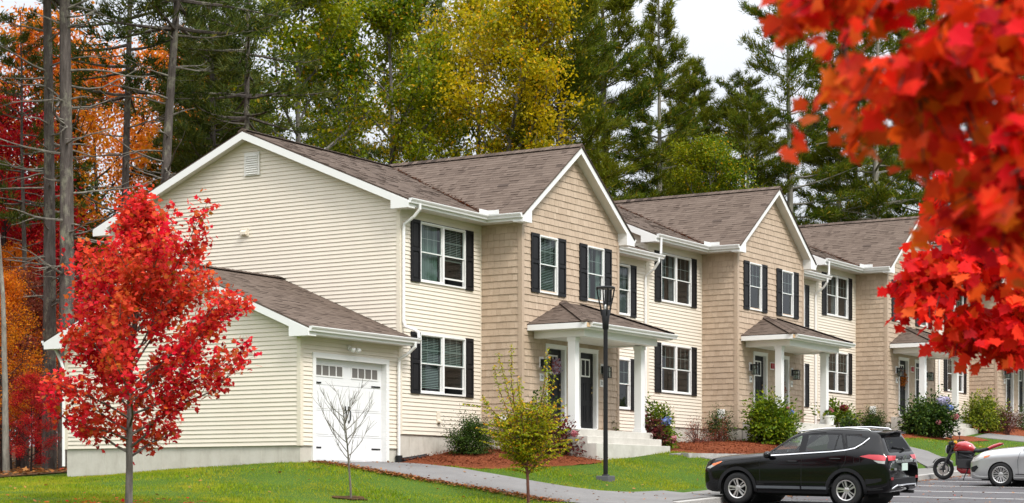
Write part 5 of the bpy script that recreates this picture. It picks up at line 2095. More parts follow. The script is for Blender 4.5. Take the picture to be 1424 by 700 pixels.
def pine(name, seed, h, r_tr, crown0, crown_r, needle, bark, whorl=.62, tufts=26, droop=.05, dead=14, taper=.9, open_=0., nl=.36):
    """white pine: whorls of level boughs carrying plumes of needles, dead stubs below the crown"""
    rng = random.Random(seed)
    ng = np.random.default_rng(seed)
    root = empty(name)
    mb = MB()
    tp, td = limb(mb, Vector((0, 0, -.3)), Vector((0, 0, 1)), h + .3, r_tr, .025, rng, 14, .012, .02, 10)
    TP, TA = [], []
    z = h * crown0
    k = 0
    while z < h - .3:
        g = (z - h * crown0) / (h * (1 - crown0))
        R_ = crown_r * ((1 - g) ** taper * (.75 + .25 * min(1, g * 5)) + .05) * rng.uniform(.75, 1.2)
        m = rng.choice((3, 4, 4, 5))
        if rng.random() < open_:
            m -= 2
        a0 = rng.uniform(0, 6.28)
        for b in range(max(1, m)):
            az = a0 + b * 2 * PI / m + rng.uniform(-.35, .35)
            f = (z + rng.uniform(-.2, .2) + .3) / (h + .3)
            p, _ = sample(tp, td, min(.985, f))
            L = R_ * rng.uniform(.7, 1.15)
            d = Vector((math.cos(az), math.sin(az), -.12 + .55 * g - droop)).normalized()
            lp, ld = limb(mb, p, d, L, .055 * (1 - g) + .018, .008, rng, 5, .07, .055, 5)
            nt = max(4, int(tufts * (L / crown_r) + 3))
            for t_ in range(nt):
                q, dq = sample(lp, ld, .28 + .72 * ((t_ + rng.random()) / nt) ** .8)
                side = dq.cross(Vector((0, 0, 1))).normalized()
                off = rng.gauss(0, .30) * min(1.2, L * .35)
                q = q + side * off + Vector((0, 0, rng.gauss(.06, .07)))
                TP.append(tuple(q))
                v = dq * .7 + side * (off * 1.2) + Vector((0, 0, .55))
                TA.append(tuple(v.normalized()))
        z += whorl * rng.uniform(.7, 1.3) * (1 - .35 * g)
    TP.append((tp[-1].x, tp[-1].y, tp[-1].z))
    TA.append((0, 0, 1))
    dm = mb
    mb.mi = 1
    for i in range(dead):
        f = rng.uniform(.18, min(.95, crown0 + .12))
        p, _ = sample(tp, td, f)
        az = rng.uniform(0, 2 * PI)
        d = Vector((math.cos(az), math.sin(az), rng.uniform(-.15, .25))).normalized()
        L = rng.uniform(.6, 2.8)
        lp, ld = limb(dm, p, d, L, .035, .006, rng, 6, .10, .0, 5)
        for j in range(rng.choice((1, 2, 3))):
            q, dq = sample(lp, ld, rng.uniform(.3, .9))
            limb(dm, q, (dq + Vector((rng.gauss(0, .5), rng.gauss(0, .5), rng.gauss(0, .4)))).normalized(), L * rng.uniform(.15, .4), .014, .004, rng, 3, .15, 0, 4)
    mb.build('trunk', [bark, 'dead_twig'], root)
    P, A = np.array(TP), np.array(TA)
    n = 17
    P = np.repeat(P, n, 0) + ng.normal(0, .085, (len(P) * n, 3))
    A = unit(np.repeat(A, n, 0) + ng.normal(0, .62, (len(P), 3)))
    sz = ng.uniform(.7, 1.2, len(P)) * nl
    N = unit(ng.normal(0, 1, (len(P), 3)))
    leaf_cloud('crown', P, A, N, sz, T_NEEDLE, needle, root, ng, .135)
    return root


def bare_pine(name, seed, h, r_tr, lean, dead, bark='pine_bark'):
    return None


def recolor(o, cat, mat):
    for ch in o.children:
        if ch.name.split('.')[0] == cat:
            ch.material_slots[0].link = 'OBJECT'
            ch.material_slots[0].material = MATS[mat]


def plant(proto, x, y, s=1., rz=0., lean=(0, 0), label=None, cat='tree', group=None, name=None, first=False, dz=0., sz=None):
    o = proto if first else copy_tree(proto)
    o.location = (x, y, gz(x, y) + dz)
    o.rotation_euler = (lean[0], lean[1], rz)
    o.scale = (s, s, sz or s)
    tag(o, label, cat, group)
    return o


# ---- forest behind the houses
PINE_G, LEAFY_G = 'tall pines behind the houses', 'leafy trees behind the houses'
pA = pine('pine_tree', 101, 24.5, .36, .22, 4.7, 'pine_needle', 'pine_bark', .74, 44, -.06, 10, .62)
pB = pine('pine_tree', 102, 25.0, .22, .40, 2.9, 'pine_needle', 'pale_bark', .72, 24, -.10, 18, .95, .25)
pC = pine('pine_tree', 103, 24.0, .21, .55, 3.8, 'dark_pine_needle', 'pine_bark', .95, 17, .05, 46, .6, .6)
pE = pine('pine_tree', 105, 23.0, .26, .20, 3.6, 'dark_pine_needle', 'pine_bark', .62, 30, .03, 10, .7, .1)
pD = pine('pine_tree', 104, 24.0, .28, .36, 4.3, 'pine_needle', 'pale_bark', .86, 38, -.04, 14, .5, .25)
bA = broadleaf('leafy_tree', 201, 22.0, .26, 4.6, .30, 'green_leaf', 'grey_bark', 24, 58, .17)
bB = broadleaf('leafy_tree', 202, 21.5, .24, 4.4, .26, 'yellow_green_leaf', 'grey_bark', 24, 56, .165, .45)
bC = broadleaf('leafy_tree', 203, 19.0, .20, 4.2, .16, 'orange_leaf', 'dark_twig', 24, 34, .17, .5)
bD = broadleaf('leafy_tree', 204, 14.0, .16, 3.6, .10, 'crimson_leaf', 'dark_twig', 22, 40, .15, .42)
used = set()


def put(pr, x, y, *a, **k):
    f = id(pr) not in used
    used.add(id(pr))
    return plant(pr, x, y, *a, first=f, **k)


put(pA, 36.3, 16.6, 1., .4, label='broad dark pine towering just behind the nearest shingled gable', cat='pine tree', group=PINE_G)
put(pA, 44.6, 18.6, 1.02, 2.2, label='full pine beside and behind the broad dark pine over the first valley', cat='pine tree', group=PINE_G)
put(pB, 47.3, 17.1, .985, 1.0, label='slender pale-trunked pine whose whole tip stands clear against the sky', cat='pine tree', group=PINE_G)
put(pB, 60.8, 22.0, .82, 3.0, label='thin pine showing between the pale-trunked pine and the shorter spreading pine', cat='pine tree', group=PINE_G)
put(pD, 55.0, 16.1, .98, .8, sz=.76, label='shorter spreading pine left of the second shingled gable', cat='pine tree', group=PINE_G)
put(pD, 53.6, 12.6, .98, 2.4, label='open pine right behind the peak of the second shingled gable', cat='pine tree', group=PINE_G)
put(pB, 59.5, 12.6, .97, 4.1, label='pale straight pine over the roof of the third townhouse', cat='pine tree', group=PINE_G)
put(pD, 58.6, 10.4, 1.05, 5.2, label='pine with level boughs behind the blurred red leaves, over the third roof', cat='pine tree', group=PINE_G)
put(pA, 66.0, 10.0, 1.0, 1.5, label='bushy pine far right, nearly hidden by red maple foliage', cat='pine tree', group=PINE_G)
put(pA, 52.5, 18.0, .78, 5.1, label='rounded pine filling the gap behind the low green tree over the second roof', cat='pine tree', group=PINE_G)
put(pD, 51.0, 14.0, .70, 3.7, label='short dense pine beside the low green tree over the second roof', cat='pine tree', group=PINE_G)
put(pB, 70.0, 16.0, 1.0, .3, label='distant pine between the trunks over the third roof', cat='pine tree', group=PINE_G)
put(pD, 72.0, 6.5, 1.0, 2.9, label='farthest pine at the right behind the red maple limbs', cat='pine tree', group=PINE_G)
put(pE, 24.6, 27.4, 1.0, .5, label='dark bushy pine left of the peak of the nearest roof', cat='pine tree', group=PINE_G)
put(pE, 34.4, 34.0, 1.05, 1.9, label='dark pine deep in the woods behind the nearest roof peak', cat='pine tree', group=PINE_G)
put(pC, 17.0, 18.7, .96, 3.4, label='pine with a straight dark trunk rising at the nearest roof peak', cat='pine tree', group=PINE_G)
put(pC, 12.4, 20.5, 1.0, 4.4, label='upright pine trunk with dead snags left of the leaning trunk', cat='pine tree', group=PINE_G)
put(pC, 9.9, 17.0, 1.12, 5.6, (0.0, .045), label='lichen-spotted pine leaning right above the left roof slope', cat='pine tree', group=PINE_G)
put(pC, 5.05, 16.9, 1.15, .9, label='slimmer, paler trunk of the twin pines left of the garage', cat='pine tree', group=PINE_G)
put(pC, 4.50, 15.6, 1.3, 2.7, label='thicker, browner trunk of the twin pines left of the garage', cat='pine tree', group=PINE_G)
put(pC, 6.2, 19.1, .62, 1.2, label='dark pine trunk between the pale sapling and the twin pines', cat='pine tree', group=PINE_G)
put(pE, 43.8, 34.4, 1.08, .2, label='pine crown showing through the green leafy trees', cat='pine tree', group=PINE_G)
put(pA, 49.5, 32.7, 1.05, 2.0, label='pine crown showing behind the golden leafy trees', cat='pine tree', group=PINE_G)
put(pC, 1.2, 19.0, .93, 3.9, label='pine trunk at the far left edge of the woods', cat='pine tree', group=PINE_G)
put(pE, 16.0, 27.0, .6, 1.7, label='thin dark pine stem behind the orange foliage at left', cat='pine tree', group=PINE_G)
put(pC, 8.2, 26.5, .95, 5.0, label='dark pine crown above the crimson maple at far left', cat='pine tree', group=PINE_G)
put(bA, 26.9, 23.7, 1.0, .3, label='green leafy tree rising over the left end of the long ridge', cat='leafy tree', group=LEAFY_G)
put(bA, 31.7, 22.8, .98, 2.6, label='full green leafy tree over the middle of the nearest roof', cat='leafy tree', group=LEAFY_G)
put(bB, 32.9, 18.6, 1.0, 1.2, label='yellow-green leafy tree over the bay ridge of the nearest house', cat='leafy tree', group=LEAFY_G)
put(bB, 36.5, 20.2, 1.05, 3.3, label='golden-tipped leafy tree beside the broad dark pine', cat='leafy tree', group=LEAFY_G)
put(bA, 43.8, 12.6, .66, 4.2, label='low green leafy tree over the ridge of the second townhouse', cat='leafy tree', group=LEAFY_G)
put(pE, 20.6, 23.2, .95, 5.0, label='dense dark evergreen between the leaning trunk and the roof peak', cat='pine tree', group=PINE_G)
put(bC, 23.8, 32.6, 1.0, .5, label='tall orange maple behind the twin pines', cat='leafy tree', group=LEAFY_G)
put(bC, 30.0, 33.9, 1.08, 2.0, label='orange maple between the leaning trunk and the roof slope', cat='leafy tree', group=LEAFY_G)
put(bC, 16.1, 28.4, 1.0, 3.6, label='amber maple filling the gap left of the twin pines', cat='leafy tree', group=LEAFY_G)
put(bC, 12.5, 29.5, 1.0, 4.9, label='orange maple above the crimson maple at far left', cat='leafy tree', group=LEAFY_G)
put(bC, 20.5, 24.0, .62, 1.0, label='small orange maple low against the left roof slope', cat='leafy tree', group=LEAFY_G)
put(bD, 8.6, 22.6, .98, .6, label='deep crimson maple at the left edge of the woods', cat='leafy tree', group=LEAFY_G)
put(bD, 11.2, 24.5, .8, 2.5, label='smaller crimson maple behind the twin pines', cat='leafy tree', group=LEAFY_G)
o = put(bC, 7.4, 21.0, .42, 2.2, label='rust-orange understorey maple below the crimson maple', cat='leafy tree', group=LEAFY_G)
o = put(bD, 5.4, 18.4, .48, 4.0, label='low rust-red maple between the trunks and the garage', cat='leafy tree', group=LEAFY_G)
recolor(o, 'crown', 'russet_leaf')
o = put(bC, 2.8, 16.6, .34, 3.1, label='small yellow-orange maple at the forest edge on the far left', cat='leafy tree', group=LEAFY_G)
o = put(bD, 2.4, 15.0, .22, .9, label='knee-high crimson sapling at the edge of the lawn', cat='leafy tree', group=LEAFY_G)
o = put(bD, 13.8, 27.8, .75, 1.3, label='dark evergreen thicket behind the trunks at left', cat='leafy tree', group=LEAFY_G)
recolor(o, 'crown', 'dark_pine_needle')
o = put(bD, 21.0, 31.5, .9, 5.3, label='dark green tree deep behind the orange maples', cat='leafy tree', group=LEAFY_G)
recolor(o, 'crown', 'dark_pine_needle')
for i, (x, y) in enumerate(((-4, 22), (-9, 27), (1, 27), (-15, 24), (-6, 34), (-20, 30), (4, 35), (-14, 38), (-27, 27))):
    plant((pC, bC, bD, pE)[i % 4], x, y, (.95, .8, .7, .9)[i % 4], i * 1.9, label='tree of the woods that run on past the left edge of the photo', cat='tree', group='woods past the left edge')
# slim bare stem left of the twin pines
mb = MB()
rg = random.Random(9)
lp, ld = limb(mb, Vector((0, 0, -.3)), Vector((0, 0, 1)), 7.4, .11, .05, rg, 8, .03, .03, 8)
sn = empty('dead_snag')
mb.build('trunk', 'pale_bark', sn)
plant(sn, 1.6, 15.2, 1., 0., label='pale broken-off bare trunk at the far left edge of the woods', cat='dead tree', first=True)
mb = MB()
lp, ld = limb(mb, Vector((0, 0, -.2)), Vector((.03, 0, 1)), 2.6, .05, .03, rg, 6, .03, .02, 7)
sn = empty('dead_snag')
mb.build('trunk', 'pale_bark', sn)
plant(sn, 3.2, 13.3, 1., 0., label='short thin bare stem on the lawn edge left of the garage', cat='dead tree', first=True)
# pines across the street: they stand behind the camera's right shoulder and show in the glass
for i in range(34):
    an = math.radians(150 + i * 5.6)
    rr_ = 74 + 12 * ((i * 7) % 5) / 4
    x, y = CAM.x + rr_ * math.cos(an), CAM.y + rr_ * math.sin(an)
    if (x - 5) ** 2 / 90 ** 2 < 9 and not (y > 25 and x > -40):
        plant((pA, bA, pE, bB)[i % 4], x, y, .9, i * 1.7, label='tree of the woods that face the houses from across the street', cat='tree', group='woods across the street')
for i, (x, y) in enumerate(((6, -52), (16, -47), (27, -53), (37, -48), (48, -54), (59, -49), (70, -55), (82, -50), (94, -54), (-8, -50), (108, -50), (-20, -56))):
    plant(pA if i % 2 else pD, x, y, 1., i * 1.3, label='pine in the line of pines across the street from the houses', cat='pine tree', group='pines across the street')


# ---- the red maple on the lawn
def lawn_maple():
    rng = random.Random(31)
    ng = np.random.default_rng(31)
    root = empty('red_maple')
    mb = MB()
    H = 5.75
    tp, td = limb(mb, Vector((0, 0, -.2)), Vector((0, 0, 1)), H * .9 + .2, .072, .012, rng, 12, .03, .035, 9)
    tips = []
    n = 62
    for i in range(n):
        f = .20 + .78 * (i / (n - 1)) ** .95
        p, _ = sample(tp, td, f)
        g = (f - .20) / .78
        R_ = 1.86 * (.74 + .50 * math.sin(PI * min(1, g * 1.3 + .12))) * (1 - g ** 1.7) + .22
        az = i * 2.399 + rng.uniform(-.3, .3)
        el = .30 + .75 * g + rng.uniform(-.12, .15)
        if g < .2:
            el = max(el, .25)
        d = Vector((math.cos(az) * math.cos(el), math.sin(az) * math.cos(el), math.sin(el)))
        L = R_ * rng.uniform(.62, 1.15) / max(.6, math.cos(el)) * .88 * (1 + .26 * d.dot(RGT)) * (.58 if g > .6 else .95 if g < .18 else 1.)
        lp, ld = limb(mb, p, d, L, .026 * (1 - .6 * g), .006, rng, 6, .10, .045, 5)
        nb = max(4, int(L * 5.5))
        for j in range(nb):
            q, dq = sample(lp, ld, .22 + .78 * (j + rng.random()) / nb)
            ax = Vector((rng.gauss(0, 1), rng.gauss(0, 1), rng.gauss(0, 1))).normalized()
            d2 = (rot_about(dq, ax, rng.uniform(.4, 1.0)) + Vector((0, 0, .12))).normalized()
            bp, bd = limb(mb, q, d2, rng.uniform(.22, .55), .009, .003, rng, 3, .16, .02, 4)
            for m in range(3):
                w, dw = sample(bp, bd, .25 + .75 * (m + rng.random()) / 3)
                tips.append((tuple(w), tuple(dw)))
        tips.append((tuple(lp[-1]), tuple(ld[-1])))
    mb.build('trunk', 'maple_bark', root)
    T = np.array([t_[0] for t_ in tips])
    D = np.array([t_[1] for t_ in tips])
    k = 13
    P = np.repeat(T, k, 0) + ng.normal(0, .095, (len(T) * k, 3))
    A = unit(np.repeat(D, k, 0) * .5 + ng.normal(0, .6, (len(P), 3)) + np.array((0, 0, -.35)))
    N = unit(ng.normal(0, .55, (len(P), 3)) + np.array((0, 0, .75)))
    leaf_cloud('crown', P, A, N, ng.uniform(.06, .115, len(P)), T_MAPLE, 'red_leaf', root, ng)
    return root


o = plant(lawn_maple(), -14.2, -4.1, 1., 0., first=True, label='young maple ablaze in red on the lawn in front of the garage', cat='maple tree')


# ---- yellow-green young birch-like tree in front of the bay
def shoot_tree():
    rng = random.Random(44)
    ng = np.random.default_rng(44)
    root = empty('ornamental_tree')
    mb = MB()
    lp0, ld0 = limb(mb, Vector((0, 0, -.2)), Vector((0, 0, 1)), 2.3, .04, .012, rng, 8, .03, .02, 8)
    P, A = [], []
    for i in range(30):
        az = i * 2.4 + rng.uniform(-.3, .3)
        tall = i in (1, 4, 7, 10, 13, 16, 19, 22)
        L = rng.uniform(1.7, 2.6) if tall else rng.uniform(.7, 1.3)
        d = Vector((math.cos(az) * (.50 if tall else 1.), math.sin(az) * (.50 if tall else 1.), 1.05 if tall else .62)).normalized()
        base = sample(lp0, ld0, .36 + .40 * i / 29)[0]
        lp, ld = limb(mb, base, d, L, .017, .003, rng, 8, .05, .10 if tall else .06, 5)
        n = int(L * (80 if tall else 60))
        for j in range(n):
            q, dq = sample(lp, ld, .10 + .9 * (j + rng.random()) / n)
            P.append(tuple(q + Vector((rng.gauss(0, .025), rng.gauss(0, .025), 0))))
            a = rng.uniform(0, 6.28)
            A.append((math.cos(a), math.sin(a), -.65))
        for j in range(9 if not tall else 7):
            q, dq = sample(lp, ld, .06 + (.88 if not tall else .45) * rng.random())
            a = rng.uniform(0, 6.28)
            d2 = Vector((math.cos(a), math.sin(a), .25)).normalized()
            L2 = rng.uniform(.25, .65)
            bp, bd = limb(mb, q, d2, L2, .006, .002, rng, 4, .1, .0, 4)
            n2 = int(L2 * 75)
            for m in range(n2):
                w, dw = sample(bp, bd, (m + rng.random()) / n2)
                P.append(tuple(w + Vector((rng.gauss(0, .02), rng.gauss(0, .02), 0))))
                b = rng.uniform(0, 6.28)
                A.append((math.cos(b), math.sin(b), -.7))
    mb.build('trunk', 'red_twig', root)
    n = len(P)
    N = unit(ng.normal(0, .8, (n, 3)) + np.array((0, 0, .5)))
    leaf_cloud('crown', P, A, N, ng.uniform(.045, .09, n), T_DIAMOND, 'birch_yellow_leaf', root, ng, .72)
    return root


plant(shoot_tree(), -4.1, -6.2, 1.0, 0., first=True, label='young yellow-green tree with upright leafy shoots in front of the first bay', cat='young tree')


def bare_sapling():
    rng = random.Random(12)
    root = empty('bare_sapling')
    mb = MB()
    lp, ld = limb(mb, Vector((0, 0, -.2)), Vector((.03, .0, 1)), 2.3, .03, .008, rng, 8, .03, .02, 7)
    for i in range(17):
        f = .44 + .5 * i / 16
        p, d = sample(lp, ld, f)
        az = i * 2.4
        L = rng.uniform(.75, 1.35) * (1.15 - .45 * i / 16)
        d2 = Vector((math.cos(az) * .85, math.sin(az) * .85, .55)).normalized()
        bp, bd = limb(mb, p, d2, L, .011, .0025, rng, 7, .07, .13, 5)
        for j in range(7):
            q, dq = sample(bp, bd, .2 + .75 * rng.random())
            ax = Vector((rng.gauss(0, 1), rng.gauss(0, 1), 0)).normalized()
            limb(mb, q, (rot_about(dq, ax, rng.uniform(.3, .8)) + Vector((0, 0, .3))).normalized(), rng.uniform(.12, .45), .005, .002, rng, 4, .1, .06, 4)
    mb.build('trunk', 'dead_twig', root)
    return root


plant(bare_sapling(), -7.5, -4.0, .92, .4, first=True, label='leafless sapling on the lawn in front of the white garage door', cat='sapling')


# ---- big maples close to the camera: their limbs hang into the right of the view
def near_maple(name, seed, regions, trunk, limbs, twig_n, leaves, leaf_size, mat, label, twig_len, tube_r, side, away, rad, n_fill):
    """limbs are listed in a local frame (across the street, up, along the view of the street)"""
    rng = random.Random(seed)
    ng = np.random.default_rng(seed)
    root = empty(name, trunk)
    base = Vector(trunk)
    mb = MB()
    h = 5.2
    tp, td = limb(mb, Vector((0, 0, -.3)), Vector((0, 0, 1)), h, .11, .022, rng, 10, .03, .03, 10)
    W = lambda a, b, c_: RGT * a + Vector((0, 0, b)) + FWD * c_
    cl = []
    for lb in limbs:
        pts = [W(*q) for q in lb]
        p0, _ = sample(tp, td, min(.95, max(.2, (pts[0].z) / h)))
        pts = [p0] + pts
        # smooth
        sm = []
        for i in range(len(pts) - 1):
            for t_ in (0, .25, .5, .75):
                sm.append(pts[i].lerp(pts[i + 1], t_) + Vector((rng.gauss(0, .012), rng.gauss(0, .012), rng.gauss(0, .012))))
        sm.append(pts[-1])
        mb.tube(sm, [tube_r * (1 - .8 * i / len(sm)) for i in range(len(sm))], 8)
        cl += sm[3:]
    P, A = [], []
    for i in range(twig_n):
        poly, (d0, d1) = regions[i % len(regions)]
        while True:
            a = rng.uniform(min(p[0] for p in poly), max(p[0] for p in poly))
            b = rng.uniform(min(p[1] for p in poly), max(p[1] for p in poly))
            if inside(np.array([a]), np.array([b]), poly)[0]:
                break
        tip = W(a, b, rng.uniform(d0, d1))
        near = min(cl, key=lambda q: (q - tip).length)
        st = tip + (near - tip).normalized() * min(twig_len, (near - tip).length * .9) + Vector((rng.gauss(0, .05), rng.gauss(0, .05), .06))
        if (near - tip).length < 1.0:
            mb.tube([near, near.lerp(st, .5) + Vector((0, 0, .03)), st], [.008, .006, .0045], 5)
        mid = st.lerp(tip, .5) + Vector((0, 0, .05))
        mb.tube([st, mid, tip], [.0045, .0035, .002], 5)
        for k in range(leaves):
            t_ = rng.random() ** .8
            q = (st.lerp(mid, t_ * 2) if t_ < .5 else mid.lerp(tip, t_ * 2 - 1))
            q = q + Vector((rng.gauss(0, 1), rng.gauss(0, 1), rng.gauss(0, .8))) * leaf_size * .42
            P.append(tuple(q))
            g = rng.uniform(0, 6.28)
            A.append((math.cos(g) * .8, math.sin(g) * .8, -.75))
    # the rest of the crown: limbs all round the trunk, most of it above and to the right of the street view
    zc = -1.541 - trunk[2]
    for i in range(26):
        f = .40 + .58 * i / 25
        p, _ = sample(tp, td, f)
        az = i * 2.4
        el = .25 + .8 * (f - .4) / .6
        d = Vector((math.cos(az) * math.cos(el), math.sin(az) * math.cos(el), math.sin(el)))
        L = rad * (1.05 - .55 * (f - .4) / .6) * rng.uniform(.75, 1.1)
        e = p + d * L
        if (e.dot(RGT) + side) < (e.dot(FWD) + away) * .29 + .35 and (e.z - zc) < (e.dot(FWD) + away) * .262 + .3:
            continue
        lp, ld = limb(mb, p, d, L, tube_r * .8, .006, rng, 6, .09, .04, 6)
        for j in range(n_fill // 26):
            q, dq = sample(lp, ld, .25 + .75 * rng.random())
            q = q + Vector((rng.gauss(0, 1), rng.gauss(0, 1), rng.gauss(0, .8))) * rad * .15
            if (q.dot(RGT) + side) < (q.dot(FWD) + away) * .262 + .10 and (q.z - zc) < (q.dot(FWD) + away) * .2525 + .08:
                continue
            P.append(tuple(q))
            g = rng.uniform(0, 6.28)
            A.append((math.cos(g) * .8, math.sin(g) * .8, -.75))
    mb.build('trunk', 'dark_twig', root)
    n = len(P)
    N = unit(ng.normal(0, .65, (n, 3)) - np.array(FWD)[None] * .5 + np.array((0, 0, .45)))
    leaf_cloud('crown', P, A, N, ng.uniform(.65, 1.2, n) * leaf_size, T_MAPLE2, mat, root, ng)
    tag(root, label, 'maple tree')
    return root


def at(a, c_, dz=0.):
    p = CAM + RGT * a + FWD * c_
    return (p.x, p.y, gz(p.x, p.y) + dz)


tA = at(2.9, 6.4)
tB = at(6.1, 15.4)
# heights above the foot of each trunk
zA = -1.541 - tA[2]
zB = -1.541 - tB[2]
RA = [(-2.025, zA + 1.47), (-2.065, zA + 1.23), (-2.125, zA + 1.1), (-2.075, zA + 1.0), (-1.925, zA + 0.95), (-1.795, zA + 0.88), (-1.715, zA + 0.77), (-1.625, zA + 0.64), (-1.485, zA + 0.58), (-1.285, zA + 0.58), (-1.285, zA + 1.6), (-2.025, zA + 1.6)]
RA2 = [(-2.185, zA + 1.43), (-2.175, zA + 1.29), (-2.085, zA + 1.23), (-1.985, zA + 1.27), (-1.985, zA + 1.47)]
RA3 = [(-1.72, zA + 1.25), (-1.72, zA + .74), (-1.5, zA + .57), (-1.34, zA + .57), (-1.34, zA + 1.25)]
near_maple('maple_tree', 5, [(RA, (-1.45, -.6)), (RA3, (-1.45, -.7))] * 4 + [(RA, (-1.45, -.6)), (RA2, (-1.3, -.8))], tA,
           [[(-.6, zA + 1.9, -.3), (-1.2, zA + 1.45, -.6), (-1.75, zA + 1.1, -.95)], [(-.5, zA + 1.5, -.6), (-1.0, zA + 1.05, -.9), (-1.45, zA + .78, -1.0)], [(-.6, zA + 2.1, -.1), (-1.3, zA + 1.65, -.5), (-1.85, zA + 1.35, -.95)], [(-.5, zA + 1.1, -.4), (-.9, zA + .8, -.6), (-1.2, zA + .58, -.7)]],
           250, 11, .064, 'near_red_leaf', 'big maple close by whose blurred red and orange leaves hang from the top right', .30, .030, 2.9, 6.4, 1.5, 2600)
RB = [(-3.000, zB + 2.39), (-3.130, zB + 2.24), (-3.060, zB + 1.89), (-3.300, zB + 1.54), (-3.280, zB + 1.38), (-3.150, zB + 1.12), (-2.920, zB + 0.89), (-2.580, zB + 1.0), (-2.290, zB + 0.89), (-1.950, zB + 0.89), (-1.950, zB + 2.84), (-2.730, zB + 2.63)]
near_maple('maple_tree', 6, [(RB, (-1.6, -.4))], tB,
           [[(-1.5, zB + 2.4, -.4), (-2.4, zB + 1.9, -.8), (-3.1, zB + 1.5, -.9)], [(-1.4, zB + 1.65, -.3), (-2.2, zB + 1.25, -.7), (-2.8, zB + 1.1, -.9)], [(-1.5, zB + 3.0, -.5), (-2.2, zB + 2.6, -.7), (-2.75, zB + 2.3, -.8)]],
           270, 13, .104, 'scarlet_leaf', 'scarlet maple whose limb spreads in front of the third townhouse', .42, .032, 6.1, 15.4, 2.6, 5200)


# ---- shrubs
def shrub(name, seed, rx, ry, h, leaf, n, size, twig='dark_twig', tpl=T_OVAL, stems=16, hollow=.35, flowers=None, low=.05, mats2=None):
    rng = random.Random(seed)
    ng = np.random.default_rng(seed)
    root = empty(name)
    mb = MB()
    tips = []
    for i in range(stems):
        az = i * 2.4 + rng.uniform(-.4, .4)
        el = math.asin(rng.uniform(.02, .98))
        rr = rng.uniform(.65, 1.)
        tip = Vector((rx * math.cos(az) * math.cos(el) * rr, ry * math.sin(az) * math.cos(el) * rr, h * (.10 + .86 * math.sin(el) * rr)))
        st = Vector((rng.gauss(0, rx * .12), rng.gauss(0, ry * .12), -.08))
        mid = st.lerp(tip, .5) + Vector((0, 0, h * .08))
        mb.tube([st, mid, tip], [.014, .009, .004], 5)
        tips += [tip, tip.lerp(mid, .5)]
        for j in range(3):
            t2 = tip + Vector((rng.gauss(0, rx * .22), rng.gauss(0, ry * .22), rng.gauss(.05, h * .12)))
            t2.z = max(low * h, t2.z)
            mb.tube([mid.lerp(tip, .3 + .2 * j), t2], [.006, .003], 4)
            tips.append(t2)
    mb.build('stem', twig, root)
    T = np.array([tuple(t_) for t_ in tips])
    n = int(n * 1.45)
    size = size * .82
    i = ng.integers(0, len(T), n)
    P = T[i] + ng.normal(0, 1, (n, 3)) * np.array((rx, ry, h * .8)) * .15
    P[:, 2] = np.maximum(P[:, 2], .03 + .04 * ng.random(n))
    o = P - np.array((0, 0, h * .35))
    A = unit(o / np.array((rx, ry, h)) + ng.normal(0, .6, (n, 3)))
    N = unit(ng.normal(0, .5, (n, 3)) + np.array((0, 0, .9)) + o * .4)
    leaf_cloud('foliage', P, A, N, ng.uniform(.6, 1.25, n) * size, tpl, leaf, root, ng)
    for (fx, fy, fz, fr, fm) in (flowers or []):
        m = 130
        q = unit(ng.normal(0, 1, (m, 3)))
        c = np.array((fx, fy, fz))
        leaf_cloud('flower_head', c + q * fr * np.array((1, 1, .8)), ng.normal(0, 1, (m, 3)), q, fr * .55, T_OVAL, fm, root, ng, 1.8)
    return root


def bed(o, x, y, label, cat='shrub', rz=0., group='shrubs along the house fronts', s=1.):
    return plant(o, x, y, s, rz, (0, 0), label, cat, group, first=True, dz=.06)
bed(shrub('holly_shrub', 1, .55, .52, .92, 'shrub_leaf', 7500, .055, stems=40), 1.75, -1.0, 'dense dark green rounded holly below the nearest ground-floor double window')
bed(shrub('barberry_shrub', 2, .62, .55, .85, 'russet_leaf', 260, .035, 'red_twig', T_DIAMOND, 40), 3.35, -2.1, 'sparse reddish twiggy shrub on the mulch behind the yellow-green tree')
bed(shrub('evergreen_shrub', 3, .5, .45, .85, 'shrub_leaf', 3000, .06), 2.9, -1.75, 'dark evergreen behind the yellow-green tree at the first bay wall')
bed(shrub('hydrangea_shrub', 4, .45, .45, 1.0, 'burgundy_leaf', 700, .12, flowers=[(.1, -.42, .55, .08, 'pink_petal'), (-.3, -.3, .75, .07, 'maroon_petal')]), 3.75, -2.35, 'burgundy-leaved hydrangea left of the nearest porch steps')
bed(shrub('hydrangea_shrub', 5, .5, .45, 1.3, 'shrub_leaf', 1800, .11), 3.75, -1.85, 'dark green hydrangea against the left side of the nearest porch steps')
bed(shrub('hydrangea_shrub', 6, .55, .5, 1.15, 'hydrangea_leaf', 2200, .12, flowers=[(-.28, -.35, .78, .12, 'blue_petal'), (-.18, -.5, .28, .11, 'pink_petal'), (-.42, -.1, .5, .09, 'maroon_petal')]), 9.15, -2.5, 'hydrangea with a blue and a pink bloom right of the nearest porch steps')
bed(shrub('hydrangea_shrub', 7, .32, .32, 1.0, 'burgundy_leaf', 420, .12), 8.6, -2.6, 'wine-red leaved plant between the porch steps and the blooming hydrangea')
bed(shrub('hydrangea_shrub', 16, .38, .35, 1.0, 'hydrangea_leaf', 420, .12), 9.0, -.9, 'small leafy plant behind the right column of the nearest porch')
bed(shrub('azalea_shrub', 8, .6, .5, .75, 'russet_leaf', 460, .05, 'red_twig', T_DIAMOND, 34), 14.6, -1.05, 'low sparse russet azalea on the mulch before the second townhouse')
bed(shrub('azalea_shrub', 9, .42, .42, .95, 'shrub_leaf', 2600, .06, stems=30), 16.2, -.95, 'upright dark green shrub with a russet side at the second bay corner')
bed(shrub('azalea_shrub', 17, .30, .3, .7, 'russet_leaf', 260, .05, 'red_twig', T_DIAMOND, 16), 15.7, -1.3, 'small russet shrub growing into the upright green shrub')
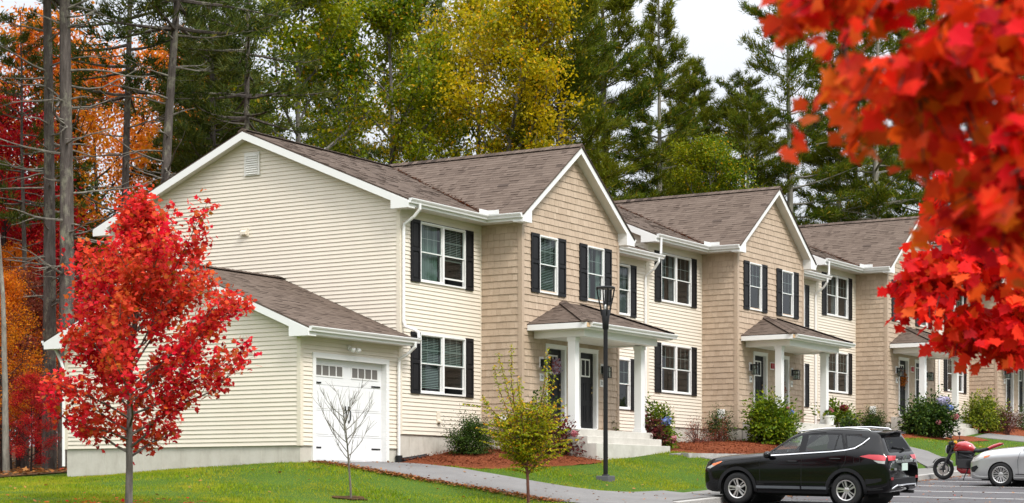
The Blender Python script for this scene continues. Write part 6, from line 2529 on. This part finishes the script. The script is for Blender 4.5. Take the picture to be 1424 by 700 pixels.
bed(shrub('rhododendron_shrub', 10, .9, .7, 1.35, 'hydrangea_leaf', 4600, .14, stems=44, flowers=[(.35, -.5, 1.0, .07, 'blue_petal'), (.1, -.5, 1.12, .05, 'pink_petal')]), 16.75, -2.55, 'big bright green leafy shrub in front of the second porch')
bed(shrub('hydrangea_shrub', 11, .62, .5, 1.05, 'hydrangea_leaf', 1800, .14, flowers=[(-.42, -.35, .95, .12, 'maroon_petal')]), 24.6, -1.6, 'leafy shrub with one dark red bloom beside the third townhouse windows')
bed(shrub('evergreen_shrub', 12, .55, .5, .95, 'shrub_leaf', 2600, .07, stems=30), 29.1, -1.1, 'green shrub beside the white meter box of the third townhouse')
bed(shrub('hydrangea_shrub', 13, 1.15, .9, 1.4, 'shrub_leaf', 6000, .14, stems=50, flowers=[(-.25, -.6, 1.30, .16, 'lilac_petal'), (.45, -.5, 1.32, .14, 'lilac_petal'), (-.1, -.85, 1.05, .10, 'blue_petal'), (.85, -.3, 1.22, .12, 'blue_petal'), (.25, -.95, .72, .11, 'pink_petal'), (.6, -.75, .7, .09, 'pink_petal'), (-.6, -.6, .5, .08, 'pink_petal')]), 29.35, -3.15, 'large dark hydrangea with lilac, blue and pink blooms before the third porch')
bed(shrub('evergreen_shrub', 14, .9, .75, 1.35, 'lime_leaf', 3400, .13, stems=36), 35.4, -3.2, 'yellow-green leafy shrub right of the third porch steps')
bed(shrub('barberry_shrub', 15, .6, .5, .95, 'burgundy_leaf', 1800, .07, 'red_twig', T_DIAMOND, 30), 36.0, -4.0, 'dark red barberry right of the yellow-green shrub by the third porch')
bed(shrub('evergreen_shrub', 18, .8, .7, 1.3, 'shrub_leaf', 1500, .12, stems=24), 43.0, -3.0, 'dark shrub at the right edge before the farthest townhouse')

# ------------------------------------------------------------------ ground sheets
def zg(dz):
    return lambda x, y: ground(x, y) + dz


# the land: fine near the houses, coarse out to the horizon
def land():
    X = np.concatenate([np.linspace(-600, -60, 28)[:-1], np.linspace(-60, -24, 48)[:-1], np.arange(-24, 56, .25), np.linspace(56, 110, 50), np.linspace(120, 700, 30)])
    Yv = np.concatenate([np.linspace(-600, -60, 24)[:-1], np.linspace(-60, -16, 48)[:-1], np.arange(-16, 14, .25), np.linspace(14, 60, 50), np.linspace(70, 700, 30)])
    gx, gy = np.meshgrid(X, Yv)
    Z = ground(gx.ravel(), gy.ravel())
    # the parking surface and the street are cut in, not laid over a hump
    yy, xx = gy.ravel(), gx.ravel()
    w = (yy < -8.21) * np.clip((xx + 2.2) / 1.2, 0, 1) * (xx < 130) * (yy > -30)
    Z = Z * (1 - w) + (park_z(xx, yy) - .10) * w
    Z = Z - .09 * ((xx > 1.6) & (yy > -8.2) & (yy < -6.8))
    under = (xx > .2) & (xx < 52.6) & (yy > .4) & (yy < 9.3) | (xx > -3.8) & (xx < .3) & (yy > .4) & (yy < 7.2)
    V = np.stack([xx, yy, Z], 1)
    ny, nx = gx.shape
    i, j = np.meshgrid(np.arange(nx - 1), np.arange(ny - 1))
    a = (j * nx + i).ravel()
    F = np.stack([a, a + 1, a + nx + 1, a + nx], 1)
    o = fast_mesh('ground', V, F, 'soil_grass', smooth=True)
    o['kind'] = 'structure'


land()
S = lambda o: tag(o, kind='structure')
forest_poly = [(-60, 60), (-60, 14), (-30, 10.5), (-12, 9.0), (-4.5, 8.9), (-4.2, 10.3), (53, 10.3), (54, 2), (100, 4), (100, 60)]
S(sheet('forest_floor', forest_poly, 1.0, zg(.03), 'forest_floor'))
S(sheet('parking_lot', [(-2.4, -8.36), (100, -8.36), (100, -26), (-2.4, -26)], 1., lambda x, y: park_z(x, y), 'asphalt'))
drive = [(-3.5, .12), (-.62, .12), (-.72, -.6), (-1.1, -1.9), (-1.25, -3.2), (-1.0, -4.4), (-.75, -5.2), (-.4, -5.9), (.3, -6.35), (1.4, -6.6), (1.4, -8.2), (-1.3, -8.2), (-2.4, -8.8), (-2.9, -9.6), (-5.2, -9.6), (-4.4, -8.2), (-3.4, -6.6), (-3.05, -5.5), (-3.15, -4.6), (-3.55, -3.3), (-3.7, -2.4), (-3.72, -1.4), (-3.62, -.6)]
S(sheet('driveway', drive, .25, zg(.035), 'drive_asphalt', .06))
S(sheet('sidewalk', [(1.4, -8.2), (100, -8.2), (100, -6.75), (1.4, -6.6)], .5, lambda x, y: park_z(x, np.full_like(x, -8.35)) + .15 + .035 * (y + 8.2) + .004, 'walk_concrete', .08))
S(sheet('walkway', [(7.6, -3.6), (9.2, -3.7), (10.4, -5.2), (10.9, -6.85), (9.4, -6.85), (9.1, -5.6)], .25, zg(.03), 'walk_concrete', .06))
S(sheet('walkway', [(18.6, -6.95), (20.2, -5.75), (22.0, -4.9), (22.2, -3.5), (23.4, -3.5), (23.6, -5.2), (22.2, -6.2), (21.0, -6.95)], .25, zg(.03), 'drive_asphalt', .06))
S(sheet('walkway', [(33.2, -3.6), (35.0, -3.6), (35.2, -4.2), (46, -4.2), (46, -5.2), (34.2, -5.2)], .25, zg(.03), 'walk_concrete', .06))


def mound(poly, hgt):
    c = np.array(poly).mean(0)
    A = np.array(poly)

    def z(x, y):
        # height grows away from the edge of the bed
        d = np.full(len(x), 9.)
        n = len(A)
        for i in range(n):
            p, q = A[i], A[(i + 1) % n]
            e = q - p
            t_ = np.clip(((x - p[0]) * e[0] + (y - p[1]) * e[1]) / (e @ e), 0, 1)
            d = np.minimum(d, np.hypot(x - p[0] - t_ * e[0], y - p[1] - t_ * e[1]))
        k = np.sin(x * 7.1 + y * 3.3) * np.sin(y * 6.3 - x * 2.1) * .012 + np.sin(x * 17 + y * 11) * np.sin(y * 19 - x * 7) * .012
        return ground(x, y) + .012 + hgt * (1 - np.exp(-d * 2.2)) + k
    return z


for poly in ([(-.30, -.30), (.05, .1), (3.9, .1), (3.9, -1.15), (4.32, -1.15), (4.32, -3.3), (4.1, -3.55), (3.4, -3.5), (2.2, -3.25), (.9, -2.95), (-.5, -2.6), (-.75, -1.6)],
             [(8.6, -1.1), (9.1, -1.1), (9.1, .1), (17.0, .1), (17.0, -1.15), (17.5, -1.15), (17.5, -3.7), (15.0, -4.1), (12.0, -4.5), (10.2, -4.6), (9.6, -3.7), (8.6, -3.5)],
             [(21.8, -1.1), (22.3, -1.1), (22.3, .1), (30.2, .1), (30.2, -1.15), (30.7, -1.15), (30.7, -3.7), (28, -3.6), (25, -3.1), (21.8, -3.3)],
             [(30.7, -1.3), (30.7, -3.8), (33, -4.3), (33.2, -3.5), (30.8, -1.3)],
             [(35, -1.1), (35.5, -1.1), (35.5, .1), (43.4, .1), (43.4, -1.2), (43.9, -1.2), (43.9, -3.9), (39, -4.2), (35.0, -4.1)]):
    S(sheet('mulch_bed', poly, .16, mound(poly, .09), 'mulch'))
S(sheet('mulch_ring', [(-7.5 + (.36 + .1 * math.sin(a * 3 + 1)) * math.cos(a), -4.0 + (.33 + .08 * math.sin(a * 4)) * math.sin(a)) for a in np.linspace(0, 2 * PI, 22)[:-1]], .16, zg(.025), 'forest_floor'))
# kerb of granite lengths
kb = MB()
x = -1.35
while x < 60:
    x1 = x + 1.8
    P = lambda xx, yy, dz: (xx, yy, park_z(xx, -8.35) + dz)
    kb.add([P(x + .006, -8.36, .145), P(x1 - .006, -8.36, .145), P(x1 - .006, -8.2, .156), P(x + .006, -8.2, .156), P(x + .006, -8.375, -.2), P(x1 - .006, -8.375, -.2), P(x1 - .006, -8.2, -.2), P(x + .006, -8.2, -.2)],
           [(0, 1, 2, 3), (4, 5, 1, 0), (5, 6, 2, 1), (7, 4, 0, 3), (6, 7, 3, 2)])
    x = x1
S(kb.build('kerb', 'granite', bevel=.012))
# painted stall lines
ln = MB()
for x in (-.2, 2.6, 5.3, 8.1, 10.9, 13.7, 16.5, 19.3):
    y = -8.75
    while y > -13.95:
        P = lambda xx, yy: (xx, yy, park_z(xx, yy) + .005)
        ln.quad(P(x - .055, y - .5), P(x + .055, y - .5), P(x + .055, y), P(x - .055, y))
        y -= .5
S(ln.build('stall_line', 'line_paint'))

# ------------------------------------------------------------------ retaining blocks
rgb = random.Random(3)
wpts = [(7.75, -4.0), (8.65, -4.32), (9.55, -4.7), (10.3, -5.15)]
for i in range(3):
    (xa, ya), (xb, yb) = wpts[i], wpts[i + 1]
    for lay in (0, 1):
        L = math.hypot(xb - xa, yb - ya) - .012
        b = MB()
        n = 7
        z0 = -.80 + lay * .215
        rows = []
        for k in range(n + 1):
            u = L * k / n
            j = [rgb.uniform(-.02, .02) for _ in range(4)]
            rows.append([(u, -.16 + j[0], .0), (u, -.15 + j[1], .205 + j[2] * .3), (u, .17, .205 + j[3] * .3), (u, .17, .0)])
        V = [p for r_ in rows for p in r_]
        F = []
        for k in range(n):
            for m in range(4):
                F.append((k * 4 + m, k * 4 + (m + 1) % 4, (k + 1) * 4 + (m + 1) % 4, (k + 1) * 4 + m))
        F += [(0, 1, 2, 3), (n * 4 + 3, n * 4 + 2, n * 4 + 1, n * 4)]
        b.add(V, F)
        o = b.build('granite_block', 'granite')
        o.location = (xa, ya, z0)
        o.rotation_euler = (0, 0, math.atan2(yb - ya, xb - xa))
        where = ('next to the porch steps', 'in the middle of the low wall', 'just before the nose of the black SUV')[i]
        tag(o, f'rough grey granite block {where}, {"upper" if lay else "lower"} course', 'stone block', 'granite blocks of the low garden wall')

# ------------------------------------------------------------------ lamp post
lp_ = empty('street_lamp', (1.62, -4.92, gz(1.62, -4.92)))
tag(lp_, 'tall slim black lamp post with an open flared head on the lawn', 'street lamp')
b = MB()
b.box(-.17, .17, -.17, .17, -.4, .11)
b.build('base', 'base_grey', lp_, bevel=.015)
b = MB()
b.tube([(0, 0, .10), (0, 0, 3.70)], [.057, .053], 16)
b.lathe([(.09, .11), (.09, .13), (.06, .15)], 16)
b.build('pole', 'metal_black', lp_, smooth=False)
b = MB()
b.lathe([(.055, 3.64), (.075, 3.66), (.078, 3.78), (.115, 4.10), (.10, 4.12), (.0, 4.12)], 20)
b.build('collar', 'metal_black', lp_, smooth=True)
for k in range(4):
    a = PI / 4 + k * PI / 2
    c_, s_ = math.cos(a), math.sin(a)
    b = MB()
    b.tube([(.095 * c_, .095 * s_, 3.98), (.13 * c_, .13 * s_, 4.2), (.185 * c_, .185 * s_, 4.42), (.22 * c_, .22 * s_, 4.63)], [.022, .02, .018, .018], 8)
    b.build('arm', 'metal_black', lp_)
b = MB()
b.lathe([(.235, 4.63), (.235, 4.655), (.21, 4.675), (.0, 4.69), (.0, 4.62), (.20, 4.62), (.235, 4.63)], 28)
b.build('cap', 'metal_black', lp_)
b = MB()
b.lathe([(.03, 4.12), (.045, 4.2), (.0, 4.26)], 14)
b.build('lamp', 'lamp_clear', lp_, smooth=True)

# ------------------------------------------------------------------ wreaths and porch things
def wreath(x, y, z, r, mats, label):
    ng = np.random.default_rng(int(x * 10))
    root = empty('wreath', (x, y, z))
    n = 420
    a = ng.uniform(0, 2 * PI, n)
    q = ng.normal(0, 1, (n, 3)) * .055
    P = np.stack([np.cos(a) * r, np.zeros(n) - .04, np.sin(a) * r], 1) + q * np.array((1, .5, 1))
    for i, m in enumerate(mats):
        k = slice(i * n // len(mats), (i + 1) * n // len(mats))
        leaf_cloud('leaves', P[k], ng.normal(0, 1, (len(P[k]), 3)), ng.normal(0, 1, (len(P[k]), 3)) + np.array((0, -1, 0)), .075, T_OVAL, m, root, ng)
    mb = MB()
    mb.lathe([(r + .03 * math.cos(t_), .03 * math.sin(t_)) for t_ in np.linspace(0, 2 * PI, 9)], 24, Matrix.Translation((0, -.035, 0)) @ Matrix.Rotation(PI / 2, 4, 'X'))
    mb.build('ring', 'red_twig', root)
    tag(root, label, 'wreath', 'wreaths hung on front doors')
    return root


wreath(5.58, BY + .055, 1.95, .12, ['pink_petal', 'lilac_petal'], 'pale pink wreath hung on the left door of the nearest porch')
wreath(STEP_X + 7.27, BY + .055, STEP_Z + 1.35, .17, ['litter_leaf', 'russet_leaf'], 'brown and orange wreath on the right door of the second porch, behind its column')
wreath(2 * STEP_X + 5.5, BY + .055, 2 * STEP_Z + 1.72, .21, ['litter_leaf', 'orange_leaf'], 'bright orange wreath on the left door of the third porch')

pot = empty('flower_pot', (STEP_X + 8.05, -2.62, STEP_Z + .2))
tag(pot, 'pale flower pot with salmon bloom on the second porch, by its right column', 'flower pot')
b = MB()
b.lathe([(.0, 0), (.13, 0), (.17, .26), (.19, .26), (.19, .31), (.16, .31), (.15, .27), (.0, .27)], 20)
b.build('pot', 'plate_white', pot, smooth=False)
ng = np.random.default_rng(4)
n = 90
q = unit(ng.normal(0, 1, (n, 3)) + np.array((0, 0, .6)))
leaf_cloud('leaves', q * .12 + np.array((0, 0, .30)), q, ng.normal(0, 1, (n, 3)), .13, T_OVAL, 'hydrangea_leaf', pot, ng)
n = 40
q = unit(ng.normal(0, 1, (n, 3)))
leaf_cloud('bloom', q * .08 + np.array((.0, -.05, .47)), ng.normal(0, 1, (n, 3)), q, .07, T_OVAL, 'pink_petal', pot, ng)
bed(shrub('hydrangea_shrub', 19, .35, .3, .9, 'shrub_leaf', 420, .11), 22.2, -2.9, 'dark leafy plant beside the flower pot at the right end of the second porch')

# ------------------------------------------------------------------ vehicles in place
suv = make_suv()
YW = math.radians(-2.0)
suv.location = (1.62, -10.17, 0)
suv.rotation_euler = (0, 0, YW)


def settle(o, wb, tr):
    """stand a vehicle on the sloping lot"""
    x, y = o.location.x, o.location.y
    gx, gy = .047, .02
    rz = o.rotation_euler.z
    # tilt so that local axes follow the slope
    f = Vector((-math.sin(rz), math.cos(rz), 0))
    r = Vector((math.cos(rz), math.sin(rz), 0))
    o.location.z = park_z(x, y) + .004
    o.rotation_euler = (math.atan(f.x * gx + f.y * gy), -math.atan(r.x * gx + r.y * gy), rz)


settle(suv, 2.66, 1.6)
tag(suv, 'black SUV with silver roof rails parked nose-in by the lamp post lawn', 'car', 'parked vehicles')
sed = make_sedan()
sed.location = (11.95, -12.95, 0)
settle(sed, 2.64, 1.55)
tag(sed, 'silver car at the right edge, only its front half in view', 'car', 'parked vehicles')
mc = make_motorcycle()
mc.location = (14.75, -9.56, 0)
mc.scale = (1.05, 1.04, 1.05)
settle(mc, 1.45, .1)
mc.rotation_euler.y -= .10
tag(mc, 'red naked motorcycle parked at the kerb beyond the silver car', 'motorcycle', 'parked vehicles')

# ------------------------------------------------------------------ grass and fallen leaves
def zone_mask(x, y):
    ok = np.ones(len(x), bool)
    for p in (drive, [(1.4, -8.4), (100, -8.4), (100, -6.7), (1.4, -6.6)], [(7.6, -3.6), (9.2, -3.7), (10.4, -5.2), (10.9, -6.85), (9.4, -6.85), (9.1, -5.6)],
              [(18.6, -6.95), (20.2, -5.75), (22.0, -4.9), (22.2, -3.5), (23.4, -3.5), (23.6, -5.2), (22.2, -6.2), (21.0, -6.95)], [(33.2, -3.6), (35.0, -3.6), (35.2, -4.2), (46, -4.2), (46, -5.2), (34.2, -5.2)],
              [(-4.0, 0), (52.8, 0), (52.8, 10.3), (-4.0, 7.4)], [(3.7, .1), (9.1, .1), (9.1, -2.6), (8.4, -3.25), (4.1, -3.25), (3.7, -2)], [(16.9, .1), (22.3, .1), (22.3, -3.6), (16.9, -3.6)], [(30.1, .1), (35.5, .1), (35.5, -3.6), (30.1, -3.6)],
              [(-.30, -.30), (.05, .1), (3.9, .1), (4.2, -3.25), (3.9, -3.45), (3.4, -3.4), (2.2, -3.15), (.9, -2.85), (-.5, -2.5), (-.75, -1.6)],
              [(8.6, .1), (17.5, .1), (17.5, -3.6), (15.0, -4.0), (12.0, -4.4), (10.2, -4.5), (9.6, -3.6), (8.6, -3.4)], [(21.8, .1), (30.7, .1), (30.7, -3.6), (28, -3.5), (25, -3.0), (21.8, -3.2)],
              [(30.7, -1.3), (30.7, -3.8), (33, -4.3), (33.2, -3.5)], [(35, .1), (43.9, .1), (43.9, -3.8), (39, -4.1), (35.0, -4.0)],
              [(-7.5 + .28 * math.cos(a), -4.0 + .25 * math.sin(a)) for a in np.linspace(0, 6.28, 16)]):
        ok &= ~inside(x, y, p)
    ok &= ~((y < -8.2) & (x > -2.2))
    return ok


ng = np.random.default_rng(77)


def scatter(regions):
    X, Y_ = [], []
    for x0, x1, y0, y1, dens in regions:
        n = int((x1 - x0) * (y1 - y0) * dens)
        X.append(ng.uniform(x0, x1, n))
        Y_.append(ng.uniform(y0, y1, n))
    X, Y_ = np.concatenate(X), np.concatenate(Y_)
    # only where the street side of the row can see it
    ca = (X - CAM.x) * RGT.x + (Y_ - CAM.y) * RGT.y
    cf = (X - CAM.x) * FWD.x + (Y_ - CAM.y) * FWD.y
    m = (cf > 27) & (np.abs(ca) < cf * .30 + 2)
    return X[m], Y_[m]


X, Y_ = scatter([(-26, -1, -14, 9.2, 460), (-1, 12, -7, -2, 460), (17, 46, -8, -3, 160)])
m = zone_mask(X, Y_)
X, Y_ = X[m], Y_[m]
n = len(X)
Z = ground(X, Y_)
hgt = ng.uniform(.028, .065, n) * (1 + .5 * np.sin(X * 1.7) * np.sin(Y_ * 1.3))
A = unit(np.stack([ng.normal(0, .38, n), ng.normal(0, .38, n), np.ones(n)], 1))
N = unit(np.stack([ng.normal(0, 1, n), ng.normal(0, 1, n), np.zeros(n)], 1))
g = leaf_cloud('grass', np.stack([X, Y_, Z - .005], 1), A, N, hgt, T_NEEDLE, 'grass_blade', None, ng, .32)
g['kind'] = 'stuff'
# fallen leaves: along the kerb, the lot, the drive edge and the lawn
def litter(name, x, y, z, size, mat='litter_leaf'):
    k = len(x)
    Nn = unit(np.stack([ng.normal(0, .25, k), ng.normal(0, .25, k), np.ones(k)], 1))
    Aa = np.stack([ng.normal(0, 1, k), ng.normal(0, 1, k), ng.normal(0, .15, k)], 1)
    o = leaf_cloud(name, np.stack([x, y, z], 1), Aa, Nn, size, T_MAPLE, mat, None, ng)
    o['kind'] = 'stuff'
    return o


k = 900
x = ng.uniform(-1, 24, k)
y = -8.42 - np.abs(ng.normal(0, .16, k))
x2 = ng.uniform(-2, 26, 900)
y2 = ng.uniform(-16, -8.5, 900)
x, y = np.concatenate([x, x2]), np.concatenate([y, y2])
litter('fallen_leaves', x, y, park_z(x, y) + .012, ng.uniform(.03, .07, len(x)))
x = np.concatenate([ng.uniform(-24, 8, 500), ng.uniform(18, 40, 160)])
y = np.concatenate([ng.uniform(-13, 6, 500), ng.uniform(-7, -3.5, 160)])
mm = zone_mask(x, y) & ~((x > -4.2) & (y > 0))
x, y = x[mm], y[mm]
litter('fallen_leaves', x, y, ground(x, y) + .045, ng.uniform(.05, .09, len(x)))
th = ng.uniform(0, 2 * PI, 260)
rr_ = np.abs(ng.normal(0, 1.7, 260))
x, y = -14.0 + rr_ * np.cos(th), -4.0 + rr_ * np.sin(th)
litter('fallen_leaves', x, y, ground(x, y) + .045, ng.uniform(.05, .09, 260), 'red_leaf')
# dry clippings where the lawn meets the drive
t_ = ng.random(2600)
E_ = np.array([(-3.85, -.3), (-3.9, -1.4), (-3.85, -2.4), (-3.7, -3.3), (-3.3, -4.6), (-3.2, -5.5), (-3.5, -6.6)])
i = np.minimum((t_ * 6).astype(int), 5)
f = t_ * 6 - i
P = E_[i] * (1 - f[:, None]) + E_[i + 1] * f[:, None] + ng.normal(0, .13, (2600, 2))
litter('leaf_litter', P[:, 0], P[:, 1], ground(P[:, 0], P[:, 1]) + .05, ng.uniform(.03, .07, 2600))
x = ng.uniform(-3.4, 10, 420)
y = ng.uniform(-8, -.2, 420)
mm = inside(x, y, drive) | ((y < -6.7) & (x > 1.4))
litter('fallen_leaves', x[mm], y[mm], np.maximum(ground(x[mm], y[mm]) + .045, 0 * x[mm] - 9), ng.uniform(.04, .08, mm.sum()))
# leaves and needles on the forest floor
x = ng.uniform(-14, 26, 9000)
y = ng.uniform(9, 34, 9000)
mm = inside(x, y, forest_poly)
litter('forest_litter', x[mm], y[mm], ground(x[mm], y[mm]) + .06, ng.uniform(.08, .18, mm.sum()))
# mulch chips
X, Y_ = scatter([(-.7, 4.3, -3.6, 0, 260), (9, 17.5, -4.4, 0, 200), (22, 30.5, -3.4, 0, 120)])
mm = inside(X, Y_, [(-.30, -.30), (.05, .1), (3.9, .1), (4.2, -3.6), (2.4, -3.4), (.9, -2.9), (-.5, -2.5), (-.75, -1.6)]) | inside(X, Y_, [(9.1, 0), (17., 0), (17.2, -3.6), (15.0, -4.0), (12.0, -4.4), (10.2, -4.5), (9.1, -3.5)]) | (X > 22)
X, Y_ = X[mm], Y_[mm]
n = len(X)
A = np.stack([ng.normal(0, 1, n), ng.normal(0, 1, n), ng.normal(0, .35, n)], 1)
N = np.stack([ng.normal(0, .4, n), ng.normal(0, .4, n), np.ones(n)], 1)
o = leaf_cloud('mulch_chips', np.stack([X, Y_, ground(X, Y_) + .10], 1), A, N, ng.uniform(.04, .10, n), T_DIAMOND, 'mulch', None, ng, .5)
o['kind'] = 'stuff'

# ------------------------------------------------------------------ sky, sun, camera
SUN_EL, SUN_AZ = math.radians(48), math.radians(205)     # azimuth measured clockwise from +Y
w = bpy.data.worlds.new('World')
SC.world = w
w.use_nodes = True
nt = w.node_tree
nt.nodes.clear()
out = nt.nodes.new('ShaderNodeOutputWorld')
bg = nt.nodes.new('ShaderNodeBackground')
bg.inputs['Strength'].default_value = .105
sky = nt.nodes.new('ShaderNodeTexSky')
sky.sky_type = 'NISHITA'
sky.sun_disc = False
sky.sun_elevation = SUN_EL
sky.sun_rotation = SUN_AZ
sky.air_density = 1.
sky.dust_density = 3.
tc = nt.nodes.new('ShaderNodeTexCoord')
sep = nt.nodes.new('ShaderNodeSeparateXYZ')
nt.links.new(tc.outputs['Generated'], sep.inputs[0])
# overcast deck: about three times brighter overhead than at the horizon, softly mottled
rp = nt.nodes.new('ShaderNodeValToRGB')
rp.color_ramp.elements[0].position = 0.
rp.color_ramp.elements[0].color = (.19, .193, .20, 1)
rp.color_ramp.elements[1].position = 1.
rp.color_ramp.elements[1].color = (1, 1, 1, 1)
el = rp.color_ramp.elements.new(.28)
el.color = (.36, .365, .375, 1)
nt.links.new(sep.outputs['Z'], rp.inputs[0])
nz = nt.nodes.new('ShaderNodeTexNoise')
nz.inputs['Scale'].default_value = 2.2
nz.inputs['Detail'].default_value = 6
mpg = nt.nodes.new('ShaderNodeMapping')
mpg.inputs['Scale'].default_value = (1, 1, 3.5)
nt.links.new(tc.outputs['Generated'], mpg.inputs[0])
nt.links.new(mpg.outputs[0], nz.inputs['Vector'])
cr = nt.nodes.new('ShaderNodeValToRGB')
cr.color_ramp.elements[0].position = .3
cr.color_ramp.elements[0].color = (.80, .815, .84, 1)
cr.color_ramp.elements[1].position = .7
cr.color_ramp.elements[1].color = (1.0, 1.0, 1.0, 1)
nt.links.new(nz.outputs['Fac'], cr.inputs[0])
m1 = nt.nodes.new('ShaderNodeMix')
m1.data_type = 'RGBA'
m1.blend_type = 'MULTIPLY'
m1.inputs[0].default_value = 1.
nt.links.new(rp.outputs[0], m1.inputs[6])
nt.links.new(cr.outputs[0], m1.inputs[7])
sc_ = nt.nodes.new('ShaderNodeVectorMath')
sc_.operation = 'SCALE'
sc_.inputs['Scale'].default_value = 18.
nt.links.new(m1.outputs[2], sc_.inputs[0])
m2 = nt.nodes.new('ShaderNodeMix')
m2.data_type = 'RGBA'
m2.inputs[0].default_value = .90
nt.links.new(sky.outputs[0], m2.inputs[6])
nt.links.new(sc_.outputs[0], m2.inputs[7])
nt.links.new(m2.outputs[2], bg.inputs['Color'])
nt.links.new(bg.outputs[0], out.inputs['Surface'])

sl = bpy.data.lights.new('sun', 'SUN')
sl.energy = 1.5
sl.angle = math.radians(14)
sl.color = (1, .96, .90)
so = bpy.data.objects.new('sun', sl)
COL.objects.link(so)
dv = Vector((math.sin(SUN_AZ) * math.cos(SUN_EL), math.cos(SUN_AZ) * math.cos(SUN_EL), math.sin(SUN_EL)))
so.rotation_euler = dv.to_track_quat('Z', 'Y').to_euler()

cd = bpy.data.cameras.new('camera')
cam = bpy.data.objects.new('camera', cd)
COL.objects.link(cam)
cam.location = CAM
cam.rotation_euler = (PI / 2, 0, math.atan2(-FWD.x, FWD.y))
cd.sensor_width = 36
cd.lens = 2736 / 1424 * 36
cd.shift_y = (690 - 350) / 1424
cd.clip_start = .1
cd.clip_end = 3000
cd.dof.use_dof = True
cd.dof.focus_distance = 47
cd.dof.aperture_fstop = 4.4
SC.camera = cam

SC.render.engine = 'CYCLES'
SC.cycles.use_denoising = True
SC.cycles.max_bounces = 8
SC.cycles.diffuse_bounces = 3
SC.cycles.glossy_bounces = 3
SC.cycles.transmission_bounces = 4
SC.cycles.transparent_max_bounces = 12
SC.cycles.caustics_reflective = False
SC.cycles.caustics_refractive = False
SC.view_settings.view_transform = 'Standard'
SC.view_settings.look = 'None'
SC.view_settings.gamma = 1
SC.view_settings.use_curve_mapping = False
SC.view_settings.exposure = .95
